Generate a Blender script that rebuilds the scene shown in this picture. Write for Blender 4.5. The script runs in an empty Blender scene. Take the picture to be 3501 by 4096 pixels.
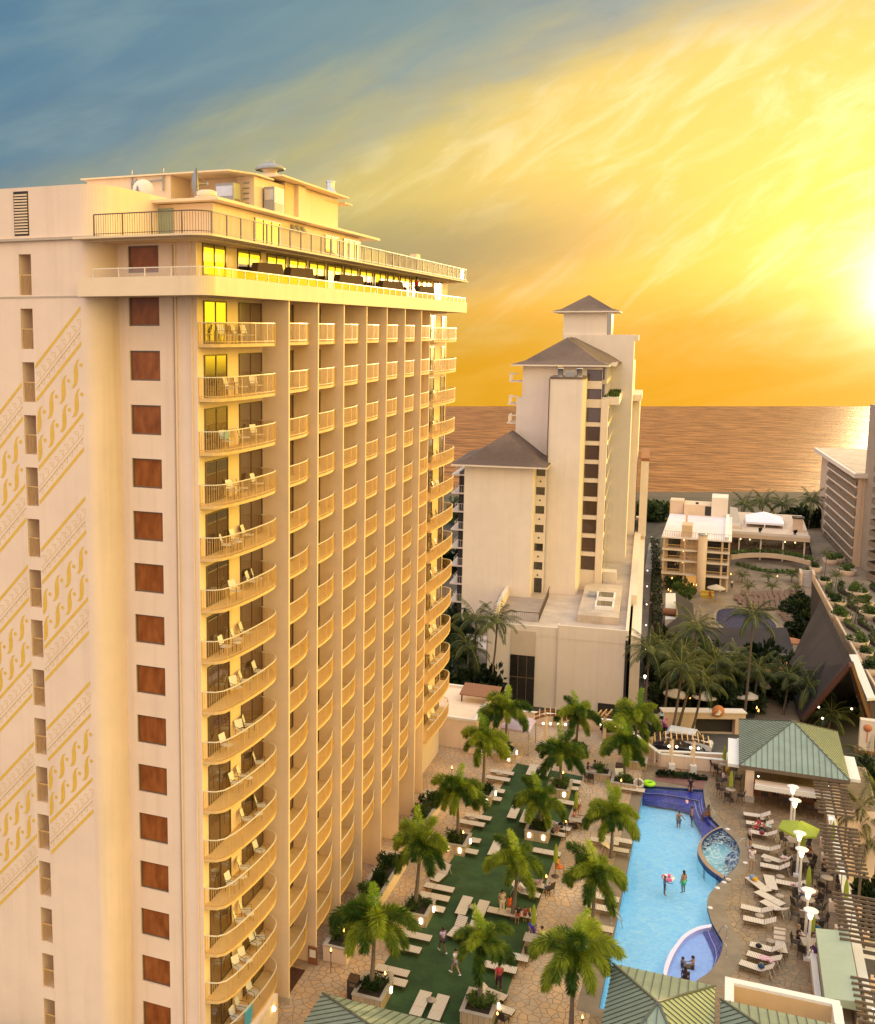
import bpy, bmesh, math, random
from mathutils import Vector, Matrix
random.seed(7)
SC = bpy.context.scene
COL = SC.collection
PI = math.pi

# ---------------------------------------------------------------- survey
# Pinhole model of the camera: sight lines are intersected with known levels
# (pool deck z=0, street z=-6 ...) to find where things really stand.
CAM_Z = 38.0
UP, VH, FP, VN = 586.0, 671.0, 2176.0, 16800.0
SINT = FP / (VN - VH)
TH = math.asin(SINT)
FL = FP * math.cos(TH)
VP = VH + FP * SINT
YAW = math.atan((1490 - UP) / FP)
ZS = -6.0            # street level

def ray(u, v):
    x = (u - UP) / FL; y = -(v - VP) / FL
    f = math.cos(TH) + y * math.sin(TH); z = -math.sin(TH) + y * math.cos(TH)
    c, s = math.cos(YAW), math.sin(YAW)
    return Vector((x * c - f * s, x * s + f * c, z))
def at(u, v, z=0.0):
    r = ray(u, v); t = (z - CAM_Z) / r.z
    return Vector((r.x * t, r.y * t, z))
def hgt(p, u, v):
    r = ray(u, v); return CAM_Z + r.z * math.hypot(p.x, p.y) / math.hypot(r.x, r.y)
def cr(ox, oy, k):
    return lambda x, y, z=0.0: at((ox + x * k) / 1.977, (oy + y * k) / 1.977, z)
def ph(ox, oy, k):
    return lambda x, y: ((ox + x * k) / 1.977, (oy + y * k) / 1.977)
vS = cr(2850, 2850, .3676); vT = cr(2850, 3450, .3676); vK = cr(2350, 2950, .367)
vQ = cr(2250, 3450, .4235); vG = cr(1700, 2700, .4517); vF = cr(1200, 3500, .4517)
vL = cr(1500, 3350, .5082); vR1 = cr(2550, 1700, .537); vR2 = cr(2550, 2300, .537)
vD = cr(1750, 2100, .5082); vC6 = cr(1000, 2900, .5773)

# ---------------------------------------------------------------- helpers
def lin(c):
    return tuple((x / 255.0 / 12.92) if x <= 10.31 else (((x / 255.0) + .055) / 1.055) ** 2.4 for x in c)

class MB:
    """collects geometry for ONE mesh object"""
    def __init__(s): s.v = []; s.f = []; s.m = []; s.sm = []
    def add(s, vs, fs, m=0, smooth=False):
        o = len(s.v); s.v += [tuple(v) for v in vs]
        for f in fs:
            s.f.append([i + o for i in f]); s.m.append(m); s.sm.append(smooth)
        return s
    def box(s, x0, x1, y0, y1, z0, z1, m=0):
        return s.add([(x0,y0,z0),(x1,y0,z0),(x1,y1,z0),(x0,y1,z0),(x0,y0,z1),(x1,y0,z1),(x1,y1,z1),(x0,y1,z1)],
              [(0,3,2,1),(4,5,6,7),(0,1,5,4),(1,2,6,5),(2,3,7,6),(3,0,4,7)], m)
    def quad(s, a, b, c, d, m=0): return s.add([a,b,c,d], [(0,1,2,3)], m)
    def tri(s, a, b, c, m=0): return s.add([a,b,c], [(0,1,2)], m)
    def prism(s, poly, z0, z1, m=0, cap=True, smooth=False):
        n = len(poly)
        s.add([(p[0],p[1],z0) for p in poly] + [(p[0],p[1],z1) for p in poly],
              [(i,(i+1)%n,n+(i+1)%n,n+i) for i in range(n)], m, smooth)
        if cap:
            s.add([(p[0],p[1],z1) for p in poly], [tuple(range(n))], m)
            s.add([(p[0],p[1],z0) for p in poly], [tuple(range(n))[::-1]], m)
        return s
    def bar(s, a, b, w, h=None, m=0, up=(0,0,1)):
        """box beam from a to b, width w, height h"""
        h = h or w; a = Vector(a); b = Vector(b); d = (b - a).normalized(); up = Vector(up)
        if abs(d.dot(up)) > .98: up = Vector((1,0,0))
        r = d.cross(up).normalized() * (w / 2); q = r.cross(d).normalized() * (h / 2)
        vs = [a-r-q, a+r-q, a+r+q, a-r+q, b-r-q, b+r-q, b+r+q, b-r+q]
        return s.add(vs, [(0,1,2,3),(7,6,5,4),(0,4,5,1),(1,5,6,2),(2,6,7,3),(3,7,4,0)], m)
    def tube(s, path, r, n=8, m=0, cap=True, smooth=True):
        P = [Vector(p) for p in path]; R = r if isinstance(r, (list, tuple)) else [r] * len(P)
        prev = None; rings = []
        for i, p in enumerate(P):
            d = (P[min(i+1,len(P)-1)] - P[max(i-1,0)]).normalized()
            if prev is None:
                a = d.cross(Vector((0,0,1)) if abs(d.z) < .9 else Vector((1,0,0))).normalized()
            else:
                a = (prev - d * prev.dot(d)).normalized()
            prev = a; b = d.cross(a)
            rings.append([p + (a * math.cos(2*PI*k/n) + b * math.sin(2*PI*k/n)) * R[i] for k in range(n)])
        vs = [v for g in rings for v in g]; fs = []
        for i in range(len(P)-1):
            for k in range(n):
                fs.append((i*n+k, i*n+(k+1)%n, (i+1)*n+(k+1)%n, (i+1)*n+k))
        s.add(vs, fs, m, smooth)
        if cap:
            s.add(rings[0], [tuple(range(n))[::-1]], m); s.add(rings[-1], [tuple(range(n))], m)
        return s
    def lathe(s, prof, c=(0,0,0), n=16, m=0, smooth=True):
        vs = []; fs = []; k = len(prof)
        for r, z in prof:
            for j in range(n):
                t = 2*PI*j/n; vs.append((c[0]+r*math.cos(t), c[1]+r*math.sin(t), c[2]+z))
        for i in range(k-1):
            for j in range(n):
                fs.append((i*n+j, i*n+(j+1)%n, (i+1)*n+(j+1)%n, (i+1)*n+j))
        return s.add(vs, fs, m, smooth)
    def ell(s, c, r, n=10, m=0, k=6):
        return s.lathe([(max(1e-4, math.sin(PI*i/k)), -math.cos(PI*i/k)) for i in range(k+1)], n=n, m=m).xf_last((k+1)*n, c, r)
    def xf_last(s, cnt, c, r):
        r = (r,r,r) if isinstance(r, (int,float)) else r
        for i in range(len(s.v)-cnt, len(s.v)):
            x,y,z = s.v[i]; s.v[i] = (c[0]+x*r[0], c[1]+y*r[1], c[2]+z*r[2])
        return s
    def mesh(s, name, mats):
        me = bpy.data.meshes.new(name); me.from_pydata(s.v, [], s.f)
        for m in (mats if isinstance(mats, (list,tuple)) else [mats]): me.materials.append(m)
        me.polygons.foreach_set('material_index', s.m)
        me.polygons.foreach_set('use_smooth', s.sm)
        me.update(); return me
    def build(s, name, mats, parent=None, loc=None, rz=0):
        return link(name, s.mesh(name, mats), parent, loc, rz)

def link(name, me, parent=None, loc=None, rz=0):
    o = bpy.data.objects.new(name, me); COL.objects.link(o)
    if parent: o.parent = parent
    if loc is not None: o.location = loc
    if rz: o.rotation_euler = (0,0,rz)
    return o
def tag(o, label=None, cat=None, group=None, kind=None):
    if label: o['label'] = label
    if cat: o['category'] = cat
    if group: o['group'] = group
    if kind: o['kind'] = kind
    return o
def thing(name, label, cat, loc=(0,0,0), rz=0, group=None, sc=None):
    o = bpy.data.objects.new(name, None); COL.objects.link(o)
    o.location = loc; o.rotation_euler = (0,0,rz); o.empty_display_size = .2
    if sc: o.scale = (sc,sc,sc) if isinstance(sc,(int,float)) else sc
    return tag(o, label, cat, group)
KIDS = {}
def kids(o):
    return [c for c in o.children]
def copy_tree(o, parent=None):
    c = o.copy(); COL.objects.link(c)
    if parent: c.parent = parent
    for ch in list(o.children): copy_tree(ch, c)
    return c
USED = set()
def dup(src, loc, rz, label, group=None, sc=None):
    """first call uses the prototype itself, later calls copy it and its parts"""
    o = src if src.name not in USED else copy_tree(src)
    USED.add(src.name)
    o.location = loc; o.rotation_euler = (0,0,rz); o['label'] = label
    if group: o['group'] = group
    if sc: o.scale = (sc,sc,sc) if isinstance(sc,(int,float)) else sc
    return o

# ---------------------------------------------------------------- materials
def nodes_of(m):
    m.use_nodes = True; nt = m.node_tree; return nt, nt.nodes, nt.links
def mat(name, col, rough=.7, var=.12, scale=3.0, metal=0, emit=None, estr=0, spec=None, bump=0, bscale=40, coat=0, stretch=None, streak=0):
    m = bpy.data.materials.new(name); nt, N, Lk = nodes_of(m)
    b = N['Principled BSDF']; b.inputs['Roughness'].default_value = rough; b.inputs['Metallic'].default_value = metal
    if spec is not None: b.inputs['Specular IOR Level'].default_value = spec
    if coat: b.inputs['Coat Weight'].default_value = coat
    tc = N.new('ShaderNodeTexCoord'); mp = N.new('ShaderNodeMapping'); Lk.new(tc.outputs['Object'], mp.inputs['Vector'])
    if stretch: mp.inputs['Scale'].default_value = stretch
    if var:
        n = N.new('ShaderNodeTexNoise'); n.inputs['Scale'].default_value = scale; n.inputs['Detail'].default_value = 6; n.inputs['Roughness'].default_value = .65
        Lk.new(mp.outputs['Vector'], n.inputs['Vector'])
        r = N.new('ShaderNodeValToRGB'); r.color_ramp.elements[0].position = .3; r.color_ramp.elements[1].position = .72
        r.color_ramp.elements[0].color = tuple(c*(1-var) for c in col) + (1,)
        r.color_ramp.elements[1].color = tuple(min(1, c*(1+var*.7)) for c in col) + (1,)
        Lk.new(n.outputs['Fac'], r.inputs['Fac'])
        out = r.outputs['Color']
        if streak:
            n2 = N.new('ShaderNodeTexNoise'); n2.inputs['Scale'].default_value = 1.0; n2.inputs['Detail'].default_value = 5
            mp2 = N.new('ShaderNodeMapping'); mp2.inputs['Scale'].default_value = (2.2,2.2,.09); Lk.new(tc.outputs['Object'], mp2.inputs['Vector']); Lk.new(mp2.outputs['Vector'], n2.inputs['Vector'])
            mr = N.new('ShaderNodeMapRange'); mr.inputs['From Min'].default_value = .5; mr.inputs['From Max'].default_value = .8; mr.inputs['To Min'].default_value = 0; mr.inputs['To Max'].default_value = streak
            Lk.new(n2.outputs['Fac'], mr.inputs['Value'])
            mx = N.new('ShaderNodeMixRGB'); mx.blend_type = 'MULTIPLY'; mx.inputs['Color2'].default_value = (.55,.5,.45,1)
            Lk.new(mr.outputs['Result'], mx.inputs['Fac']); Lk.new(out, mx.inputs['Color1']); out = mx.outputs['Color']
        Lk.new(out, b.inputs['Base Color'])
    else:
        b.inputs['Base Color'].default_value = tuple(col) + (1,)
    if bump:
        n = N.new('ShaderNodeTexNoise'); n.inputs['Scale'].default_value = bscale; n.inputs['Detail'].default_value = 4
        Lk.new(mp.outputs['Vector'], n.inputs['Vector'])
        bp = N.new('ShaderNodeBump'); bp.inputs['Strength'].default_value = bump; bp.inputs['Distance'].default_value = .05
        Lk.new(n.outputs['Fac'], bp.inputs['Height']); Lk.new(bp.outputs['Normal'], b.inputs['Normal'])
    if emit:
        b.inputs['Emission Color'].default_value = tuple(emit) + (1,); b.inputs['Emission Strength'].default_value = estr
    return m
M = {}
def leafmat(name, dark, light, scale=1.2):
    m = bpy.data.materials.new(name); nt, N, Lk = nodes_of(m); b = N['Principled BSDF']; b.inputs['Roughness'].default_value = .5
    b.inputs['Specular IOR Level'].default_value = .3
    tc = N.new('ShaderNodeTexCoord'); n = N.new('ShaderNodeTexNoise'); n.inputs['Scale'].default_value = scale; n.inputs['Detail'].default_value = 3
    Lk.new(tc.outputs['Object'], n.inputs['Vector'])
    oi = N.new('ShaderNodeObjectInfo'); ad = N.new('ShaderNodeMath'); ad.operation = 'MULTIPLY_ADD'; ad.inputs[1].default_value = .55; ad.inputs[2].default_value = -.27
    Lk.new(oi.outputs['Random'], ad.inputs[0]); a2 = N.new('ShaderNodeMath'); a2.operation = 'ADD'; Lk.new(n.outputs['Fac'], a2.inputs[0]); Lk.new(ad.outputs[0], a2.inputs[1])
    r = N.new('ShaderNodeValToRGB'); r.color_ramp.elements[0].position = .3; r.color_ramp.elements[1].position = .75
    r.color_ramp.elements[0].color = dark + (1,); r.color_ramp.elements[1].color = light + (1,)
    Lk.new(a2.outputs[0], r.inputs['Fac']); Lk.new(r.outputs['Color'], b.inputs['Base Color'])
    tr = N.new('ShaderNodeBsdfTranslucent'); Lk.new(r.outputs['Color'], tr.inputs['Color'])
    mx = N.new('ShaderNodeMixShader'); mx.inputs['Fac'].default_value = .3
    Lk.new(b.outputs[0], mx.inputs[1]); Lk.new(tr.outputs[0], mx.inputs[2]); Lk.new(mx.outputs[0], N['Material Output'].inputs['Surface'])
    return m
def glass(name, col, mirror=.5, rough=.04, tint=(1,1,1)):
    """dark window pane with a reflective film"""
    m = bpy.data.materials.new(name); nt, N, Lk = nodes_of(m); b = N['Principled BSDF']
    b.inputs['Base Color'].default_value = tuple(col) + (1,); b.inputs['Roughness'].default_value = .25
    g = N.new('ShaderNodeBsdfGlossy'); g.inputs['Roughness'].default_value = rough; g.inputs['Color'].default_value = tuple(tint)+(1,)
    lw = N.new('ShaderNodeLayerWeight'); lw.inputs['Blend'].default_value = mirror
    n = N.new('ShaderNodeTexNoise'); n.inputs['Scale'].default_value = .9; tc = N.new('ShaderNodeTexCoord'); Lk.new(tc.outputs['Object'], n.inputs['Vector'])
    bp = N.new('ShaderNodeBump'); bp.inputs['Strength'].default_value = .04; Lk.new(n.outputs['Fac'], bp.inputs['Height']); Lk.new(bp.outputs['Normal'], g.inputs['Normal'])
    mx = N.new('ShaderNodeMixShader'); Lk.new(lw.outputs['Fresnel'], mx.inputs['Fac']); Lk.new(b.outputs[0], mx.inputs[1]); Lk.new(g.outputs[0], mx.inputs[2])
    Lk.new(mx.outputs[0], N['Material Output'].inputs['Surface']); return m

def pattern_mat(name, kind, c1, c2, joint, scale, rough=.75, jw=.05, offset=None):
    """flagstone / tile / brick surfaces"""
    m = bpy.data.materials.new(name); nt, N, Lk = nodes_of(m); b = N['Principled BSDF']; b.inputs['Roughness'].default_value = rough
    tc = N.new('ShaderNodeTexCoord'); 
    wn = N.new('ShaderNodeTexNoise'); wn.inputs['Scale'].default_value = scale * .8; wn.inputs['Detail'].default_value = 3; Lk.new(tc.outputs['Object'], wn.inputs['Vector'])
    av = N.new('ShaderNodeVectorMath'); av.operation = 'MULTIPLY_ADD'; av.inputs[1].default_value = (.45/scale,)*3
    Lk.new(wn.outputs['Color'], av.inputs[0]); Lk.new(tc.outputs['Object'], av.inputs[2])
    if kind == 'flag':
        v = N.new('ShaderNodeTexVoronoi'); v.feature = 'DISTANCE_TO_EDGE'; v.inputs['Scale'].default_value = scale; v.voronoi_dimensions = '2D'
        w = N.new('ShaderNodeTexVoronoi'); w.inputs['Scale'].default_value = scale; w.voronoi_dimensions = '2D'
        Lk.new(av.outputs[0], v.inputs['Vector']); Lk.new(av.outputs[0], w.inputs['Vector'])
        lt = N.new('ShaderNodeMapRange'); lt.inputs['From Min'].default_value = jw*.35; lt.inputs['From Max'].default_value = jw
        Lk.new(v.outputs['Distance'], lt.inputs['Value']); fac = lt.outputs['Result']
        sp = N.new('ShaderNodeSeparateColor'); Lk.new(w.outputs['Color'], sp.inputs['Color']); cell = sp.outputs[0]
    else:
        w = N.new('ShaderNodeTexBrick'); w.inputs['Scale'].default_value = scale; w.inputs['Mortar Size'].default_value = jw
        w.inputs['Color1'].default_value = (0,0,0,1); w.inputs['Color2'].default_value = (1,1,1,1); w.inputs['Mortar'].default_value = (.5,.5,.5,1)
        Lk.new(tc.outputs['Object'], w.inputs['Vector'])
        iv = N.new('ShaderNodeMath'); iv.operation = 'SUBTRACT'; iv.inputs[0].default_value = 1; Lk.new(w.outputs['Fac'], iv.inputs[1]); fac = iv.outputs[0]
        sp = N.new('ShaderNodeSeparateColor'); Lk.new(w.outputs['Color'], sp.inputs['Color']); cell = sp.outputs[0]
    n2 = N.new('ShaderNodeTexNoise'); n2.inputs['Scale'].default_value = scale*2.3; n2.inputs['Detail'].default_value = 6; Lk.new(tc.outputs['Object'], n2.inputs['Vector'])
    n3 = N.new('ShaderNodeTexNoise'); n3.inputs['Scale'].default_value = .22; n3.inputs['Detail'].default_value = 4; Lk.new(tc.outputs['Object'], n3.inputs['Vector'])
    s1 = N.new('ShaderNodeMath'); s1.operation = 'MULTIPLY_ADD'; s1.inputs[1].default_value = .55; Lk.new(cell, s1.inputs[0])
    s2 = N.new('ShaderNodeMath'); s2.operation = 'MULTIPLY'; s2.inputs[1].default_value = .5; Lk.new(n2.outputs['Fac'], s2.inputs[0]); Lk.new(s2.outputs[0], s1.inputs[2])
    cm = N.new('ShaderNodeMixRGB'); cm.inputs['Color1'].default_value = c1+(1,); cm.inputs['Color2'].default_value = c2+(1,); Lk.new(s1.outputs[0], cm.inputs['Fac'])
    st = N.new('ShaderNodeMapRange'); st.inputs['From Min'].default_value = .38; st.inputs['From Max'].default_value = .68; st.inputs['To Min'].default_value = .62; st.inputs['To Max'].default_value = 1.1
    Lk.new(n3.outputs['Fac'], st.inputs['Value'])
    mu = N.new('ShaderNodeVectorMath'); mu.operation = 'SCALE'; Lk.new(cm.outputs['Color'], mu.inputs[0]); Lk.new(st.outputs['Result'], mu.inputs['Scale'])
    jm = N.new('ShaderNodeMixRGB'); jm.inputs['Color1'].default_value = joint+(1,); Lk.new(fac, jm.inputs['Fac']); Lk.new(mu.outputs[0], jm.inputs['Color2'])
    Lk.new(jm.outputs['Color'], b.inputs['Base Color'])
    bp = N.new('ShaderNodeBump'); bp.inputs['Strength'].default_value = .35; bp.inputs['Distance'].default_value = .03; Lk.new(fac, bp.inputs['Height']); Lk.new(bp.outputs['Normal'], b.inputs['Normal'])
    return m

M['cream'] = mat('cream_stucco', (.82,.625,.465), .8, .07, .35, bump=.15, bscale=9, streak=.24)
M['cream_fin'] = mat('cream_fin_paint', (.80,.59,.39), .8, .07, .6, streak=.2)
M['band'] = mat('cream_band', (.82,.63,.41), .75, .05, 1.2, streak=.18)
M['gold'] = mat('gold_paint', (.74,.45,.06), .6, .1, 3)
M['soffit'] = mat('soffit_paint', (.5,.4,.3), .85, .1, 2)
M['rail'] = mat('gold_tinted_rail', (.66,.40,.14), .5, .06, 5)  # golden evening light tinted into the rail colour
M['railtop'] = mat('rail_cap', (.78,.66,.48), .4, .04, 5)
M['darkrail'] = mat('dark_bronze_rail', (.13,.09,.06), .5, .1, 5)
M['balcfloor'] = mat('balcony_floor', (.74,.48,.20), .8, .12, 2)  # floor colour warmed to hold the same golden light
M['frame'] = mat('bronze_frame', (.13,.085,.05), .4, .1, 5)
M['frame_tan'] = mat('tan_frame', (.55,.40,.26), .5, .1, 5)
M['pane'] = glass('tinted_pane', (.02,.016,.012), .42)
M['pane_amber'] = glass('bronze_film_pane', (.05,.022,.01), .62, .03, (1,.92,.75))
M['dark'] = mat('dark_interior', (.03,.025,.02), .8, .2, 3)
M['grey'] = mat('grey_metal', (.32,.31,.31), .45, .1, 6, metal=.3)
M['white'] = mat('white_paint', (.8,.76,.7), .5, .06, 4)
M['steel'] = mat('galvanised_steel', (.55,.55,.56), .35, .08, 6, metal=.8)
def curtain_mat():
    m = bpy.data.materials.new('curtained_pane'); nt, N, Lk = nodes_of(m); b = N['Principled BSDF']; b.inputs['Roughness'].default_value = .12; b.inputs['Specular IOR Level'].default_value = .12
    tc = N.new('ShaderNodeTexCoord'); oi = N.new('ShaderNodeObjectInfo')
    sx = N.new('ShaderNodeVectorMath'); sx.operation = 'ADD'; Lk.new(tc.outputs['Object'], sx.inputs[0])
    cb = N.new('ShaderNodeCombineXYZ'); ml = N.new('ShaderNodeMath'); ml.operation = 'MULTIPLY'; ml.inputs[1].default_value = 40; Lk.new(oi.outputs['Random'], ml.inputs[0])
    Lk.new(ml.outputs[0], cb.inputs[0]); Lk.new(ml.outputs[0], cb.inputs[1]); Lk.new(cb.outputs[0], sx.inputs[1])
    mp = N.new('ShaderNodeMapping'); mp.inputs['Scale'].default_value = (2.2,2.2,.9); Lk.new(sx.outputs[0], mp.inputs['Vector'])
    n = N.new('ShaderNodeTexNoise'); n.inputs['Scale'].default_value = 1.2; n.inputs['Detail'].default_value = 5; Lk.new(mp.outputs[0], n.inputs['Vector'])
    r = N.new('ShaderNodeValToRGB'); e = r.color_ramp.elements
    e[0].position = .3; e[0].color = (.19,.056,.016,1); e[1].position = .75; e[1].color = (.36,.12,.034,1)
    Lk.new(n.outputs['Fac'], r.inputs['Fac']); Lk.new(r.outputs['Color'], b.inputs['Base Color']); return m
M['curtain'] = curtain_mat()
# ---------------------------------------------------------------- camera
cam = bpy.data.cameras.new('camera'); camo = bpy.data.objects.new('camera', cam); COL.objects.link(camo)
camo.location = (0, 0, CAM_Z)
camo.rotation_euler = (PI/2 - TH, 0, YAW)
cam.sensor_fit = 'HORIZONTAL'; cam.sensor_width = 36
cam.lens = FL / 1771 * 36
cam.shift_x = (885.5 - UP) / 1771; cam.shift_y = (VP - 1036) / 1771
cam.clip_start = .5; cam.clip_end = 5000
SC.camera = camo
SC.render.resolution_x = 875; SC.render.resolution_y = 1024
SC.view_settings.view_transform = 'Standard'; SC.view_settings.look = 'None'; SC.view_settings.gamma = 1
SC.view_settings.exposure = 0.0
SC.cycles.max_bounces = 6; SC.cycles.diffuse_bounces = 3; SC.cycles.glossy_bounces = 3; SC.cycles.transparent_max_bounces = 12
SC.cycles.use_denoising = True

# ---------------------------------------------------------------- sun + sky
SUN = ray(1858, 570).normalized()
SUN_EL = math.asin(SUN.z); SUN_AZ = math.atan2(SUN.x, SUN.y)      # clockwise from +Y
sl = bpy.data.lights.new('sun', 'SUN'); sl.energy = 3.0; sl.angle = math.radians(.6); sl.color = (1.0, .72, .36)
so = bpy.data.objects.new('sun', sl); COL.objects.link(so); so.rotation_euler = SUN.to_track_quat('Z', 'Y').to_euler()

W = bpy.data.worlds.new('World'); SC.world = W; W.use_nodes = True
nt = W.node_tree; N = nt.nodes; Lk = nt.links
for n in list(N): N.remove(n)
def nm(op, a, b=None, c=None, clamp=False):
    n = N.new('ShaderNodeMath'); n.operation = op; n.use_clamp = clamp
    for i, x in enumerate((a, b, c)):
        if x is None: continue
        if isinstance(x, (int, float)): n.inputs[i].default_value = x
        else: Lk.new(x, n.inputs[i])
    return n.outputs[0]
def dotv(v, vec):
    n = N.new('ShaderNodeVectorMath'); n.operation = 'DOT_PRODUCT'; Lk.new(v, n.inputs[0]); n.inputs[1].default_value = vec; return n.outputs['Value']
def sstep(x, a, b):
    n = N.new('ShaderNodeMapRange'); n.interpolation_type = 'SMOOTHSTEP'; n.inputs['From Min'].default_value = a; n.inputs['From Max'].default_value = b
    Lk.new(x, n.inputs['Value']); return n.outputs['Result']
def mixc(f, a, b):
    n = N.new('ShaderNodeMixRGB')
    if isinstance(f, (int,float)): n.inputs['Fac'].default_value = f
    else: Lk.new(f, n.inputs['Fac'])
    for i, x in ((1,a),(2,b)):
        if isinstance(x, tuple): n.inputs[i].default_value = x + (1,)
        else: Lk.new(x, n.inputs[i])
    return n.outputs['Color']
def addc(a, b, f=1.0):
    n = N.new('ShaderNodeMixRGB'); n.blend_type = 'ADD'
    if isinstance(f, (int,float)): n.inputs['Fac'].default_value = f
    else: Lk.new(f, n.inputs['Fac'])
    Lk.new(a, n.inputs[1])
    if isinstance(b, tuple): n.inputs[2].default_value = b + (1,)
    else: Lk.new(b, n.inputs[2])
    return n.outputs['Color']
def scl(c, f):
    n = N.new('ShaderNodeVectorMath'); n.operation = 'SCALE'
    if isinstance(c, tuple): n.inputs[0].default_value = c
    else: Lk.new(c, n.inputs[0])
    if isinstance(f,(int,float)): n.inputs['Scale'].default_value = f
    else: Lk.new(f, n.inputs['Scale'])
    return n.outputs[0]
tc = N.new('ShaderNodeTexCoord'); D = tc.outputs['Generated']
cy, sy = math.cos(YAW), math.sin(YAW)
Rv = (cy, sy, 0); Fv = (-sy, cy, 0)                       # fixed world axes: along the shore, out to sea
X = dotv(D, Rv); Yv = dotv(D, (0,0,1)); Fw = dotv(D, Fv); G = dotv(D, tuple(SUN))
# coordinates on the cloud layer (gnomonic about the seaward axis, safe behind)
Fs = nm('MAXIMUM', Fw, .15); PX = nm('DIVIDE', X, Fs); PY = nm('DIVIDE', Yv, Fs)
def cloud(rot, sx_, sy_, scale, detail=6, rough=.6, dist=0., seed=0):
    c = N.new('ShaderNodeCombineXYZ'); ca, sa = math.cos(rot), math.sin(rot)
    a = nm('ADD', nm('MULTIPLY', PX, ca), nm('MULTIPLY', PY, sa)); b = nm('ADD', nm('MULTIPLY', PX, -sa), nm('MULTIPLY', PY, ca))
    Lk.new(nm('MULTIPLY', a, sx_), c.inputs[0]); Lk.new(nm('MULTIPLY', b, sy_), c.inputs[1]); c.inputs[2].default_value = seed
    n = N.new('ShaderNodeTexNoise'); n.inputs['Scale'].default_value = scale; n.inputs['Detail'].default_value = detail
    n.inputs['Roughness'].default_value = rough; n.inputs['Distortion'].default_value = dist; Lk.new(c.outputs[0], n.inputs['Vector']); return n.outputs['Fac']
big = cloud(.32, 1.6, 6, 2.2, 6, .55, .4, 1.3)            # long bands
fine = cloud(.58, 2.4, 8.0, 4.2, 12, .66, .8, 4.1)           # fan of cirrus
fine2 = cloud(.16, 2.2, 9.5, 3.4, 9, .60, .6, 8.7)
# s > 0 : the blue side of the sky
s0 = nm('SUBTRACT', nm('SUBTRACT', PY, nm('MULTIPLY', PX, .32)), .181)
s1 = nm('ADD', s0, nm('MULTIPLY', nm('SUBTRACT', big, .5), .16))
s1 = nm('ADD', s1, nm('MULTIPLY', nm('SUBTRACT', fine, .5), .07))
blue_f = sstep(s1, -.085, .07)
# warm side: khaki far from the sun, pale gold close to it
near = sstep(G, .84, .995)
warm = mixc(near, lin((176,172,112)), lin((234,204,104)))
cf = sstep(fine, .42, .70)
warm = mixc(nm('MULTIPLY', cf, .62), warm, mixc(near, lin((222,206,136)), lin((252,238,176))))
gb = sstep(nm('ADD', nm('MULTIPLY', big, .75), nm('MULTIPLY', fine2, .25)), .44, .60)   # grey-olive cloud bank
bd = nm('ABSOLUTE', nm('SUBTRACT', nm('ADD', PY, nm('MULTIPLY', nm('SUBTRACT', big, .5), .07)), nm('ADD', .056, nm('MULTIPLY', PX, .125))))
bank = nm('MULTIPLY', nm('SUBTRACT', 1, sstep(bd, .008, .062)), nm('SUBTRACT', 1, sstep(PX, .12, .46)))
bank = nm('MULTIPLY', bank, nm('ADD', .72, nm('MULTIPLY', fine2, .5)))
warm = mixc(nm('MULTIPLY', gb, nm('MULTIPLY', nm('SUBTRACT', 1, sstep(G, .9, .985)), .35)), warm, lin((178,170,112)))
warm = mixc(nm('MULTIPLY', bank, .95, None, True), warm, lin((138,146,112)))
hz = nm('SUBTRACT', 1, sstep(nm('ADD', PY, nm('MULTIPLY', nm('SUBTRACT', fine2, .5), .05)), -.045, .075))
hor = mixc(near, lin((212,158,46)), lin((232,168,30)))
hor = mixc(nm('MULTIPLY', sstep(fine2, .42, .66), .5), hor, lin((236,178,60)))
warm = mixc(hz, warm, hor)
bl = mixc(sstep(PX, -.3, .25), lin((56,114,148)), lin((96,138,146)))
bl = mixc(nm('MULTIPLY', sstep(big, .45, .7), .5), bl, lin((122,152,158)))
bl = mixc(nm('MULTIPLY', sstep(fine2, .45, .75), .35), bl, lin((56,104,136)))
sea_sky = mixc(blue_f, warm, bl)
# glow of the low sun
g1 = nm('POWER', nm('MAXIMUM', G, 0), 1500.0); g2 = nm('POWER', nm('MAXIMUM', G, 0), 200.0); g3 = nm('POWER', nm('MAXIMUM', G, 0), 26.0)
shaft = nm('ADD', .55, nm('MULTIPLY', fine2, .9))
sea_sky = addc(sea_sky, scl((1,.95,.7), nm('MULTIPLY', nm('MULTIPLY', g1, shaft), 2.0)))
sea_sky = addc(sea_sky, scl((1,.86,.42), nm('MULTIPLY', nm('MULTIPLY', g2, shaft), .34)))
sea_sky = addc(sea_sky, scl((1,.78,.34), nm('MULTIPLY', g3, .05)))
# the rest of the dome (overhead and inland): bright hazy evening sky
rdome = mixc(sstep(Yv, .22, .55), (6.2,4.0,.10), (1.7,1.35,.7))
NY = dotv(D, (0,1,0))
dome = mixc(nm('MULTIPLY', sstep(X, -.05, .6), sstep(NY, -.25, .3)), mixc(sstep(X, -.35, .6), (1.62,1.36,1.32), (2.5,1.9,.62)), rdome)
dome = mixc(sstep(Yv, .55, .92), dome, (1.2,1.35,1.6))
front = nm('MULTIPLY', nm('MULTIPLY', sstep(Fw, .25, .62), nm('SUBTRACT', 1, sstep(Yv, .36, .52))), nm('SUBTRACT', 1, sstep(PX, .66, 1.0)))
sky = mixc(front, dome, sea_sky)
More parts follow.
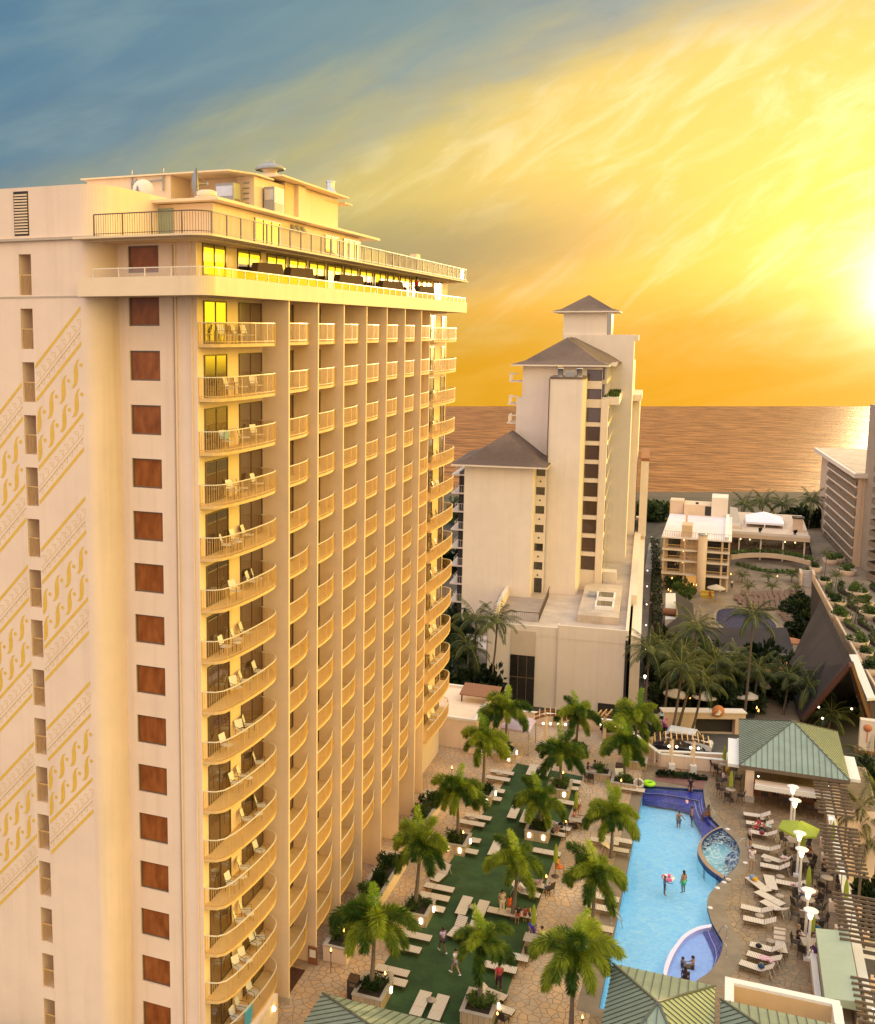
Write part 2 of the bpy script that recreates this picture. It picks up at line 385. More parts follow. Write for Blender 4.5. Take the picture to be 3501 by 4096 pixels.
# below the horizon away from the sea there is only dark land
low = nm('MAXIMUM', nm('SUBTRACT', 1, sstep(Yv, -.13, -.085)), nm('MULTIPLY', nm('SUBTRACT', 1, sstep(Yv, -.045, -.005)), sstep(PX, .62, .85)))
sky = mixc(low, sky, (.10,.075,.05))
ns = N.new('ShaderNodeTexSky'); ns.sky_type = 'NISHITA'; ns.sun_disc = False; ns.sun_elevation = max(SUN_EL, math.radians(1)); ns.sun_rotation = SUN_AZ
ns.air_density = 1.5; ns.dust_density = 2.5
tot = addc(sky, scl(ns.outputs['Color'], .05))
bg = N.new('ShaderNodeBackground'); Lk.new(tot, bg.inputs['Color']); bg.inputs['Strength'].default_value = 1.0
wo = N.new('ShaderNodeOutputWorld'); Lk.new(bg.outputs[0], wo.inputs['Surface'])
# ---------------------------------------------------------------- the balcony tower
tower = thing('hotel_tower', 'tall cream hotel tower with rows of curved balconies and gold patterned end wall', 'hotel', (-23.12, 44.45, 0))
TO = Vector((-23.12, 44.45, 0))
def tp(name, mb, mats, parent=None):
    """part of the tower given in world coordinates"""
    mb.v = [(x-TO.x, y-TO.y, z) for x,y,z in mb.v] if parent is None else mb.v
    return mb.build(name, mats, parent or tower)
def wallgrid(mb, o, eu, n, us, ws, holes, depth, m=0):
    """wall in plane (o, eu, z) with rectangular openings and real reveals"""
    o = Vector(o); eu = Vector(eu); n = Vector(n)
    U = sorted(set([us[0], us[1]] + [x for h in holes for x in h[:2]])); Wz = sorted(set([ws[0], ws[1]] + [x for h in holes for x in h[2:4]]))
    P = lambda u, w, d=0: o + eu*u + Vector((0,0,w)) - n*d
    for i in range(len(U)-1):
        run = None
        for j in range(len(Wz)-1):
            cu, cw = (U[i]+U[i+1])/2, (Wz[j]+Wz[j+1])/2
            inside = any(h[0] < cu < h[1] and h[2] < cw < h[3] for h in holes)
            if not inside: run = (run[0] if run else Wz[j], Wz[j+1])
            if (inside or j == len(Wz)-2) and run:
                mb.quad(P(U[i],run[0]), P(U[i+1],run[0]), P(U[i+1],run[1]), P(U[i],run[1]), m); run = None
    for a,b,c,d in [h[:4] for h in holes]:
        for p,q in (((a,c),(b,c)),((b,c),(b,d)),((b,d),(a,d)),((a,d),(a,c))):
            mb.quad(P(*p), P(*q), P(*q,depth), P(*p,depth), m)

XW, XF, YC, YE = -23.12, -21.6, 44.45, 91.1
# brown windows in the recessed end wall, open landings in the rounded wing
brown = [(-26.75,-25.1, 38.27-2.592*k, 39.69-2.587*k) for k in range(15)] + [(-26.75,-25.1,40.75,42.0)]
mb = MB(); wallgrid(mb, (0,YC,0), (1,0,0), (0,-1,0), (-27.35,XW), (-1,42.15), brown, .16)
wallgrid(mb, (XW,YC,0), (0,1,0), (1,0,0), (0,YE-YC), (-1,42.15), [], .1)
mb.quad((XW,YE,-1),(-45,YE,-1),(-45,YE,42.15),(XW,YE,42.15)); 
tp('main_wall', mb, M['cream'])
for x0,x1 in ((-24.24,-24.16),(-23.42,-23.34)):
    tp('wall_rib', MB().box(x0,x1,YC-.09,YC-.002,-1,42.1), M['cream_fin'])
tp('downpipe', MB().tube([(-24.32,YC-.06,0),(-24.32,YC-.06,42)], .03, 6), M['frame_tan'])
wm = MB(); fr = .07
wx, wz = 1.65, 1.42
wm.box(-wx/2,wx/2,0,.05,0,fr).box(-wx/2,wx/2,0,.05,wz-fr,wz).box(-wx/2,-wx/2+fr,0,.05,fr,wz-fr).box(wx/2-fr,wx/2,0,.05,fr,wz-fr)
wm_me = wm.mesh('window', M['frame'])
pn_me = MB().quad((-wx/2+fr,.03,fr),(wx/2-fr,.03,fr),(wx/2-fr,.03,wz-fr),(-wx/2+fr,.03,wz-fr)).mesh('pane', M['curtain'])
for a,b,c,d in brown:
    w = link('window', wm_me, tower, (-25.925-TO.x, .1, c)); w.scale = (1,1,(d-c)/wz)
    link('pane', pn_me, w)
# rounded wing
WY, WXR = 42.85, -28.3
cut = [(-31.8+.03*k/15,-31.1-.0*k, 39.73-2.556*k, 41.65-2.556*k) for k in range(16)]
mb = MB(); wallgrid(mb, (0,WY,0), (1,0,0), (0,-1,0), (-60,WXR), (-1,42.25), [(-31.8,-31.1,c,d) for a,b,c,d in cut], 1.1)
arc = [(WXR + 1.0*math.sin(t), YC - 1.6*math.cos(t)) for t in [PI/2*i/14 for i in range(15)]]
for i in range(14):
    (xa,ya),(xb,yb) = arc[i], arc[i+1]
    mb.add([(xa,ya,-1),(xb,yb,-1),(xb,yb,42.25),(xa,ya,42.25)], [(0,1,2,3)], 0, True)
for a,b,c,d in cut: mb.quad((a,WY+1.1,c),(b,WY+1.1,c),(b,WY+1.1,d),(a,WY+1.1,d))
tp('rounded_wing_wall', mb, M['cream'])
# parapet block above the wing with its own rounded end
top = [(-60,42.75)] + [(-28.35 + 1.3*math.sin(t), 44.45-1.7*math.cos(t)) for t in [PI/2*i/14 for i in range(15)]] + [(-27.05,50),(-60,50)]
tp('wing_parapet', MB().prism(top, 42.38, 44.72, smooth=False), M['cream'])
tp('wing_ledge', MB().prism([(-60,42.66),(-27.2,42.66),(-27.2,44.4),(-60,44.4)], 42.252, 42.376), M['soffit'])
tp('wing_joint', MB().box(-60,-28.1,42.815,42.846,39.60,39.67), M['soffit'])
lv = MB()
for i in range(14): lv.bar((-31.85,42.72,42.62+i*.135),(-31.12,42.72,42.62+i*.135), .05, .075)
lv.box(-31.9,-31.07,42.735,42.746,42.5,44.55, 1)
tp('louvre', lv, [M['cream_fin'], M['dark']])
gm = MB(); 
for i in range(9): gm.box(-.33+i*.08,-.315+i*.08,0,.02,0,.92)
gm.bar((-.35,.01,.95),(.35,.01,.95),.05,.05); gm_me = gm.mesh('landing_railing', M['rail'])
for a,b,c,d in cut: link('landing_railing', gm_me, tower, (-31.45-TO.x, WY+.12-TO.y, c))
# gold pattern painted on the wing
gp = MB(); SL = 1.05; YP = WY-.006
def gq(pts): gp.add([(x,YP,z) for x,z in pts], [tuple(range(len(pts)))])
XR, XL = -28.4, -36.0
def stripe(z, th): gq([(XR,z),(XR,z-th),(XL,z-th+SL*(XL-XR)),(XL,z+SL*(XL-XR))])
def outline(pts, w=.035):
    c = (sum(p[0] for p in pts)/3, sum(p[1] for p in pts)/3)
    for i in range(3):
        a, b = pts[i], pts[(i+1)%3]; f = .80
        gq([a, b, (c[0]+(b[0]-c[0])*f, c[1]+(b[1]-c[1])*f), (c[0]+(a[0]-c[0])*f, c[1]+(a[1]-c[1])*f)])
def motif(x, z):
    L_ = [(.26,.70),(.08,.60),(-.03,.36),(-.08,.1),(-.08,-.2),(-.09,-.45),(-.17,-.62),(-.26,-.70)]
    R_ = [(-.26,-.70),(-.08,-.68),(.06,-.54),(.14,-.3),(.16,0),(.13,.25),(.13,.48),(.26,.70)]
    for i in range(len(L_)-1):
        a, b = L_[i], L_[i+1]; c, d = R_[-1-i], R_[-2-i]
        gq([(x+a[0],z+a[1]),(x+b[0],z+b[1]),(x+d[0],z+d[1]),(x+c[0],z+c[1])])
    gq([(x+.33+.095*math.cos(t), z+.40+.095*math.sin(t)) for t in [2*PI*i/12 for i in range(12)]])
for g0 in (39.2, 30.2, 21.02):
    stripe(g0,.2); stripe(g0-1.63,.2); stripe(g0-4.95,.2); stripe(g0-6.62,.2)
    for z0 in (g0-.62, g0-5.6):
        stripe(z0-.33,.028); stripe(z0-.56,.028)
        n = 0; x = XR
        while x > XL:
            zc = z0 + SL*(x-XR)
            outline([(x,zc),(x-.24,zc-.02),(x,zc-.30)]); outline([(x-.06,zc-.62),(x-.30,zc-.62-.25),(x-.06,zc-.92)])
            x -= .295
    for k in range(9):
        x = XR - .38 - .72*k; z = g0 - 3.1 + SL*(x-XR) + .34
        if not -31.95 < x < -30.95: motif(x, z); motif(x, z-1.38)
gp.v = [v if not (-31.82 < v[0] < -31.08) else v for v in gp.v]
# cut the pattern where the landings open
bm = bmesh.new(); me_ = gp.mesh('gold_pattern', M['gold']); bm.from_mesh(me_)
for xx in (-31.86,-31.04):
    bmesh.ops.bisect_plane(bm, geom=bm.verts[:]+bm.edges[:]+bm.faces[:], plane_co=(xx,0,0), plane_no=(1,0,0))
bmesh.ops.delete(bm, geom=[f for f in bm.faces if -31.86 < f.calc_center_median().x < -31.04], context='FACES')
bm.to_mesh(me_); bm.free()
for v in me_.vertices: v.co.x -= TO.x; v.co.y -= TO.y
link('gold_pattern', me_, tower)

# fins between the bays
FY = [52.04 + 4.27*k for k in range(7)] + [82.1]
for k, y in enumerate(FY):
    fx = XF if k < 7 else -22.15
    tp('fin', MB().box(XW+.002, fx, y-.17, y, -.5, 39.59), M['cream_fin'])
tp('fin_base', MB().box(XW+.003, XF+.08, 51.80, 52.09, -.5, .35), M['soffit'])
# deck band, deck floor and soffit
def rounded(x0, x1, y0, y1, r, n=10):
    """outline, rounded at the (x1,y0) corner"""
    return [(x0,y0)] + [(x1-r+r*math.sin(t), y0+r-r*math.cos(t)) for t in [PI/2*i/n for i in range(n+1)]] + [(x1,y1),(x0,y1)]
bo = rounded(-28.1, -21.45, 42.2, 91.3, .9); bi = rounded(-28.0, -21.65, 42.4, 91.1, .75)
mb = MB(); n = len(bo)
for z0,z1,pl in ((39.6,40.45,bo),(40.32,40.45,bi)):
    mb.prism(pl, z0, z1, cap=False, smooth=False)
for i in range(n): mb.quad((*bo[i],40.45),(*bo[(i+1)%n],40.45),(*bi[(i+1)%n],40.45),(*bi[i],40.45))
tp('deck_band', mb, M['band'])
tp('deck_floor', MB().prism(bi, 39.602, 40.31), M['soffit'])
def along(poly, step, closed=False):
    out = []; P = [Vector((*p,0)) if len(p) == 2 else Vector(p) for p in poly]; d = 0; nxt = 0
    for a, b in zip(P, P[1:]):
        L_ = (b-a).length
        while nxt <= d + L_ + 1e-6:
            out.append(a + (b-a)*((nxt-d)/L_ if L_ else 0)); nxt += step
        d += L_
    return out
# glass balustrade of the lower deck
gpth = [(-27.3,42.32)] + rounded(-28, -21.57, 42.32, 91.2, .85)[1:-1]
def vglass(name, tint, alpha):
    m = bpy.data.materials.new(name); nt, N, Lk = nodes_of(m)
    t = N.new('ShaderNodeBsdfTransparent'); t.inputs['Color'].default_value = tint+(1,)
    g = N.new('ShaderNodeBsdfGlossy'); g.inputs['Roughness'].default_value = .06; g.inputs['Color'].default_value = (1,.95,.85,1)
    lw = N.new('ShaderNodeLayerWeight'); lw.inputs['Blend'].default_value = alpha
    x = N.new('ShaderNodeMixShader'); Lk.new(lw.outputs['Fresnel'], x.inputs['Fac']); Lk.new(t.outputs[0], x.inputs[1]); Lk.new(g.outputs[0], x.inputs[2])
    Lk.new(x.outputs[0], N['Material Output'].inputs['Surface']); return m
M['clear'] = vglass('balustrade_glass', (.9,.86,.72), .45)
gr = MB(); gg = MB(); pts = along(gpth, 1.35)
for a, b in zip(gpth, gpth[1:]): gr.bar((*a,40.84),(*b,40.84),.05,.05); gg.quad((*a,40.47),(*b,40.47),(*b,40.8),(*a,40.8))
for p in pts: gr.bar((p.x,p.y,40.46),(p.x,p.y,40.84),.045)
g_ = tp('glass_balustrade', gg, M['clear']); gr.v = [(x-TO.x,y-TO.y,z) for x,y,z in gr.v]; gr.build('balustrade_frame', M['railtop'], g_)
# upper deck slab and its dark railing
uo = rounded(-28.2, -21.45, 42.05, 91.6, 1.0)
mb = MB().prism(uo, 42.18, 42.27); mb.prism(rounded(-28,-22.2,42.8,91,.8), 42.10, 42.178)
tp('roof_slab', mb, M['band'])
rp = [(-27.1,42.15)] + rounded(-28, -21.57, 42.15, 91.4, .95)[1:-1]
dr = MB()
for a, b in zip(rp, rp[1:]):
    dr.bar((*a,43.24),(*b,43.24),.06,.05); dr.bar((*a,42.38),(*b,42.38),.04,.03)
for i,p in enumerate(along(rp, .125)): dr.bar((p.x,p.y,42.27),(p.x,p.y,43.22), .016 if i % 12 else .055)
tp('roof_railing', dr, M['darkrail'])
# white glass wind screen along the far part of the roof railing
ws = MB()
for y0,y1,m in ((64.2,69.0,0),(69.0,76.6,1),(77.6,91.2,0)):
    ws.quad((-21.75,y0,42.4),(-21.75,y1,42.4),(-21.75,y1,43.2),(-21.75,y0,43.2), m)
ws.box(-22.3,-21.8,76.6,77.6,42.27,43.62, 2)
M['frosted'] = mat('frosted_screen', (.9,.85,.7), .25, .05, 2)
tp('wind_screen', ws, [M['frosted'], M['soffit'], M['band']])

# doors: frame with leaves, panes as sub-parts
def door_mesh(w, h, leaves, mats=None):
    f = MB(); p = MB(); t = .07
    f.box(0,.05,0,w,0,t).box(0,.05,0,w,h-t,h)
    for i in range(leaves+1):
        y = min(max(i*w/leaves - t/2, 0), w-t); f.box(0,.06,y,y+t,t,h-t)
    for i in range(leaves): p.quad((.03,i*w/leaves+.03,t),(.03,(i+1)*w/leaves-.03,t),(.03,(i+1)*w/leaves-.03,h-t),(.03,i*w/leaves+.03,h-t))
    return f.mesh('door', M['frame']), p.mesh('pane', M['pane_amber'])
def put_door(nm_, ms, y, z, x=XW):
    d = link(nm_, ms[0], tower, (x+.003-TO.x, y-TO.y, z)); link('pane', ms[1], d); return d
dA = door_mesh(2.45, 2.02, 2); dB = door_mesh(2.8, 2.02, 2); dC = door_mesh(3.3, 2.02, 2); dD = door_mesh(1.3, 1.98, 1)
M['pane_night'] = M['pane']
# corner balconies
CB = [(-23.11,44.55),(-22.85,44.6),(-22.5,44.72),(-22.2,45.05),(-22.02,45.7),(-21.9,46.6),(-21.8,47.7),(-21.75,49),(-21.78,50.2),(-21.9,50.8),(-22.1,51.2),(-22.4,51.45),(-22.75,51.6),(-23.11,51.64)]
def balcony_meshes(path, close, H_=1.13, step=.115, posts=None):
    """origin at rail top; slab below"""
    sl = MB(); sl.prism(path + close, -H_-.02, -H_+.13)
    r = MB()
    for a,b in zip(path, path[1:]):
        r.bar((*a,0),(*b,0),.055,.045,1); r.bar((*a,-H_+.24),(*b,-H_+.24),.035,.03)
    for i,p in enumerate(along(path, step)):
        r.bar((p.x,p.y,-H_+.13),(p.x,p.y,-.02), .017 if i % 12 else .04)
    return sl.mesh('balcony', M['balcfloor']), r.mesh('railing', [M['rail'], M['railtop']])
loc = lambda P: [(x-TO.x, y-TO.y) for x,y in P]
cbm = balcony_meshes(loc(CB), [])
cz = [38.42 - 2.544*k for k in range(15)]
for z in cz:
    b = link('corner_balcony', cbm[0], tower, (0,0,z)); link('railing', cbm[1], b)
    put_door('corner_door', dA, 45.1, z-.98); put_door('corner_door', dB, 48.95, z-.98)
# bay balconies
BP = [(XF-.03,52.05),(XF-.02,53.2),(-21.68,54.3),(-21.8,55.0),(-21.95,55.5),(-22.08,55.98),(-22.1,56.13)]
bbm = balcony_meshes(loc(BP), loc([(XW+.01,56.13),(XW+.01,52.05)]))
n_b = 0
for k in range(7):
    for j in range(15 if k < 3 else 14):
        if k == 6 and j == 13: continue
        z = 38.44 - 2.52*j
        b = link('bay_balcony', bbm[0], tower, (0, 4.27*k, z)); link('railing', bbm[1], b)
        put_door('bay_door', dC if k < 6 else dD, FY[k+1]-.2-(3.3 if k < 6 else 1.3), z-.98)
# far end balconies
EB = [(XF-.25,82.12),(-21.8,83.6),(-21.72,86.5),(-21.8,88.6),(-21.95,89.8),(-22.2,90.4),(-22.6,90.7),(-23.11,90.75)]
ebm = balcony_meshes(loc(EB), loc([(XW+.01,90.75),(XW+.01,82.12)]))
for j in range(14):
    z = 38.3 - 2.53*j
    b = link('end_balcony', ebm[0], tower, (0,0,z)); link('railing', ebm[1], b)
    put_door('end_door', dA, 84.6, z-.98); put_door('end_door', dD, 89.3, z-.98)
M['screen'] = mat('brown_screen', (.10,.06,.035), .95, .1, 2, spec=.1)
# glazing behind the lower deck
for y in (45.05,48.85): put_door('deck_door', dA if y < 47 else dB, y, 40.32, XW)
dE = door_mesh(2.55, 1.8, 2)
for i in range(11): put_door('deck_window', dE, 52.5 + 3.05*i, 40.36)
put_door('deck_window', dA, 86.5, 40.36)
for y0,y1 in ((48.9,52.8),(53.2,57.2),(60.9,66.0),(69.4,74.9),(78.6,83.5)):
    s = MB(); L_ = y1-y0
    s.add([(-22.5,y0,40.32),(-22.5,y1,40.32),(-22.5,y1-.45,41.5),(-22.5,y0+.4,41.42),(-22.15,y0,40.32),(-22.15,y1,40.32),(-22.15,y1-.45,41.5),(-22.15,y0+.4,41.42)],
          [(0,1,2,3),(7,6,5,4),(0,4,5,1),(1,5,6,2),(2,6,7,3),(3,7,4,0)], 0)
    tp('privacy_screen', s, M['screen'])
# penthouse
mb = MB().box(-40,-24.0,48.0,70.2,42.28,44.28)
tp('penthouse_wall', mb, M['cream_fin'])
mb = MB().prism([(-40,47.3),(-23.4,47.3),(-23.4,72.9),(-40,72.9)], 44.32, 44.46)
tp('penthouse_roof', mb, M['band'])
for y in (52.9, 66.9): put_door('penthouse_door', door_mesh(3.4,1.75,3), y, 42.3, -24.0)
put_door('penthouse_window', door_mesh(2.4,1.1,2), 63.5, 42.9, -24.0)
gd = MB(); M['green_glass'] = glass('greenish_pane', (.25,.30,.22), .25)
for i in range(3): gd.box(-29.6+i*1.15,-28.5+i*1.15,47.94,47.99,42.3,44.1)
tp('penthouse_sliding_door', gd, M['green_glass'])
for i in range(3):
    tp('wall_vent', MB().add([(-24,57.9+i*.75,43.8),(-24,58.4+i*.75,43.8),(-24,58.4+i*.75,44.15),(-24,57.9+i*.75,44.15),(-23.7,57.9+i*.75,43.75),(-23.7,58.4+i*.75,43.75)],
        [(0,3,2,1),(0,1,5,4),(3,4,5,2),(0,4,3),(1,2,5)]), M['grey'])
# plant rooms on the roof
mb = MB().box(-34.6,-26.1,55.5,59.5,44.47,46.54); mb.box(-34.6,-29.2,53.2,55.5,44.47,46.54); mb.box(-26.1,-25.05,55.2,59.5,44.47,46.54)
mb.box(-34.6,-25.0,59.5,68.6,44.47,46.75); mb.box(-40,-26,68.6,70.2,44.47,46.5)
mb.box(-25.2,-24.75,61.0,62.2,44.47,46.75)
tp('plant_room', mb, M['cream_fin'])
mb = MB().prism([(-34.9,53.0),(-25.6,53.0),(-24.8,55.0),(-24.8,57.4),(-34.9,57.4)], 46.55, 46.63); mb.prism([(-34.9,57.45),(-24.3,57.45),(-24.3,68.9),(-34.9,68.9)], 46.78, 46.88); mb.prism([(-40,68.9),(-24.6,68.9),(-24.6,70.4),(-40,70.4)], 46.5, 46.58)
tp('plant_room_roof', mb, M['band'])
for i_ in range(6): tp('vent_slot', MB().box(-25.7,-25.35,55.14,55.198,44.75+.28*i_,44.8+.28*i_), M['grey'])
tp('wall_pipe', MB().tube([(-31.6,53.1,45.0),(-31.6,53.1,46.9)],.05,6).tube([(-31.6,53.05,46.2),(-29.6,53.05,46.3)],.05,6).tube([(-29.6,53.1,45.7),(-29.6,53.1,46.9)],.05,6), M['grey'])
tp('ladder', MB().bar((-25.9,55.26,44.5),(-25.9,55.26,46.3),.03).bar((-25.6,55.26,44.5),(-25.6,55.26,46.3),.03), M['grey'])
# low annex at the foot of the far end
mb = MB().box(-27,-20.1,92.6,101.5,-1,2.7)
tp('annex_wall', mb, M['cream'])
mb = MB()
for z0,z1,a0,a1 in ((2.7,2.95,-27,-20.1),):
    mb.box(a0-.1,a1+.1,92.5,92.8,z0,z1); mb.box(a0-.1,a1+.1,101.3,101.6,z0,z1); mb.box(a1-.2,a1+.1,92.8,101.3,z0,z1)
tp('annex_parapet', mb, M['white'])
for y0 in (94.0, 97.6):
    l = MB()
    for i in range(11): l.bar((-20.06,y0,.5+i*.19),(-20.06,y0+2.6,.5+i*.19),.05,.12)
    tp('annex_louvre', l, M['grey'])
# ground floor
tp('ground_wall', MB().box(XW,-21.55,44.7,50.2,-1,1.65), M['cream'])
tp('wall_lamp', MB().ell((-21.48,49.5,1.2),(.1,.1,.14)), mat('lamp_glow', (1,.9,.7), .4, 0, emit=(1,.75,.4), estr=12))

# things standing on the roof
def dish(name, label, p, r, rz, tilt):
    t = thing(name, label, 'satellite dish', p, rz, 'satellite dishes on the tower roof')
    d = MB(); k = 8; n = 20
    d.lathe([(r*i/k+.001, .35*r*(i/k)**2) for i in range(k+1)], n=n); d.lathe([(r*i/k+.001, .35*r*(i/k)**2-.03) for i in range(k+1)], n=n)
    R = Matrix.Rotation(tilt, 4, 'X')
    d.v = [tuple(R @ Vector(v) + Vector((0,0,r+.25))) for v in d.v]
    d.build('reflector', M['white'] if tilt > -1.45 else M['grey'], t)
    q = R @ Vector((0,0,r*.9)) + Vector((0,0,r+.25))
    MB().tube([(0,.25,0),(0,.1,r+.2)], .07).bar((-.5,.35,.04),(.5,.35,.04),.08).bar((0,-.4,.04),(0,.6,.04),.08).build('mount', M['grey'], t)
    a = MB().ell(tuple(q), .09)
    for s_ in (-1,1): a.bar(tuple(R @ Vector((s_*r*.8,0,.25*r)) + Vector((0,0,r+.25))), tuple(q), .025)
    a.bar(tuple(R @ Vector((0,-r*.8,.25*r)) + Vector((0,0,r+.25))), tuple(q), .025)
    a.build('feed_horn', M['grey'], t)
dish('satellite_dish', 'small grey satellite dish edge on, leftmost on the tower roof', (-29.6,49.9,44.47), .62, -1.0, -1.5)
dish('satellite_dish', 'small white satellite dish tilted up, second from the left on the tower roof', (-28.9,49.7,44.47), .55, .5, -1.1)
dish('satellite_dish', 'big grey satellite dish edge on beside the roof machine cabinet', (-26.5,50.6,44.47), .85, -1.15, -1.52)
t = thing('roof_fan', 'round cream mushroom shaped roof fan low behind the dishes', 'roof fan', (-25.0,49.3,44.47))
MB().lathe([(.45,0),(.45,.18),(.62,.2),(.62,.26),(.4,.3)], n=20).build('base', M['band'], t); MB().lathe([(.5,.3),(.52,.5),(.35,.58),(.001,.6)], n=20).build('cap', M['band'], t)
t = thing('roof_fan', 'wide grey mushroom shaped roof fan on top of the tower plant room', 'roof fan', (-25.4,58.2,46.88))
MB().box(-.6,.6,-.6,.6,0,.12).lathe([(.4,.1),(.4,.35),(.5,.4)], n=20).build('base', M['band'], t)
MB().lathe([(.85,.38),(.9,.45),(.7,.62),(.35,.72),(.3,.8),(.001,.85)], n=24).build('cap', M['grey'], t)
for k in range(5): MB().bar((.25*math.cos(k*1.26),.25*math.sin(k*1.26),.7),(.25*math.cos(k*1.26),.25*math.sin(k*1.26),.95),.03).build('vent_pin', M['grey'], t)
t = thing('exhaust_stack', 'short silver exhaust pipe with flared base on the tower roof', 'exhaust pipe', (-24.9,66.9,46.88))
MB().lathe([(.45,0),(.38,.18),(.26,.28),(.26,.75)], n=18).build('pipe', M['steel'], t); MB().lathe([(.3,.75),(.3,.85),(.001,.86)], n=18).build('cap', M['steel'], t)
def cabinet(label, p, sx, sy, sz):
    t = thing('air_conditioner', label, 'air conditioner', p)
    MB().box(0,sx,0,sy,0,sz).build('casing', M['grey'], t)
    g = MB()
    for i in range(7): g.bar((sx+.01,.1,.15+i*.09),(sx+.01,sy-.1,.15+i*.09),.02,.05)
    g.build('grille', M['darkrail'], t); MB().box(.05,sx-.05,-.02,-.003,sz*.55,sz*.9).build('hatch', M['steel'], t)
cabinet('grey air conditioner cabinet behind the big roof dish', (-26.7,53.7,44.47), 1.1, .9, 1.55)
cabinet('tall grey air conditioner cabinet against the tower plant room', (-24.95,56.3,44.47), .65, 1.4, 1.6)
# ---------------------------------------------------------------- ground, sea
from mathutils.geometry import tessellate_polygon
def sheet(name, loops, z, m, kind='structure', parent=None):
    """flat sheet, first loop outer, others holes"""
    vs = [Vector((p[0],p[1],0)) for L_ in loops for p in L_]
    tris = tessellate_polygon([[Vector((p[0],p[1],0)) for p in L_] for L_ in loops])
    mb = MB().add([(v.x,v.y,z) for v in vs], [tuple(t) for t in tris])
    for i, f in enumerate(mb.f):
        a,b,c = (Vector(mb.v[j]) for j in f)
        if (b-a).cross(c-a).z < 0: mb.f[i] = f[::-1]
    o = mb.build(name, m, parent)
    if kind: tag(o, kind=kind)
    return o
def cf(r, f):          # along the shore, out to sea -> world
    return (r*cy - f*sy, r*sy + f*cy)
M['land'] = mat('dark_ground', (.05,.038,.026), .9, .4, .15)
M['asphalt'] = mat('asphalt', (.085,.075,.068), .85, .25, .8)
M['sand'] = mat('sand', (.07,.045,.03), .9, .2, .3)
M['stonepath'] = pattern_mat('grey_paving', 'brick', (.34,.27,.20), (.24,.19,.15), (.14,.11,.09), 1.2, jw=.03)
M['flag'] = pattern_mat('flagstone', 'flag', (.74,.44,.20), (.50,.40,.30), (.26,.155,.085), 2.1, .6, jw=.065)
M['flag_shaded'] = pattern_mat('shaded_flagstone', 'flag', (.44,.27,.125), (.22,.165,.11), (.12,.08,.05), 2.1, .5, jw=.06)  # deck flagstone again, with the right side's shade put into its colour
M['flag2'] = pattern_mat('pale_flagstone', 'flag', (.33,.225,.13), (.25,.185,.12), (.25,.18,.12), .8, jw=.04)
M['coping'] = mat('wet_coping', (.25,.185,.125), .45, .3, .8, bump=.05)
M['turf'] = mat('artificial_turf', (.036,.082,.02), .95, .45, .7, bump=.5, bscale=60)
def sea_mat():
    m = bpy.data.materials.new('sea_water'); nt, N, Lk = nodes_of(m); b = N['Principled BSDF']
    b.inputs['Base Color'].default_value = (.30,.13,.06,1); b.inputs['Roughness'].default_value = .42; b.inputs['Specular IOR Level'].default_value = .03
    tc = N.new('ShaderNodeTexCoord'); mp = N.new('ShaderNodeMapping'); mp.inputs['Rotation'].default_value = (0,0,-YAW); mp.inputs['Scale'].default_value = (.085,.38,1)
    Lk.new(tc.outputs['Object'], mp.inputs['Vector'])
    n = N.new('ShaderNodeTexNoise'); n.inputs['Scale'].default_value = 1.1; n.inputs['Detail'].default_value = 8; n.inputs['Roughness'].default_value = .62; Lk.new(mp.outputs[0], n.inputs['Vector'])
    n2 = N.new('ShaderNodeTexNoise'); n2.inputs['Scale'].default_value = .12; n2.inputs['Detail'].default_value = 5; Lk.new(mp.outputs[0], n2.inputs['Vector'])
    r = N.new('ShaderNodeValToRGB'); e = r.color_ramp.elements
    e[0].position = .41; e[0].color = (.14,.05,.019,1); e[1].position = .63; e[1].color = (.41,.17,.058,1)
    Lk.new(n.outputs['Fac'], r.inputs['Fac']); Lk.new(r.outputs['Color'], b.inputs['Base Color'])
    ad = N.new('ShaderNodeMath'); ad.operation = 'MULTIPLY_ADD'; ad.inputs[1].default_value = 1.6; Lk.new(n2.outputs['Fac'], ad.inputs[0]); Lk.new(n.outputs['Fac'], ad.inputs[2])
    bp = N.new('ShaderNodeBump'); bp.inputs['Strength'].default_value = 1; bp.inputs['Distance'].default_value = .5; Lk.new(ad.outputs[0], bp.inputs['Height']); Lk.new(bp.outputs['Normal'], b.inputs['Normal'])
    return m
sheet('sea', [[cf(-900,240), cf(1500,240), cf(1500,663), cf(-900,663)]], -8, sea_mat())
sheet('ground', [[cf(-500,-200), cf(700,-200), cf(700,290), cf(-500,290)]], ZS-.02, M['land'])
sheet('beach', [[cf(-500,283), cf(700,283), cf(700,292), cf(-500,292)]], ZS-.012, M['sand'])

# ---------------------------------------------------------------- pool deck with pool and spa
def smooth(pts, n=4):
    """Catmull-Rom through the points (open)"""
    P = [Vector((p[0],p[1])) for p in pts]; out = []
    for i in range(len(P)-1):
        p0,p1,p2,p3 = P[max(i-1,0)],P[i],P[i+1],P[min(i+2,len(P)-1)]
        for k in range(n):
            t = k/n; out.append(tuple(.5*((2*p1)+(p2-p0)*t+(2*p0-5*p1+4*p2-p3)*t*t+(3*p1-p0-3*p2+p3)*t**3)))
    out.append(tuple(P[-1])); return out
kk = lambda L_: [tuple(vK(*p).xy) for p in L_]; qq = lambda L_: [tuple(vQ(*p).xy) for p in L_]
edge1 = smooth(kk([(1265,570),(1268,610),(1278,690),(1300,790),(1345,860),(1400,925),(1458,982)]))
ring_o = smooth(kk([(1458,982),(1330,1055),(1240,1140),(1200,1240),(1228,1330),(1320,1450),(1478,1562)]))
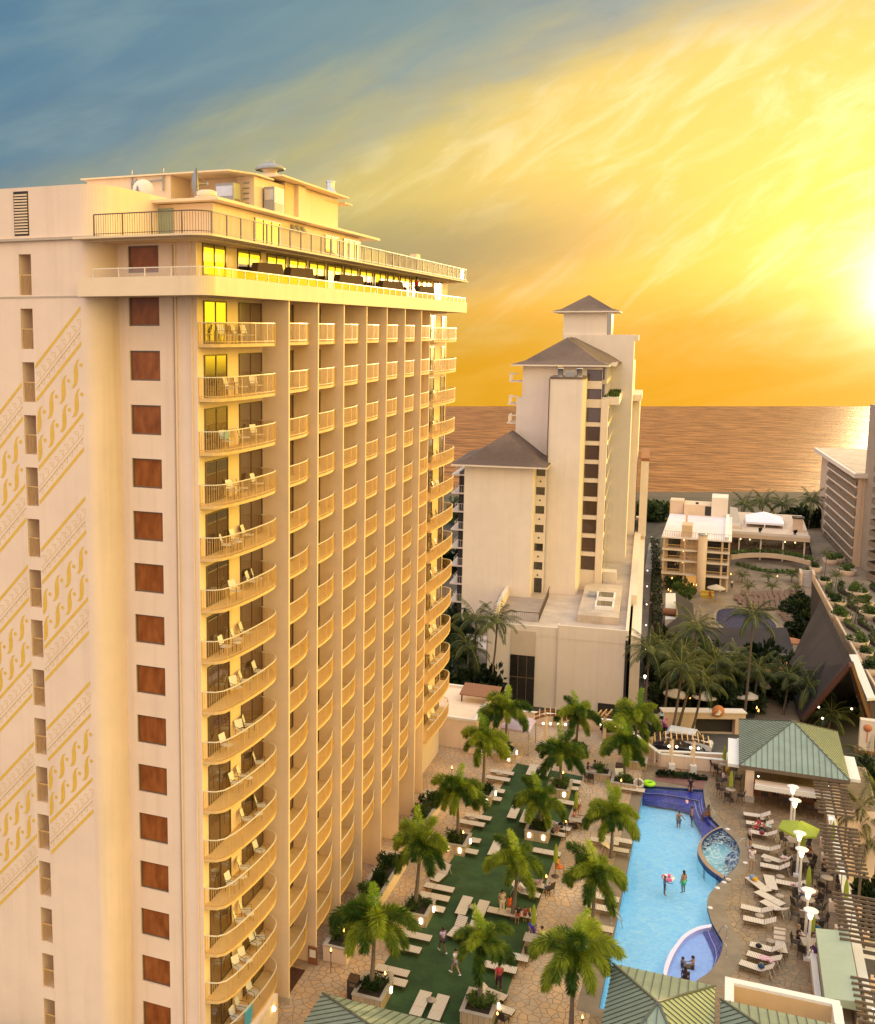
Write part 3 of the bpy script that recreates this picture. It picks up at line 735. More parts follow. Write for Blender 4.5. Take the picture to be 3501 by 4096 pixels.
edge2 = smooth(qq([(1505,178),(1440,240),(1385,310),(1368,390),(1385,480),(1415,570),(1470,670),(1510,740),(1515,800),(1490,880),(1440,970),(1370,1050),(1265,1120)]) + [(-.9,61.4),(-2.2,59.6),(-3.6,58.6),(-5.15,58.2)])
pool = [(-5.2,58.2),(-5.18,75),(-5.2,90.66)] + edge1 + ring_o[1:] + edge2[1:-1]
spa_r = smooth(kk([(1480,1005),(1560,1070),(1630,1150),(1662,1240),(1650,1340),(1605,1430),(1500,1530)]))
spa_l = smooth(kk([(1500,1530),(1380,1450),(1285,1340),(1242,1235),(1262,1140),(1340,1062),(1420,1020),(1480,1005)]))
spa = spa_r + spa_l[1:-1]
deck_out = [(-24,38),(8.6,38),(8.6,66),(9.4,92.0),(12.5,92.4),(12.5,102),(2.2,102),(1.0,96.4),(-4.0,95.6),(-8.4,102.6),(-20.0,101.5),(-24,101.5)]
deck_wall = [(x,y) for x,y in deck_out]
sheet('pool_deck', [deck_out, pool, spa], 0, M['flag'])
mb = MB(); n = len(deck_out)
mb.prism([(x*1.0,y) for x,y in deck_out], ZS-.5, -.004, cap=False)
mb.build('deck_podium', M['cream']); tag(bpy.data.objects['deck_podium'], kind='structure')
# wet concrete coping round the pool
def offset(pts, d, closed=True):
    P = [Vector(p) for p in pts]; n = len(P); out = []
    for i in range(n):
        a, b = (P[i-1] if closed or i else P[i]), (P[(i+1)%n] if closed or i < n-1 else P[i])
        t = (b-a).normalized(); out.append((P[i].x - t.y*d, P[i].y + t.x*d))
    return out
cop = [(-6.4,57.6),(-6.0,91.4)] + [tuple(vK(*p).xy) for p in ((1285,450),(1300,560))] + offset(smooth(kk([(1290,640),(1345,800),(1480,960),(1600,1060),(1690,1170),(1720,1260),(1700,1380),(1620,1500),(1520,1600)])),.25,False) + offset(edge2[8:-3], 1.15, False) + [(-3,57.2)]
sheet('shaded_terrace', [[(-5.6,56.9),(-5.6,95.2),(-4,95.4),(1,96.2),(2.2,101.8),(12.4,101.8),(12.4,92.5),(9.35,92.1),(8.5,66),(8.5,38),(-5.6,38)], pool, spa], .0025, M['flag_shaded'])  # overlay on the deck, carrying the painted dimness right of the pool
sheet('pool_coping', [cop, pool, spa], .004, M['coping'])
sheet('lawn', [[(-18.2,47.0),(-10.3,47.0),(-10.2,90.5),(-16.0,91.2),(-17.0,74)]], .008, M['turf'])
def tile_mat(name, col, var, scale=1.2):
    m = mat(name, col, .4, var, scale); return m
def caustic(name, c1, c2):  # ripples of caustic light painted into the base colour by noise
    m = bpy.data.materials.new(name); nt, N, Lk = nodes_of(m); b = N['Principled BSDF']; b.inputs['Roughness'].default_value = .5
    tc = N.new('ShaderNodeTexCoord'); n = N.new('ShaderNodeTexNoise'); n.inputs['Scale'].default_value = 1.8; n.inputs['Detail'].default_value = 5; n.inputs['Distortion'].default_value = 1.5
    Lk.new(tc.outputs['Object'], n.inputs['Vector'])
    r = N.new('ShaderNodeValToRGB'); e = r.color_ramp.elements; e[0].position = .35; e[0].color = c1+(1,); e[1].position = .7; e[1].color = c2+(1,)
    Lk.new(n.outputs['Fac'], r.inputs['Fac']); Lk.new(r.outputs['Color'], b.inputs['Base Color']); return m
M['poolfloor'] = caustic('pool_plaster', (.36,.82,1.0), (.60,.96,1.0))
M['shallow'] = caustic('shallow_plaster', (.40,.58,.92), (.52,.68,.98))
M['indigo'] = caustic('indigo_tile', (.022,.028,.27), (.05,.06,.42))
M['navy'] = caustic('navy_tile', (.02,.04,.14), (.05,.09,.24))
M['spafloor'] = caustic('spa_plaster', (.42,.68,.70), (.58,.82,.82))
pl = MB()
def zsheet(mb, loops, z, m):
    vs = [(p[0],p[1],z) for L_ in loops for p in L_]
    mb.add(vs, [tuple(t) for t in tessellate_polygon([[Vector((p[0],p[1],0)) for p in L_] for L_ in loops])], m)
zsheet(pl, [pool], -1.1, 0)
n = len(pool)
for i in range(n):
    a,b = pool[i], pool[(i+1)%n]; pl.quad((*a,-1.1),(*b,-1.1),(*b,-.25),(*a,-.25),0); pl.quad((*a,-.25),(*b,-.25),(*b,0),(*a,0),2)
pool_o = pl.build('swimming_pool', [M['poolfloor'], M['indigo'], M['navy']])
tag(pool_o, 'large bright blue swimming pool with a curved right edge', 'swimming pool')
# tiled steps and shelf along the far end and right edge, in two treads
def part_sheet(name, loops, z, m, th=.5):
    mb = MB(); zsheet(mb, loops, z, 0); L_ = loops[0]; k = len(L_)
    for i in range(k): mb.quad((*L_[i],z),(*L_[(i+1)%k],z),(*L_[(i+1)%k],z-th),(*L_[i],z-th),0)
    return mb.build(name, m, pool_o)
far_in = kk([(605,605),(760,640),(900,655),(1050,690),(1130,715),(1160,780),(1200,850),(1250,935)])
part_sheet('tile_step', [[(-5.18,90.6)] + edge1[:-1] + kk([(1455,985),(1380,1030),(1310,1080),(1255,990)]) + far_in[::-1]], -.45, M['indigo'])
part_sheet('tile_step', [[(-5.17,90.55)] + [(x-.02,y-.02) for x,y in edge1[:-1]] + kk([(1440,985),(1330,905),(1270,840),(1240,760),(1215,660),(1000,610),(800,580),(608,575)])], -.25, M['indigo'])
ln = MB()
for pth in ([(625,578),(800,585),(1000,615),(1215,660),(1235,760),(1262,850)],[(1170,670),(1190,760),(1225,850)],[(1245,640),(1252,720),(1280,800),(1330,880),(1400,950)]):
    ln.tube([(*vK(*p).xy,-.235) for p in pth], .022, 5)
ln.build('step_edge_line', mat('step_line', (.6,.6,.75), .5, 0), pool_o)
wad = qq([(1412,575),(1280,600),(1150,672),(1075,760),(1010,855),(970,960),(950,1060)])
wad = smooth(wad) + [(-2.3,60.5),(-2.0,60.0)]
wad_i = smooth(qq([(1408,602),(1290,628),(1180,690),(1110,770),(1055,860),(1010,970),(985,1070)])) + [(-1.7,60.9),(-1.5,60.6)]
i0 = min(range(len(edge2)), key=lambda i: (Vector(edge2[i])-Vector(wad[0])).length)
rim = [p for p in edge2[i0:-4]]
part_sheet('wading_floor', [wad_i + rim[::-1]], -.42, M['shallow'])
bw = MB(); 
for i in range(len(wad)-1):
    a,b,c,d = wad[i],wad[i+1],wad_i[i+1],wad_i[i]
    bw.quad((*a,-.06),(*b,-.06),(*c,-.06),(*d,-.06)); bw.quad((*a,-.06),(*b,-.06),(*b,-1),(*a,-1)); bw.quad((*d,-.06),(*c,-.06),(*c,-.42),(*d,-.42))
bw.build('wading_wall', mat('pale_plaster', (.85,.75,.95), .5, .05), pool_o)
st_in = smooth(qq([(1335,618),(1375,700),(1415,790),(1432,860),(1425,940),(1370,1030),(1275,1110)]))
part_sheet('tile_step', [st_in + [(x-.02,y) for x,y in rim[:-1][::-1]]], -.3, M['indigo'], .2)
l2 = MB().tube([(*vQ(*p).xy,-.28) for p in ((1375,600),(1410,690),(1450,770),(1462,850),(1440,930))], .025, 5)
l2.build('step_edge_line', mat('step_line2', (.6,.6,.75), .5, 0), pool_o)
# water surface
def water(name, tint, blend=.2, bs=.05, sc=2.2):
    m = bpy.data.materials.new(name); nt, N, Lk = nodes_of(m)
    t = N.new('ShaderNodeBsdfTransparent'); t.inputs['Color'].default_value = tint+(1,)
    g = N.new('ShaderNodeBsdfGlossy'); g.inputs['Roughness'].default_value = .06
    tc = N.new('ShaderNodeTexCoord'); n = N.new('ShaderNodeTexNoise'); n.inputs['Scale'].default_value = sc; n.inputs['Detail'].default_value = 6; n.inputs['Distortion'].default_value = .8
    mp = N.new('ShaderNodeMapping'); mp.inputs['Scale'].default_value = (1,1.7,1); mp.inputs['Rotation'].default_value = (0,0,.4); Lk.new(tc.outputs['Object'], mp.inputs['Vector']); Lk.new(mp.outputs[0], n.inputs['Vector'])
    bp = N.new('ShaderNodeBump'); bp.inputs['Strength'].default_value = .6; bp.inputs['Distance'].default_value = bs; Lk.new(n.outputs['Fac'], bp.inputs['Height'])
    lw = N.new('ShaderNodeFresnel'); lw.inputs['IOR'].default_value = 1.33; Lk.new(bp.outputs['Normal'], g.inputs['Normal']); Lk.new(bp.outputs['Normal'], lw.inputs['Normal'])
    x = N.new('ShaderNodeMixShader'); Lk.new(lw.outputs[0], x.inputs['Fac']); Lk.new(t.outputs[0], x.inputs[1]); Lk.new(g.outputs[0], x.inputs[2])
    Lk.new(x.outputs[0], N['Material Output'].inputs['Surface']); return m
M['water'] = water('pool_water', (.92,.97,1))
sheet('water_surface', [pool], -.1, M['water'], None, pool_o)
sb = MB(); zsheet(sb, [spa], -.9, 0); n = len(spa)
for i in range(n): a,b = spa[i],spa[(i+1)%n]; sb.quad((*a,-.9),(*b,-.9),(*b,.02),(*a,.02),1)
spa_o = sb.build('hot_tub', [M['spafloor'], M['navy']]); tag(spa_o, 'almond shaped hot tub with navy tile steps and foaming water', 'hot tub')
ring_i = spa_l
ro = ring_o[::-1]
rg = MB(); m_ = min(len(ro), len(ring_i))
def resample(pts, n):
    P = [Vector(p) for p in pts]; L_ = [0]
    for a,b in zip(P,P[1:]): L_.append(L_[-1]+(b-a).length)
    out = []
    for k in range(n):
        d = L_[-1]*k/(n-1); i = max(j for j in range(len(L_)) if L_[j] <= d+1e-9); i = min(i, len(P)-2)
        out.append(tuple(P[i] + (P[i+1]-P[i])*((d-L_[i])/max(1e-9, L_[i+1]-L_[i]))))
    return out
A_ = resample(ro, 30); B_ = resample(ring_i, 30)
for i in range(29):
    rg.quad((*A_[i],.16),(*A_[i+1],.16),(*B_[i+1],.16),(*B_[i],.16)); rg.quad((*A_[i],.16),(*A_[i+1],.16),(*A_[i+1],-1),(*A_[i],-1),1); rg.quad((*B_[i],.16),(*B_[i+1],.16),(*B_[i+1],-.3),(*B_[i],-.3),1)
rg.build('stone_rim', [mat('rim_stone', (.36,.235,.145), .5, .15, 2), M['navy']], spa_o)
stp = smooth(kk([(1610,1200),(1540,1235),(1500,1290),(1510,1345),(1590,1400),(1618,1420)]))
part = MB(); zsheet(part, [stp + [p for p in spa_r if p[1] < vK(0,1195).y + 3][::-1][4:22]], -.25, 0); part.build('step', M['navy'], spa_o)
l3 = MB()
for s_ in (0,45,85): l3.tube([(*vK(*p).xy,-.235) for p in ((1640-s_*.1,1215+s_*.2),(1560+s_*.8,1260+s_*.2),(1535+s_*.9,1300),(1560+s_*.8,1345),(1610,1385-s_*.2))], .02, 5)
l3.build('step_edge_line', mat('step_line3', (.5,.55,.65), .5, 0), spa_o)
def foam_mat():
    m = bpy.data.materials.new('foaming_water'); nt, N, Lk = nodes_of(m)
    t = N.new('ShaderNodeBsdfTransparent'); t.inputs['Color'].default_value = (.8,.92,.95,1)
    g = N.new('ShaderNodeBsdfDiffuse'); g.inputs['Color'].default_value = (.75,.85,.85,1)
    tc = N.new('ShaderNodeTexCoord'); n = N.new('ShaderNodeTexNoise'); n.inputs['Scale'].default_value = 1.5; n.inputs['Detail'].default_value = 9; n.inputs['Distortion'].default_value = 2.5; n.inputs['Roughness'].default_value = .7
    Lk.new(tc.outputs['Object'], n.inputs['Vector']); r = N.new('ShaderNodeMapRange'); r.inputs['From Min'].default_value = .47; r.inputs['From Max'].default_value = .68; r.inputs['To Max'].default_value = .85
    Lk.new(n.outputs['Fac'], r.inputs['Value']); x = N.new('ShaderNodeMixShader'); Lk.new(r.outputs['Result'], x.inputs['Fac']); Lk.new(t.outputs[0], x.inputs[1]); Lk.new(g.outputs[0], x.inputs[2])
    Lk.new(x.outputs[0], N['Material Output'].inputs['Surface']); return m
sheet('water_surface', [spa], -.08, foam_mat(), None, spa_o)

# ---------------------------------------------------------------- white stepped hotel
M['pane_brown'] = glass('brown_pane', (.075,.035,.016), .3)
PH_ = YAW - math.atan((1322-UP)/FP)
hotel = thing('stepped_hotel', 'white stepped hotel with brown hipped roofs standing before the sea', 'hotel', (0,0,0), PH_)
M['hotel'] = mat('white_stucco', (.76,.635,.51), .8, .06, .35, bump=.08, bscale=10, streak=.16)
M['hroof'] = pattern_mat('brown_shingle', 'brick', (.235,.145,.095), (.165,.105,.07), (.09,.06,.045), 1.6, .85, .03)
M['gravel'] = mat('gravel_roof', (.55,.43,.32), .9, .25, .35, bump=.2, bscale=20)
def hp(name, mb, mats, parent=None): return mb.build(name, mats, parent or hotel)
def hip(mb, a0, a1, b0, b1, z, zr, ra, rb0, rb1, m=0, lip=.22, flare=.25):
    """hipped roof with flared eaves; ridge at a=ra from rb0 to rb1"""
    k = .55
    def ringp(f, zz): return [(a0+(ra-a0)*f, b0+(rb0-b0)*f, zz),(a1+(ra-a1)*f, b0+(rb0-b0)*f, zz),(a1+(ra-a1)*f, b1+(rb1-b1)*f, zz),(a0+(ra-a0)*f, b1+(rb1-b1)*f, zz)]
    r0 = ringp(0,z); r1 = ringp(flare, z+(zr-z)*flare*k); rt = [(ra,rb0,zr),(ra,rb0,zr),(ra,rb1,zr),(ra,rb1,zr)]
    for i in range(4): j=(i+1)%4; mb.quad(r0[i],r0[j],r1[j],r1[i],m)
    mb.tri(r1[0],r1[1],rt[0],m); mb.quad(r1[1],r1[2],rt[2],rt[0],m); mb.tri(r1[2],r1[3],rt[2],m); mb.quad(r1[3],r1[0],rt[0],rt[2],m)
    return mb
def eave(mb, a0,a1,b0,b1,z,t=.22,m=0): return mb.box(a0+.02,a1-.02,b0+.02,b1-.02,z-t,z-.004,m)
ZP = 3.55
# podium
mb = MB().box(-17.1,-8.95,124.3,140,ZS-.4,ZP-.004); mb.box(-8.95,-1.25,124.0,205,ZS-.4,ZP-.004)
wp = mb
hp('podium_wall', wp, M['hotel'])
mb = MB().box(-16.9,-9.1,124.5,200,ZP-.003,ZP+.02); mb.box(-9.1,-1.5,124.2,204.5,ZP-.003,ZP+.012)
hp('podium_roof', mb, M['gravel'])
mb = MB()
for a0,a1,b0,b1,z1 in ((-17.12,-8.9,124.26,124.5,3.78),(-8.95,-1.2,123.96,124.2,4.22),(-1.5,-1.2,124.2,142,4.22),(-1.5,-.5,142,205,4.15),(-9.0,-8.85,124.2,124.8,4.2),(-17.12,-16.9,124.5,133.5,3.78)):
    mb.box(a0,a1,b0,b1,ZP-.9,z1)
hp('parapet', mb, M['hotel'])
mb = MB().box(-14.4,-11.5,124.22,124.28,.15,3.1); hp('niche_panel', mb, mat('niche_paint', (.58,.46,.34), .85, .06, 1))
w = hp('tall_window', MB().box(-14.38,-11.52,124.15,124.21,-6.2,.12), M['pane']); fr_ = MB()
for a in (-13.45,-12.45): fr_.box(a-.04,a+.04,124.08,124.15,-6.2,.12)
fr_.box(-14.38,-11.52,124.08,124.15,-2.6,-2.5); fr_.build('mullion', M['frame'], w)
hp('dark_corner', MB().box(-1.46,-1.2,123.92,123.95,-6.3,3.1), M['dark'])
hp('dark_opening', MB().box(-4.2,-1.6,123.9,123.95,-6.2,-4.6), M['dark'])
hp('side_strip', MB().box(-.9,.2,126,205,ZS,2.9), M['hotel'])
M['bracket'] = mat('bracket_lamp', (1,1,1), .4, 0, emit=(1,.9,.75), estr=4)
for i in range(6): hp('street_lamp_bracket', MB().bar((.2,130+12.2*i,-3),(.8,130+12.2*i,-2.95),.05,None,1).ell((.85,130+12.2*i,-3),.10,10,0), [M['bracket'], M['grey']])
# plinth with roof hatches
mb = MB().box(-7.1,-2.4,128.4,145.6,ZP,4.5); hp('roof_plinth', mb, M['gravel'])
for b0,b1 in ((131.6,134.6),(136.2,139.4)):
    f = hp('roof_hatch', MB().box(-5.3,-3.1,b0,b1,4.5,4.95), M['white']); MB().box(-5.1,-3.3,b0+.25,b1-.25,4.955,4.975).build('hatch_glass', M['pane'], f)
hp('roof_hatch_small', MB().box(-6.4,-5.5,137.6,139.6,4.5,4.8), M['grey'])
hp('roof_unit', MB().box(-5.4,-3.4,151,153,ZP,5.0), M['hotel'])
# sunken terrace in front of the low tower
mb = MB()
for i in range(48): mb.box(-11.5+0,-11.46,127.0+i*.28,127.03+i*.28,ZP,4.6)
for i in range(14): mb.box(-14.6+i*.23,-14.57+i*.23,127.0,127.04,ZP,4.6)
mb.bar((-11.48,127,4.65),(-11.48,141,4.65),.09); mb.bar((-14.6,127.02,4.65),(-11.48,127.02,4.65),.09)
hp('terrace_railing', mb, M['darkrail'])
hp('terrace_floor', MB().box(-16.8,-11.6,126.9,138.2,ZP+.02,ZP+.1), mat('terrace_paving', (.36,.28,.22), .85, .15, 1))
hp('terrace_wall', MB().box(-16.85,-16.4,128,138.3,ZP,4.9), M['hotel'])
# low tower
ni = [(-13.7,-12.56,20.3-2.51*k-1.06,20.3-2.51*k) for k in range(7)]
mb = MB().box(-22.6,-13.75,138.3,160,ZS,20.75)
wallgrid(mb, (0,141.6,0), (1,0,0), (0,-1,0), (-13.75,-12.3), (ZP,21), [h for h in ni[:6]] + [(-13.6,-12.56,ZP,5.6)], .25)
hp('low_tower_wall', mb, M['hotel'])
for a,b,c,d in ni[:6] + [(-13.6,-12.56,ZP,5.6)]:
    w = hp('window', MB().box(a,b,141.86,141.9,c,d), M['frame']); MB().quad((a+.06,141.85,c+.05),(b-.06,141.85,c+.05),(b-.06,141.85,d-.05),(a+.06,141.85,d-.05)).build('pane', M['pane'], w)
for k in range(6): hp('vent_hole', MB().box(-13.25,-13.05,141.56,141.598,18.45-2.51*k,18.65-2.51*k), M['dark'])
hp('low_roof', hip(MB(), -24.2,-11.9,137.0,153,20.95,24.7,-17.6,142,147), M['hroof']); hp('low_eave', eave(MB(),-24.2,-11.9,137,153,20.95), M['hotel'])
mb = MB()
for k in range(8):
    z = 19.0-2.5*k; mb.box(-24.9,-22.62,141.9,158,z-.2,z)
    for i in range(9): mb.box(-24.4,-24.36,142+i*2,142.04+i*2,z,z+1)
    mb.box(-24.42,-24.36,142,158,z+.95,z+1.0); mb.box(-24.4,-22.6,141.98,142.02,z+.95,z+1.0); 
    for i in range(7): mb.box(-24.3+i*.25,-24.27+i*.25,141.98,142.02,z,z+.95)
hp('side_balcony_stack', mb, M['hotel'])
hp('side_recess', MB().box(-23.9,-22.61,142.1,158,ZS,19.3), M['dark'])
# central slab and mid tower
chp = [(-12.3,141.9),(-8.3,141.9),(-8.0,142.4),(-8.0,150),(-12.3,150)]
hp('central_wall', MB().prism(chp, ZP-.5, 31.95), M['hotel'])
hp('central_cap', MB().prism([(-12.4,141.8),(-8.25,141.8),(-7.92,142.35),(-7.92,150),(-12.4,150)], 31.96, 32.2), M['hroof'])
for a in (-11.2,-8.8):
    hp('roof_vent', MB().lathe([(.36,0),(.36,1.0),(.42,1.0),(.42,1.1),(.001,1.12)], (a,143.2,32.2), 14), M['steel'])
hp('roof_machine', MB().box(-10.6,-9.4,143,144.4,32.2,32.9), M['grey'])
hp('downpipe', MB().tube([(-12.42,141.75,ZP),(-12.42,141.75,32)], .07, 6), M['frame'])
mb = MB().box(-16.5,-12.31,147.5,152,29.0,33.45); mb.box(-17.25,-12.32,147.45,152,ZP,29.0)
wr = [(-8.1,-6.15,31.5-0,33.0),(-8.1,-6.15,29.05,30.45)] + [(-8.1,-6.15,25.98-2.52*k,27.95-2.52*k) for k in range(9)]
wallgrid(mb, (0,147.5,0), (1,0,0), (0,-1,0), (-12.3,-6.1), (ZP-.3,33.3), wr, .4)
hp('mid_tower_wall', mb, M['hotel'])
for a,b,c,d in wr:
    w = hp('window', MB().box(a,b,147.9,147.95,c,d), M['frame'])
    MB().quad((a+.1,147.88,c+.08),(b-.1,147.88,c+.08),(b-.1,147.88,d-.08),(a+.1,147.88,d-.08)).build('pane', M['pane_brown'], w)
mb = MB(); mb.box(-6.1,-5.2,147.3,170,ZP,29.0); hp('bay_wall', mb, M['hotel'])
for k in range(10):
    z = 27.9-2.52*k; hp('side_window', MB().box(-5.19,-5.12,149,168,z-1.9,z), M['pane'])
# roof terrace with planter
pt = hp('terrace_planter', MB().box(-6.2,-3.9,149,168,28.3,29.3), M['hotel']); 
g_ = MB()
for i in range(400):
    x,y = random.uniform(-6.0,-4.1), random.uniform(149.2,167.8); g_.tri((x,y,29.25),(x+random.uniform(-.3,.3),y+.2,29.25),(x+random.uniform(-.2,.2),y+random.uniform(-.2,.2),29.7))
M['leaf'] = leafmat('shrub_leaf', (.02,.045,.008), (.11,.17,.03))
g_.build('planter_plants', M['leaf'], pt)
mb = MB(); 
for i in range(6): mb.box(-6.15,-5.6,150+i*2.9,150.35+i*2.9,29,33.3)
mb.box(-6.15,-5.6,149.5,168,31.0,31.6); hp('terrace_frame', mb, M['hotel']); hp('terrace_glazing', MB().box(-6.1,-5.85,149.6,168,29.3,33.2), M['pane'])
for i in range(7): hp('pergola_beam', MB().box(-6.3,-4.6,152+i*2.4,152.3+i*2.4,33.3,33.7), M['hotel'])
hp('rear_roof', MB().quad((-11,156,37.15),(-6.2,151,33.68),(-3.35,170,33.42),(-3.35,182,33.42)).tri((-11,156,37.15),(-3.35,182,33.42),(-11,182,37.15)), M['hroof'])
hp('mid_roof', hip(MB(), -18.0,-5.2,146.2,176,33.65,37.2,-11.2,153,163), M['hroof']); hp('mid_eave', eave(MB(),-18.0,-5.2,146.2,176,33.65), M['hotel'])
for k,z in enumerate((31.3,28.2,25.6,23,20.4,17.8)):
    hp('side_balcony', MB().box(-18.4-(.2 if k else 0),-16.6 if k == 0 else -17.3,148.5,152,z-.15,z).box(-18.4,-18.35,148.5,152,z,z+1.1).box(-18.4,-17.2,148.48,148.53,z+.9,z+1.1), M['hotel'])
# tall fins on the street side and top tower
mb = MB().box(-5.6,-3.25,174,200,ZP,33.2); hp('side_fin', mb, M['hotel'])
hp('side_fin', MB().box(-4.5,-2.75,181,204,ZP,33.0), M['hotel'])
hp('side_fin', MB().box(-3.8,-1.6,188,204,ZP,26.5), M['hotel'])
hp('side_fin_roof', MB().box(-5.8,-3.2,173.8,182,33.2,33.4), M['hroof'])
hp('roof_vent', MB().lathe([(.4,0),(.4,1.2),(.5,1.25),(.001,1.4)], (-3.6,174.6,33.4), 14), M['steel'])
hp('upper_slab', MB().box(-12.6,-2.55,165,172,ZP,37.55), M['hotel']); hp('upper_slab', MB().box(-2.6,-1.95,165.2,172,36.7,37.5), M['hotel'])
hp('top_tower_wall', MB().box(-12.75,-6.5,165.3,175,37,41.1), M['hotel']); hp('top_tower_glazing', MB().box(-6.49,-5.9,166,174.5,37.6,41.0), M['pane_amber'])
hp('top_roof', hip(MB(), -14.3,-4.7,164.2,178,41.05,43.5,-9.4,169,173), M['hroof']); hp('top_eave', eave(MB(),-14.3,-4.7,164.2,178,41.05), M['hotel'])
t_ = hp('planter', MB().box(-3.0,-1.3,186,203,26.6,27.6), M['hotel'])
hp('far_annex', MB().box(-.95,.3,188,204,ZP,16.4), M['hotel']); hp('far_annex_roof', MB().box(-1.0,.35,187.9,204,16.4,16.9), mat('brick_red_roof', (.3,.12,.06), .8, .1))
# ---------------------------------------------------------------- kit: furniture, plants, people
def stripe_mat(name, c1, c2, scale, axis='X'):
    m = bpy.data.materials.new(name); nt, N, Lk = nodes_of(m); b = N['Principled BSDF']; b.inputs['Roughness'].default_value = .6
    tc = N.new('ShaderNodeTexCoord'); w = N.new('ShaderNodeTexWave'); w.bands_direction = axis; w.inputs['Scale'].default_value = scale; w.inputs['Distortion'].default_value = .3
    Lk.new(tc.outputs['Object'], w.inputs['Vector']); r = N.new('ShaderNodeValToRGB'); e = r.color_ramp.elements
    e[0].position = .12; e[0].color = c2+(1,); e[1].position = .3; e[1].color = c1+(1,)
    Lk.new(w.outputs['Fac'], r.inputs['Fac']); Lk.new(r.outputs['Color'], b.inputs['Base Color']); return m
M['strap'] = stripe_mat('lounger_straps', (.78,.66,.52), (.34,.26,.19), 3.4)
M['strap_brown'] = stripe_mat('brown_straps', (.21,.105,.058), (.09,.05,.03), 3.4)
M['tablestone'] = mat('table_top', (.42,.33,.25), .6, .15, 6)
M['wood'] = mat('dark_wood', (.10,.055,.03), .65, .3, 3, stretch=(1,6,6))
M['redwood'] = mat('red_brown_wood', (.26,.10,.035), .6, .3, 3, stretch=(1,6,6))
M['greybeam'] = mat('weathered_beam', (.15,.105,.07), .8, .3, 3, stretch=(1,6,6))
M['stone'] = pattern_mat('planter_stone', 'brick', (.60,.43,.24), (.42,.31,.20), (.24,.17,.11), 1.6, .8, .02)
M['cap'] = mat('stone_cap', (.46,.39,.33), .8, .15, 3)
M['soil'] = mat('soil', (.05,.035,.02), .95, .3, 3)
M['chair'] = mat('dark_rattan', (.035,.024,.018), .6, .2, 8)
M['chairm'] = mat('bronze_tube', (.09,.05,.035), .4, .1, 5)
M['lime'] = mat('lime_canvas', (.34,.40,.035), .75, .1, 2)
M['umb_or'] = mat('orange_canvas', (.62,.22,.08), .75, .12, 2)
M['umb_wh'] = mat('pale_canvas', (.52,.42,.30), .75, .1, 2)
M['tentw'] = mat('white_canvas', (.86,.82,.80), .7, .04, 1)
M['tentp'] = mat('lilac_canvas', (.72,.56,.68), .7, .05, 1)
M['flame'] = mat('flame', (1,.6,.2), .5, 0, emit=(1,.42,.09), estr=9)
M['lamp'] = mat('lamp_shade', (1,.9,.7), .5, 0, emit=(1,.72,.32), estr=7)
M['bulb'] = mat('white_bulb', (1,1,1), .5, 0, emit=(1,.8,.55), estr=6)
M['copper'] = pattern_mat('green_metal_roof', 'brick', (.20,.33,.24), (.17,.28,.21), (.19,.30,.22), .3, .38, .0)
M['copper2'] = mat('green_roof_panel', (.26,.32,.235), .5, .16, .8, metal=.1)
M['seam'] = mat('roof_seam', (.09,.10,.075), .5, .1, 3)
M['trunk'] = mat('palm_trunk', (.20,.155,.12), .9, .35, 2, stretch=(1,1,9), bump=.3)
M['trunk_b'] = mat('coconut_trunk', (.13,.09,.065), .9, .35, 2, stretch=(1,1,9), bump=.3)
M['shaft'] = mat('crown_shaft', (.25,.27,.07), .5, .2, 2, stretch=(1,1,5))
M['frond'] = leafmat('bushy_frond', (.045,.10,.008), (.34,.40,.03))
M['frond_new'] = leafmat('young_frond', (.16,.30,.015), (.42,.52,.04))
M['cocofrond'] = leafmat('coconut_frond', (.02,.035,.008), (.12,.135,.025))
M['rachis'] = mat('frond_rib', (.20,.20,.05), .6, .1, 3)
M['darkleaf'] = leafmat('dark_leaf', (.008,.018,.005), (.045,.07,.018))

# loungers
def lounger(label, group, back, cloth='strap', name='sun_lounger'):
    t = thing(name, label, 'sun lounger', group=group)
    hw, h = .33, .34
    f = MB()
    for s in (-1,1): f.bar((-.25 if back else -1.0, s*hw, h-.03),(1.0,s*hw,h-.03),.045,.05)
    for x in (1.0,-.25): f.bar((x,-hw,h-.03),(x,hw,h-.03),.045,.05)
    f.build('frame', M['chairm'], t)
    s_ = MB()
    if back: s_.box(-.24,.99,-hw+.02,hw-.02,h-.005,h+.02)
    else: s_.box(-.30,.99,-hw-.02,hw+.02,h-.005,h+.025)
    s_.build('seat', M[cloth], t)
    b = MB(); L_ = .78
    if back:
        c, n_ = math.cos(back), math.sin(back)
        R = lambda x,y,z: (-.26 - x*c - z*n_*0, y, h + x*n_ + z)
        b.add([R(0,-hw,0),R(L_,-hw,0),R(L_,hw,0),R(0,hw,0),R(0,-hw,.03),R(L_,-hw,.03),R(L_,hw,.03),R(0,hw,.03)],
              [(0,1,2,3),(7,6,5,4),(0,4,5,1),(1,5,6,2),(2,6,7,3),(3,7,4,0)])
        b.bar(R(.55,-hw,0), (-.95,-hw,.05), .03); b.bar(R(.55,hw,0), (-.95,hw,.05), .03)
    else: b.box(-1.0,-.32,-hw-.02,hw+.02,h-.005,h+.025)
    b.build('backrest', M[cloth], t)
    for x in (.85,-.75):
        for s in (-1,1): MB().tube([(x,s*hw,h-.05),(x+(.06 if x>0 else -.06),s*hw,.01)], .022, 6).build('leg', M['chairm'], t)
    return t
lg_flat = lounger('proto','loungers on the lawn',0); lg_rec = lounger('proto','loungers on the lawn',.62); lg_up = lounger('proto', 'loungers by the pool', 1.25)
lg_deck = lounger('proto', 'loungers by the pool', .5)
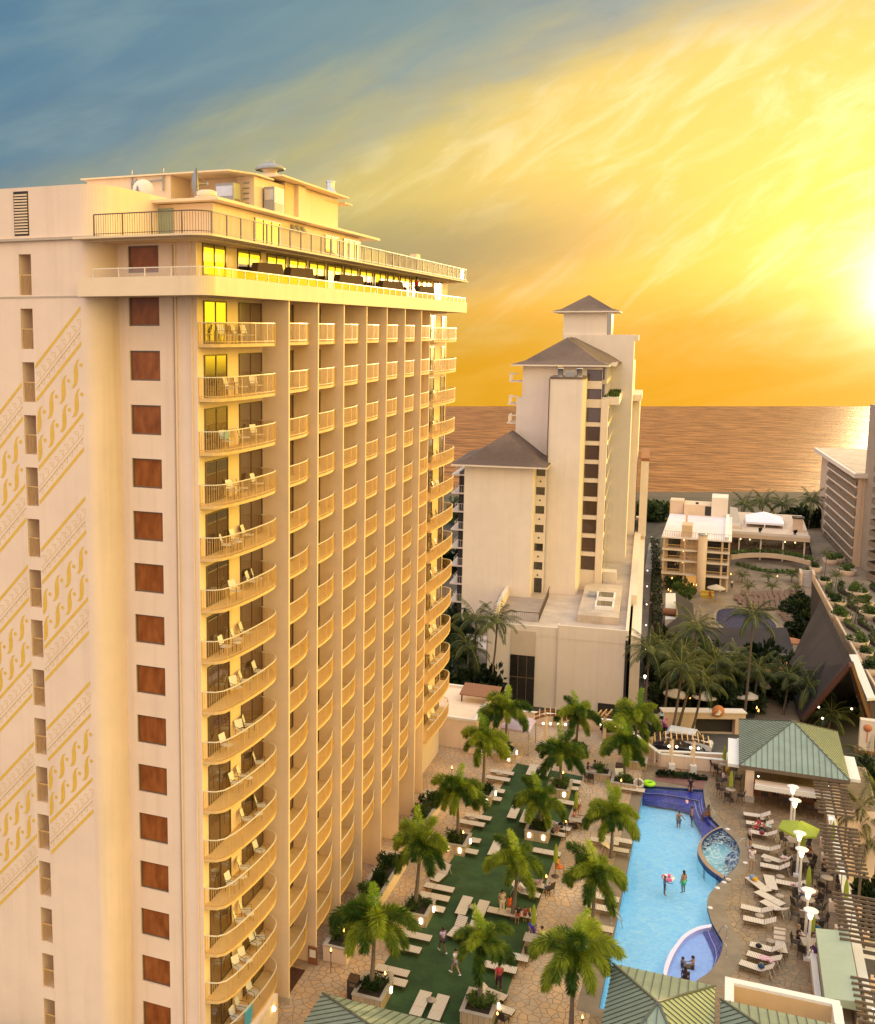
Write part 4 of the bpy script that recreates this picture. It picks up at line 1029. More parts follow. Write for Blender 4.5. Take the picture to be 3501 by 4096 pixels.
def side_table():
    t = thing('side_table','proto','side table',group='round side tables')
    MB().lathe([(.001,.44),(.27,.44),(.28,.42),(.28,.40),(.001,.40)], n=20).build('table_top', M['tablestone'], t)
    for k in range(4):
        a = PI/4+k*PI/2; MB().tube([(.15*math.cos(a),.15*math.sin(a),.40),(.22*math.cos(a),.22*math.sin(a),0)], .016, 6).build('leg', M['chairm'], t)
    return t
stbl = side_table()
def chair(h=.46, back=.48, name='dining_chair', cat='chair'):
    t = thing(name,'proto',cat); w = .24
    MB().box(-w,w,-w,w,h-.05,h).build('seat', M['chair'], t)
    b = MB(); b.add([(-w,-w,h),(-w+.04,-w,h),(-w+.04,w,h),(-w,w,h),(-w-.10,-w,h+back),(-w-.06,-w,h+back),(-w-.06,w,h+back),(-w-.10,w,h+back)],[(0,3,2,1),(4,5,6,7),(0,1,5,4),(1,2,6,5),(2,3,7,6),(3,0,4,7)])
    b.build('backrest', M['chair'], t)
    for x in (-1,1):
        for y in (-1,1): MB().bar((x*(w-.03),y*(w-.03),h-.05),(x*(w-.01),y*(w-.01),0),.035).build('leg', M['chairm'], t)
    for y in (-1,1): MB().bar((-w,y*w,h+.2),(w,y*w,h+.2),.035).bar((w-.02,y*w,h+.2),(w-.02,y*w,h-.02),.03).build('armrest', M['chairm'], t)
    return t
ch_proto = chair(); bar_proto = chair(.74, .38, 'bar_stool', 'bar stool')
def table(round_, h=.73, r=.5):
    t = thing('dining_table','proto','table',group='tables on the pool deck')
    (MB().lathe([(.001,h),(r,h),(r,h-.04),(.001,h-.04)], n=24) if round_ else MB().box(-r,r,-r,r,h-.045,h)).build('table_top', M['tablestone'], t)
    MB().lathe([(.05,h-.04),(.05,.06)], n=10).build('pedestal', M['chairm'], t); MB().lathe([(.3,0),(.3,.03),(.06,.07)], n=16).build('base', M['chairm'], t)
    return t
tb_round = table(True,.73,.45); tb_sq = table(False,.73,.5); tb_high = table(True,1.02,.4)
def balcony_chair():
    t = thing('balcony_chair','proto','chair',group='chairs on the corner balconies'); w=.25
    MB().box(-w,w,-w,w,.40,.43).build('seat', stripe_mat('chair_straps',(.8,.74,.66),(.4,.3,.22),9), t)
    MB().add([(-w,-w,.5),(-w+.02,-w,.5),(-w+.02,w,.5),(-w,w,.5),(-w-.14,-w,.92),(-w-.12,-w,.92),(-w-.12,w,.92),(-w-.14,w,.92)],[(0,3,2,1),(4,5,6,7),(0,1,5,4),(1,2,6,5),(2,3,7,6),(3,0,4,7)]).build('backrest', M['white'], t)
    for y in (-1,1):
        MB().tube([(-w-.13,y*w,.92),(-w,y*w,.42),(-w-.02,y*w,0)],.014,5).build('leg', M['chairm'], t)
        MB().tube([(w,y*w,0),(w,y*w,.62),(-w-.03,y*w,.62)],.014,5).build('armrest', M['chairm'], t)
    return t
bchair = balcony_chair()
def small_table():
    t = thing('balcony_table','proto','side table',group='small tables on the corner balconies')
    MB().lathe([(.001,.45),(.24,.45),(.24,.42),(.001,.42)],n=18).build('table_top', M['white'], t)
    for k in range(4): a=k*PI/2+.4; MB().tube([(.16*math.cos(a),.16*math.sin(a),.42),(.2*math.cos(a),.2*math.sin(a),0)],.013,5).build('leg', M['chairm'], t)
    return t
btable = small_table()
def closed_umbrella():
    t = thing('closed_umbrella','proto','umbrella',group='closed lime umbrellas')
    MB().tube([(0,0,0),(0,0,2.5)],.022,8).build('pole', M['chairm'], t); MB().lathe([(.26,0),(.26,.06),(.05,.1)],n=14).build('base', M['chairm'], t)
    c = MB(); n=16; vs=[]
    pr=[(.13,1.05),(.17,1.4),(.15,1.8),(.10,2.2),(.03,2.45)]
    for r,z in pr:
        for j in range(n): q=r*(1 if j%2 else .6); vs.append((q*math.cos(2*PI*j/n),q*math.sin(2*PI*j/n),z))
    c.add(vs,[(i*n+j,i*n+(j+1)%n,(i+1)*n+(j+1)%n,(i+1)*n+j) for i in range(len(pr)-1) for j in range(n)],0)
    c.build('canopy', M['lime'], t); return t
cu = closed_umbrella()
def open_umbrella(cmat, r=1.35, h=2.2, rise=.5, n=8, name='parasol', cat='umbrella', ph_=0):
    t = thing(name,'proto',cat)
    MB().tube([(0,0,0),(0,0,h+rise+.08)],.025,8).build('pole', M['chairm'], t)
    c = MB(); ring=[(r*math.cos(2*PI*k/n+ph_),r*math.sin(2*PI*k/n+ph_),h) for k in range(n)]; mid=[(r*.45*math.cos(2*PI*k/n+ph_),r*.45*math.sin(2*PI*k/n+ph_),h+rise*.6) for k in range(n)]; low=[(x,y,z-.14) for x,y,z in ring]
    for k in range(n):
        j=(k+1)%n; c.quad(ring[k],ring[j],mid[j],mid[k]); c.tri(mid[k],mid[j],(0,0,h+rise)); c.quad(low[k],low[j],ring[j],ring[k])
    c.build('canopy', cmat, t)
    rb = MB()
    for p in ring: rb.bar((p[0]*.97,p[1]*.97,p[2]-.03),(0,0,h+rise-.1),.02)
    rb.build('ribs', M['chairm'], t); return t
# plants
def leaf_blob(n, rx, ry, rz, size, seed, bottom=-.25, lumps=9):
    rd = random.Random(seed); mb = MB()
    C_ = [(rd.uniform(-.62,.62)*rx, rd.uniform(-.62,.62)*ry, rd.uniform(.05,.75)*rz, rd.uniform(.28,.5)) for _ in range(lumps)]
    for i in range(n):
        c = rd.choice(C_); d = Vector((rd.gauss(0,1),rd.gauss(0,1),rd.gauss(0,1))).normalized(); q = rd.uniform(.55,1.05)
        p = Vector((c[0]+d.x*c[3]*rx*q, c[1]+d.y*c[3]*ry*q, max(bottom, c[2]+d.z*c[3]*rz*q)))
        a = (d + Vector((rd.uniform(-.8,.8),rd.uniform(-.8,.8),rd.uniform(-.2,.9)))).normalized(); b = a.cross(Vector((rd.uniform(-1,1),rd.uniform(-1,1),rd.uniform(-1,1)))).normalized()
        s = size*rd.uniform(.6,1.3); mb.add([p-b*s*.3, p+a*s*.5-b*s*.02, p+b*s*.3, p-a*s*.5],[(0,1,2,3)])
    return mb
shrub_me = [leaf_blob(950,.8,.85,.85,.17,s,lumps=12).mesh('foliage', M['leaf']) for s in (1,2,3)]
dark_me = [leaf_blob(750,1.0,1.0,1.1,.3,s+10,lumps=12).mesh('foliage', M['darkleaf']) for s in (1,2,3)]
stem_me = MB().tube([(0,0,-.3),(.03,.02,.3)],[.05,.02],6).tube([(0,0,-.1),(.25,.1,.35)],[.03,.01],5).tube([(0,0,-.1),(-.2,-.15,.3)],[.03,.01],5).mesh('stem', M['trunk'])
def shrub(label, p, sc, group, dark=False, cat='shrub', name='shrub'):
    t = thing(name, label, cat, p, random.uniform(0,6), group, sc)
    link('foliage', random.choice(dark_me if dark else shrub_me), t); link('stem', stem_me, t); return t
def frond_mesh(L_, e0, droop, nl, lw, ll, bushy, seed, m, hang=.6, name='frond'):
    rd = random.Random(seed); mb = MB(); P=[]; x=z=0.; e=e0; K=14
    for i in range(K+1):
        P.append(Vector((x,0,z))); e_=e - droop*(i/K)**1.3; x += L_/K*math.cos(e_); z += L_/K*math.sin(e_)
    mb.tube(P, [.045*(1-i/K*.85) for i in range(K+1)], 5, 1)
    for i in range(nl):
        t = .10+.9*i/nl; k=min(int(t*K),K-1); f=t*K-k; p=P[k].lerp(P[k+1],f); d=(P[k+1]-P[k]).normalized(); s=Vector((0,1,0)); u=s.cross(d)
        sc_ = ll*(.45+.55*math.sin(PI*min(1,t*.85+.12)))*rd.uniform(.8,1.15)*(1 if bushy else (1-.45*t))
        if bushy:
            a = rd.uniform(0,2*PI); o = s*math.cos(a)+u*math.sin(a); dr = (o*1.0 + d*.75 + Vector((0,0,-.35))).normalized()
        else:
            sd = 1 if i%2 else -1; dr = (s*sd*.85 + d*.75 + Vector((0,0,-hang*rd.uniform(.6,1.3)))).normalized()
        w = dr.cross(Vector((rd.uniform(-1,1),rd.uniform(-1,1),rd.uniform(-1,1)))).normalized() if bushy else dr.cross(u).normalized()
        q = p + dr*sc_; m_ = p + dr*sc_*.5; q.z -= sc_*.12 if bushy else sc_*.25
        mb.add([p, m_+w*lw, q, m_-w*lw],[(0,1,2,3)],0)
    return mb.mesh(name, [m, M['rachis']])
FX = [frond_mesh(2.5, math.radians(e), math.radians(dr), 820, .019, .66, True, s, M['frond']) for e,dr,s in ((78,90,1),(62,125,2),(44,130,3),(20,115,4),(-6,85,5))]
FXN = frond_mesh(2.5, math.radians(86), math.radians(28), 420, .016, .46, True, 9, M['frond_new'])
CC = [frond_mesh(3.4, math.radians(e), math.radians(dr), 120, .017, 1.0, False, s, M['cocofrond'], .75) for e,dr,s in ((72,60,11),(45,85,12),(20,85,13),(-8,75,14))]
def foxtail(label, base, top_uv, sc=1.0, lean=0):
    h = hgt(base, *top_uv) - base.z
    t = thing('foxtail_palm', label, 'palm tree', base, 0, 'bushy palms round the lawn and pool')
    lx,ly=random.uniform(-.22,.22),random.uniform(-.15,.15)
    MB().tube([(lx,ly,-.3),(lx*.9,ly*.9,.25),(lx*.4+.03,ly*.4,h*.4),(.02,.02,h*.72)],[.20,.15,.115,.10],10).build('trunk', M['trunk'], t)
    MB().tube([(.02,.02,h*.72),(.02,.02,h*.9),(.02,.02,h*1.0)],[.12,.11,.06],10).build('crown_shaft', M['shaft'], t)
    a0 = random.uniform(0,6)
    for i in range(random.choice((12,13,14))):
        k = (0,1,1,2,2,2,3,3,3,4,4,1,2,3)[i]
        f = link('frond', FX[k], t, (.02,.02,h), a0 + i*2.399); s=random.uniform(.82,1.1)*sc; f.scale=(s,s,s); f.rotation_euler.y = random.uniform(-.12,.12)
    f = link('frond', FXN, t, (.02,.02,h+.1), a0+1); f.scale=(sc,sc,sc)
    return t
def coco(label, base, top_uv, group, sc=1.0, bend=None, n=17, cat='palm tree', name='coconut_palm', dead=False):
    h = hgt(base, *top_uv) - base.z; d = bend or (random.uniform(-.4,.4), random.uniform(-.4,.4))
    t = thing(name, label, cat, base, 0, group)
    P = [(-d[0]*(1-s)**2*1.0, -d[1]*(1-s)**2, h*s) for s in (0,.12,.3,.5,.7,.88,1)]
    P[0] = (P[0][0],P[0][1],-.2)
    MB().tube(P,[.22*sc,.16*sc,.13*sc,.12*sc,.11*sc,.10*sc,.10*sc],8).build('trunk', M['trunk_b'], t)
    c = MB()
    for k in range(6): a=k*1.05; c.ell((.18*math.cos(a),.18*math.sin(a),h-.12),(.12,.12,.14),8)
    c.build('coconuts', M['shaft'], t)
    a0 = random.uniform(0,6)
    for i in range(n):
        k = 0 if i<3 else 1 if i<8 else 2 if i<13 else 3
        f = link('frond', CC[k], t, (0,0,h), a0+i*2.399); s=random.uniform(.85,1.12)*sc; f.scale=(s,s,s)
    return t
# people ------------------------------------------------------------------
M_SK = [mat('skin_tan', (.42,.21,.12), .55, .06, 6), mat('skin_light', (.55,.31,.2), .55, .06, 6), mat('skin_dark', (.16,.075,.045), .55, .06, 6)]
M_HAIR = [mat('dark_hair', (.02,.013,.01), .5, .2, 20), mat('grey_hair', (.4,.36,.32), .5, .2, 20), mat('fair_hair', (.30,.17,.07), .5, .2, 20)]
CL = {}
def cloth(rgb):
    if rgb not in CL: CL[rgb] = mat('cloth_%d' % len(CL), rgb, .85, .12, 8)
    return CL[rgb]
def skin_mesh(name, V, E, lv=1):
    me = bpy.data.meshes.new('tmp'); bm = bmesh.new(); sk = bm.verts.layers.skin.verify()
    vs = []
    for i,(co,r) in enumerate(V):
        v = bm.verts.new(co); v[sk].radius = (r,r) if not isinstance(r,tuple) else r; v[sk].use_root = (i == 0); vs.append(v)
    for a,b in E: bm.edges.new((vs[a],vs[b]))
    bm.to_mesh(me); bm.free(); o = bpy.data.objects.new('tmp', me); COL.objects.link(o)
    s = o.modifiers.new('s','SKIN'); s.use_smooth_shade = True; s.branch_smoothing = .3
    u = o.modifiers.new('u','SUBSURF'); u.levels = lv; u.render_levels = lv
    dg = bpy.context.evaluated_depsgraph_get(); r = bpy.data.meshes.new_from_object(o.evaluated_get(dg)); r.name = name
    bpy.data.objects.remove(o); r.materials.clear(); r.materials.append(None); return r
def pose(kind):
    """joints for a 1.72 m figure facing +X: (pelvis, waist, chest, neck, head) and limbs"""
    J = dict(pel=(0,0,.95),wai=(0,0,1.12),che=(.0,0,1.31),nek=(0,0,1.47),hed=(.025,0,1.56),top=(.015,0,1.655))
    for s,n in ((1,'l'),(-1,'r')):
        J.update({n+'sh':(0,s*.175,1.40),n+'el':(-.02,s*.225,1.13),n+'wr':(.05,s*.235,.90),n+'pa':(.07,s*.235,.83),
                  n+'hi':(0,s*.09,.90),n+'kn':(.02,s*.10,.50),n+'an':(-.01,s*.10,.08),n+'to':(.15,s*.115,.035)})
    U = lambda **k: J.update(k)
    if kind == 'walk':
        U(lkn=(.20,.1,.52),lan=(.26,.1,.11),lto=(.41,.11,.07),rkn=(.02,-.1,.50),ran=(-.30,-.1,.14),rto=(-.18,-.11,.03),lel=(-.14,.22,1.14),lwr=(-.16,.23,.91),lpa=(-.15,.23,.84),rel=(.08,-.22,1.14),rwr=(.24,-.22,.96),rpa=(.29,-.22,.90))
    elif kind == 'sit':
        for n,s in (('l',1),('r',-1)): U(**{n+'kn':(.43,s*.12,.52),n+'an':(.42,s*.11,.09),n+'to':(.57,s*.12,.04),n+'el':(.08,s*.24,.80),n+'wr':(.30,s*.16,.74),n+'pa':(.37,s*.14,.75),n+'hi':(.02,s*.1,.53),n+'sh':(-.05,s*.175,1.02)})
        U(pel=(0,0,.56),wai=(-.04,0,.72),che=(-.05,0,.92),nek=(-.03,0,1.08),hed=(.0,0,1.17),top=(0,0,1.265))
    elif kind == 'lie':
        for n,s in (('l',1),('r',-1)): U(**{n+'kn':(.42,s*.1,.52 if s>0 else .68),n+'an':(.84 if s>0 else .62,s*.1,.43),n+'to':(.88 if s>0 else .76,s*.12,.53 if s>0 else .42),n+'el':(-.36,s*.27,.52),n+'wr':(-.12,s*.22,.56),n+'pa':(-.05,s*.18,.58),n+'hi':(.04,s*.09,.47),n+'sh':(-.42,s*.175,.78)})
        U(pel=(0,0,.48),wai=(-.15,0,.55),che=(-.33,0,.68),nek=(-.50,0,.82),hed=(-.56,0,.90),top=(-.63,0,.97))
    elif kind == 'reach':
        U(lel=(.2,.28,1.25),lwr=(.40,.3,1.2),lpa=(.47,.3,1.2),rel=(.2,-.28,1.25),rwr=(.40,-.3,1.2),rpa=(.47,-.3,1.2))
    return J
CH = [('pel','wai'),('wai','che'),('che','nek'),('nek','hed'),('hed','top')]
RAD = dict(pel=.135,wai=.115,che=.135,nek=.052,hed=.082,top=.07,sh=.06,el=.043,wr=.028,pa=.032,hi=.088,kn=.058,an=.038,to=.032)
POSES = {}
def pose_meshes(kind):
    if kind in POSES: return POSES[kind]
    J = pose(kind); names = ['pel','wai','che','nek','hed','top']; E=[(0,1),(1,2),(2,3),(3,4),(4,5)]
    V = [(J[n],RAD[n]) for n in names]
    for n in 'lr':
        o = len(V); V += [(J[n+k],RAD[k]) for k in ('sh','el','wr','pa')]; E += [(2,o),(o,o+1),(o+1,o+2),(o+2,o+3)]
        wr, pa = Vector(J[n+'wr']), Vector(J[n+'pa']); d = (pa-wr).normalized(); side = d.cross(Vector((0,1 if n=='l' else -1,0)))
        side = side.normalized() if side.length > .1 else Vector((0,0,1))
        for i,(off,ln) in enumerate(((-.030,.065),(-.010,.078),(.010,.082),(.030,.074))):
            b = pa + side*off + d*.02; k = len(V); V += [(tuple(b+d*ln*.5),.009),(tuple(b+d*ln+Vector((.01,0,-.01))),.008)]; E += [(o+3,k),(k,k+1)]
        k = len(V); V += [(tuple(pa+side*.045),.010),(tuple(pa+side*.06+d*.035),.009)]; E += [(o+3,k),(k,k+1)]
        o = len(V); V += [(J[n+k],RAD[k]) for k in ('hi','kn','an','to')]; E += [(0,o),(o,o+1),(o+1,o+2),(o+2,o+3)]
    nose = len(V); h = Vector(J['hed']); f = Vector((.1,0,0)) if kind != 'lie' else Vector((.07,0,.08))
    V.append((tuple(h+f+Vector((0,0,.01))),.014)); E.append((4,nose))
    body = skin_mesh('body', V, E, 1)
    # shirt, shorts
    sv = [(J['pel'],.15),(J['wai'],.137),(J['che'],.155),(tuple(Vector(J['che']).lerp(Vector(J['nek']),.6)),.09)]; se=[(0,1),(1,2),(2,3)]
    for n in 'lr':
        o=len(sv); sh,el=Vector(J[n+'sh']),Vector(J[n+'el']); sv += [(tuple(sh),.08),(tuple(sh.lerp(el,.62)),.07)]; se += [(2,o),(o,o+1)]
    shirt = skin_mesh('shirt', sv, se, 1)
    qv = [(J['pel'],.152)]; qe=[]
    for n in 'lr':
        o=len(qv); a,b=Vector(J[n+'hi']),Vector(J[n+'kn']); qv += [(tuple(a),.105),(tuple(a.lerp(b,.8)),.088)]; qe += [(0,o),(o,o+1)]
    shorts = skin_mesh('shorts', qv, qe, 1)
    tv = [(J['pel'],.15)]; te=[]
    for n in 'lr':
        o=len(tv); tv += [(J[n+'hi'],.105),(J[n+'kn'],.08),(tuple(Vector(J[n+'kn']).lerp(Vector(J[n+'an']),.85)),.066)]; te += [(0,o),(o,o+1),(o+1,o+2)]
    trousers = skin_mesh('trousers', tv, te, 1)
    hd, tp_ = Vector(J['hed']), Vector(J['top']); ax=(tp_-hd).normalized(); c = hd.lerp(tp_,.55) - (Vector((.018,0,0)) if kind != 'lie' else Vector((.01,0,-.0)))
    hair = MB().ell(tuple(c), (.098,.092,.10), 12, 0, 8).mesh('hair', M_HAIR[0]); hair.materials.clear(); hair.materials.append(None)
    lh = MB().ell(tuple(c), (.098,.092,.10), 12, 0, 8).ell(tuple(c-ax*.13-Vector((.05,0,0))), (.06,.09,.16), 10).mesh('long_hair', M_HAIR[0]); lh.materials.clear(); lh.materials.append(None)
    ey = MB(); fx = f.normalized()
    for s in (-1,1): ey.ell(tuple(hd+fx*.078+ax*.035+Vector((0,s*.032,0))), .010, 6, 0, 4)
    ey.ell(tuple(hd+fx*.08-ax*.035), (.008,.022,.006), 6, 0, 4)
    eyes = ey.mesh('facial_features', M['dark'])
    sd = MB()
    for n in 'lr': a,b=Vector(J[n+'an']),Vector(J[n+'to']); sd.tube([tuple(a-(b-a)*.25-Vector((0,0,.03))),tuple(a.lerp(b,.5)-Vector((0,0,.012))),tuple(b+(b-a)*.3-Vector((0,0,.01)))],[.05,.052,.035],8)
    shoes = sd.mesh('shoes', M['white']); shoes.materials.clear(); shoes.materials.append(None)
    POSES[kind] = (body, shirt, shorts, trousers, hair, lh, eyes, shoes); return POSES[kind]
def setm(o, m): o.material_slots[0].link = 'OBJECT'; o.material_slots[0].material = m; return o
def person(label, p, rz, kind='stand', shirt=None, shorts=None, trousers=None, skin=0, hair=0, long=False, shoes=None, sc=1.0, group=None):
    b, sh, sho, tr, ha, lh, ey, fs = pose_meshes(kind)
    t = thing('person', label, 'person', p, rz, group, sc)
    setm(link('body', b, t), M_SK[skin])
    if shirt: setm(link('shirt', sh, t), cloth(shirt))
    if shorts: setm(link('shorts', sho, t), cloth(shorts))
    if trousers: setm(link('trousers', tr, t), cloth(trousers))
    setm(link('hair', lh if long else ha, t), M_HAIR[hair]); link('facial_features', ey, t)
    if shoes: setm(link('shoes', fs, t), cloth(shoes))
    return t
# ---------------------------------------------------------------- deck: lawn side
LZ = .36
def place_lg(src, f, x, y, rz, label, group='loungers on the lawn', sc=1.0, dz=0):
    p = f(x, y, LZ); return dup(src, (p.x, p.y, .012+dz), rz, label, group, sc)
SY = (1.18,1,1)
XL_ = [  # flat, lying across the lawn
 (vF,820,845,'flat lounger on the left lawn edge beside the nearest planter, the farther of its pair'),
 (vF,800,930,'flat lounger half hidden behind the nearest planter on the left lawn edge'),
 (vF,930,640,'flat lounger under the drooping frond of the nearest bushy palm'),
 (vF,1025,535,'flat lounger lit by the lantern of the second planter from the near end'),
 (vF,1150,285,'flat lounger mostly behind the second planter, lantern beside its foot'),
 (vF,1195,190,'flat lounger with a round table in front, before the second planter'),
 (vF,1235,110,'flat lounger of the pair beyond the second planter, the farther one'),
 (vG,350,1550,'flat lounger whose foot sticks out behind the third planter'),
 (vG,375,1450,'flat lounger beside a burning torch at the third planter'),
 (vG,415,1310,'flat lounger alone between third and fourth planters of the left edge'),
 (vG,475,1255,'flat lounger half under dark fronds by the white lantern of the fourth planter'),
 (vG,570,1085,'flat lounger whose foot shows past the fourth planter'),
 (vG,600,1015,'flat lounger beyond the fourth planter against a palm trunk'),
 (vG,650,915,'flat lounger next to a small table, near one of the far left pair'),
 (vG,685,860,'flat lounger under the fifth planter, far one of the far left pair'),
 (vG,1275,935,'flat lounger by the tall flame on the far right of the lawn'),
 (vG,1255,992,'flat lounger on the right lawn edge behind a grey palm trunk, far end'),
 (vG,1270,1130,'flat lounger on the right lawn edge beside a closed lime umbrella'),
 (vG,1080,1568,'flat lounger half hidden by a palm crown on the right lawn edge'),
 (vL,1080,930,'flat lounger by the right planter lantern near the blue shirted person'),
 (vL,985,1020,'flat lounger that the man in the red shirt walks past'),
 (vL,1150,600,'flat lounger where the small children sit'),
 (vL,1010,588,'flat lounger behind the woman in the cream dress')]
for f,x,y,l in XL_: place_lg(lg_flat, f, x, y, 0, l)
for f,x,y,l in [
 (vF,1070,1135,'flat lounger pointing at the nearest green roof, left of the pair'),
 (vF,1230,1170,'flat lounger pointing at the nearest green roof, right of the pair'),
 (vF,1455,268,'flat lounger in mid lawn with a crease in its seat'),
 (vF,1605,305,'flat lounger in mid lawn partly under a palm crown'),
 (vG,950,840,'flat lounger at the far end of the lawn, left one'),(vG,1068,846,'flat lounger at the far end of the lawn, right one'),
 (vG,790,1212,'wide looking flat lounger alone in the middle of the lawn'),(vG,898,1252,'flat lounger whose head end is under a palm crown in the middle of the lawn'),
 (vG,625,1535,'flat lounger just beyond the bent one by the third planter')]:
    place_lg(lg_flat, f, x, y, PI/2, l, sc=SY)
for f,x,y,rz,l in [
 (vF,1395,480,-1.75,'lounger with raised back facing the walking man in lilac'),(vF,1510,530,-1.75,'lounger with raised back under the palm in mid lawn'),
 (vF,1250,0,-1.8,'lounger with raised back standing crooked beside the third planter'),
 (vL,905,1215,-.25,'lounger with raised back beside the nearest right hand palm trunk'),(vL,960,1330,-.2,'lounger glowing from the lantern behind the nearest right planter'),
 (vG,1175,1345,-.1,'lounger with raised back carrying the woman in black'),(vG,1130,1395,-.12,'lounger with raised back carrying the man with bare chest'),
 (vL,1270,370,-.1,'lounger with raised back holding the couple, the farther one'),(vL,1185,430,-.12,'lounger with raised back holding the couple, the nearer one')]:
    place_lg(lg_rec, f, x, y, rz, l)
def tables_(L_, group='round side tables'):
    for f,x,y,l in L_:
        p = f(x,y,.44); dup(stbl,(p.x,p.y,.012),random.uniform(0,1.5),l,group)
tables_([(vF,790,880,'small round table beside the torch at the nearest planter'),(vF,1150,220,'small round table between loungers at the second planter'),(vF,1527,277,'small round table between the two mid lawn loungers'),
 (vF,1460,500,'small round table between the two raised mid lawn loungers'),(vF,1165,1105,'small round table between the loungers nearest the green roof'),(vG,413,1265,'small round table holding a striped towel by the fourth planter'),
 (vG,657,873,'small round table between the far left pair of loungers'),(vG,1020,825,'small round table between the two loungers at the far lawn end'),(vG,1260,955,'small round table at the far right of the lawn')])
# stone planters with palms
lan_me = MB().box(-.085,.085,-.05,.05,-.17,.17).mesh('lantern', M['bulb'])
def planter(label, c, sx, sy, h=.72, lamps=((1,-1),), group='stone planters of the deck', m=None):
    t = thing('stone_planter', label, 'planter', (c[0],c[1],0), 0, group); x,y = sx/2, sy/2; w=.16
    b = MB().box(-x,x,-y,-y+w,0,h).box(-x,x,y-w,y,0,h).box(-x,-x+w,-y+w,y-w,0,h).box(x-w,x,-y+w,y-w,0,h); b.build('wall', m or M['stone'], t)
    b = MB().box(-x-.04,x+.04,-y-.04,-y+w+.04,h+.003,h+.07).box(-x-.04,x+.04,y-w-.04,y+.04,h+.003,h+.07).box(-x-.04,-x+w+.04,-y+w+.041,y-w-.041,h+.003,h+.07).box(x-w-.04,x+.04,-y+w+.041,y-w-.041,h+.003,h+.07)
    b.build('coping', M['cap'], t); MB().box(-x+w,x-w,-y+w,y-w,h-.2,h-.08).build('soil', M['soil'], t)
    for sx_,sy_ in lamps:
        if sy_ < 0: link('lantern', lan_me, t, (x*.6*sx_, -y-.056, h*.62))
        else: link('lantern', lan_me, t, (x+.056, -y*.0+y*.45, h*.62), PI/2)
    return t
PALMS = [ # base uv, crown uv, planter lamps, scale, where
 ((755,1997),(757,1868),((1,1),),1.12,'nearest at the lawn left edge beside the green roof'),
 ((846,1834),(851,1712),((-.7,-1),(1,-1),(1,1)),1.0,'second along the left lawn edge'),
 ((924,1697),(926,1604),((-.7,-1),(1,-1),(1,1)),1.0,'third along the left lawn edge'),
 ((978,1600),(981,1500),((1,-1),(1,1)),.98,'fourth along the left lawn edge'),
 ((1023,1518),(1028,1441),((1,-1),(1,1)),1.08,'bright topped, beside the lilac tent'),
 ((1133,1588),(1134,1526),((1,-1),),1.0,'at the far right of the lawn'),
 ((1091,1672),(1097,1626),((-1,-1),(1,-1)),1.0,'low over the reclining couple'),
 ((1043,1840),(1047,1748),(),.95,'in the middle of the lawn in front of the family'),
 ((972,2030),(980,1910),((1,1),),.86,'over the man in red')]
def palm_planter(i, u, v, tuv, lamps, sc, w, h=.72):
    p = at(u,v,h)
    if i != 7:
        planter('planter of the palm %s' % w, p, 1.75, 2.3, h, lamps)
        shrub('green shrub under the palm %s' % w, (p.x,p.y,h-.05), (.92,1.2,.8), 'shrubs in the lawn planters')
        foxtail('bushy palm %s' % w, Vector((p.x,p.y,h-.1)), tuv, sc)
    else: foxtail('bushy palm %s' % w, Vector((p.x,p.y,0)), tuv, sc)
for i,((u,v),tuv,lamps,sc,w) in enumerate(PALMS): palm_planter(i,u,v,tuv,lamps,sc,w)
for base,tuv,sc,w in [((1236,1735),(1239,1652),1.0,'left of the pool beside the dark cabinet'),((1199,1886),(1205,1773),1.0,'left of the pool in front of three loungers'),
   ((1154,2085),(1161,1930),1.12,'nearest of all, flame lit, left of the pool'),((1263,1578),(1264,1508),1.02,'at the far left corner of the pool, by the life ring'),
   ((1167,1516),(1168,1450),1.0,'in front of the wooden arbour, bright topped'),((1285,1530),(1287,1452),1.05,'right of the arbour beside the garage wall')]:
    b = at(*base, 0); foxtail('bushy palm %s' % w, b, tuv, sc)
for (u,v),w in (((1263,1580),'at the far left corner of the pool'),((1170,1512),'in front of the wooden arbour'),((1286,1536),'beside the garage wall'),((1212,1560),'right of the two seated women')):
    p = at(u,v,.6); planter('low stone planter %s' % w, p, 2.0, 1.6, .6, ()); shrub('dense shrub in the low planter %s' % w, (p.x,p.y,.55), (1.0,.8,.8), 'shrubs in the far planters')
# long planters along the foot of the tower
def long_planter(label, x0,x1,y0,y1,h): return planter(label, ((x0+x1)/2,(y0+y1)/2), x1-x0, y1-y0, h, (), m=M['cream'])
long_planter('long cream planter along the tower foot, near one',-21.3,-19.8,56.6,69.5,.95)
long_planter('long cream planter along the tower foot, far one',-21.3,-19.9,74.5,81,.8)
for i,(x,y) in enumerate([(-20.55,57.8),(-20.6,59.4),(-20.5,61.2),(-20.6,63.2),(-20.5,65.2),(-20.6,67.5),(-20.6,76),(-20.6,78.6)]):
    w = ['beside the near corner','with a small lamp in it','with a bright lamp beside it','fourth along','fifth along','sixth along','near end of the far one','far end of the far one'][i]
    shrub('leafy bush in the long planter at the tower foot, %s' % w, (x,y,.85), (.8,1.0,1.25), 'bushes along the tower foot', name='bush')
shrub('leafy bush in the bed below the last tower balconies', (-19.0,93.5,.4), (1.6,1.4,1.1), 'bushes along the tower foot', name='bush')
planter('white capped planter below the last tower balconies', (-18.9,93.4), 3.6, 3.0, .5, ((-.4,-1),), m=M['cream'])
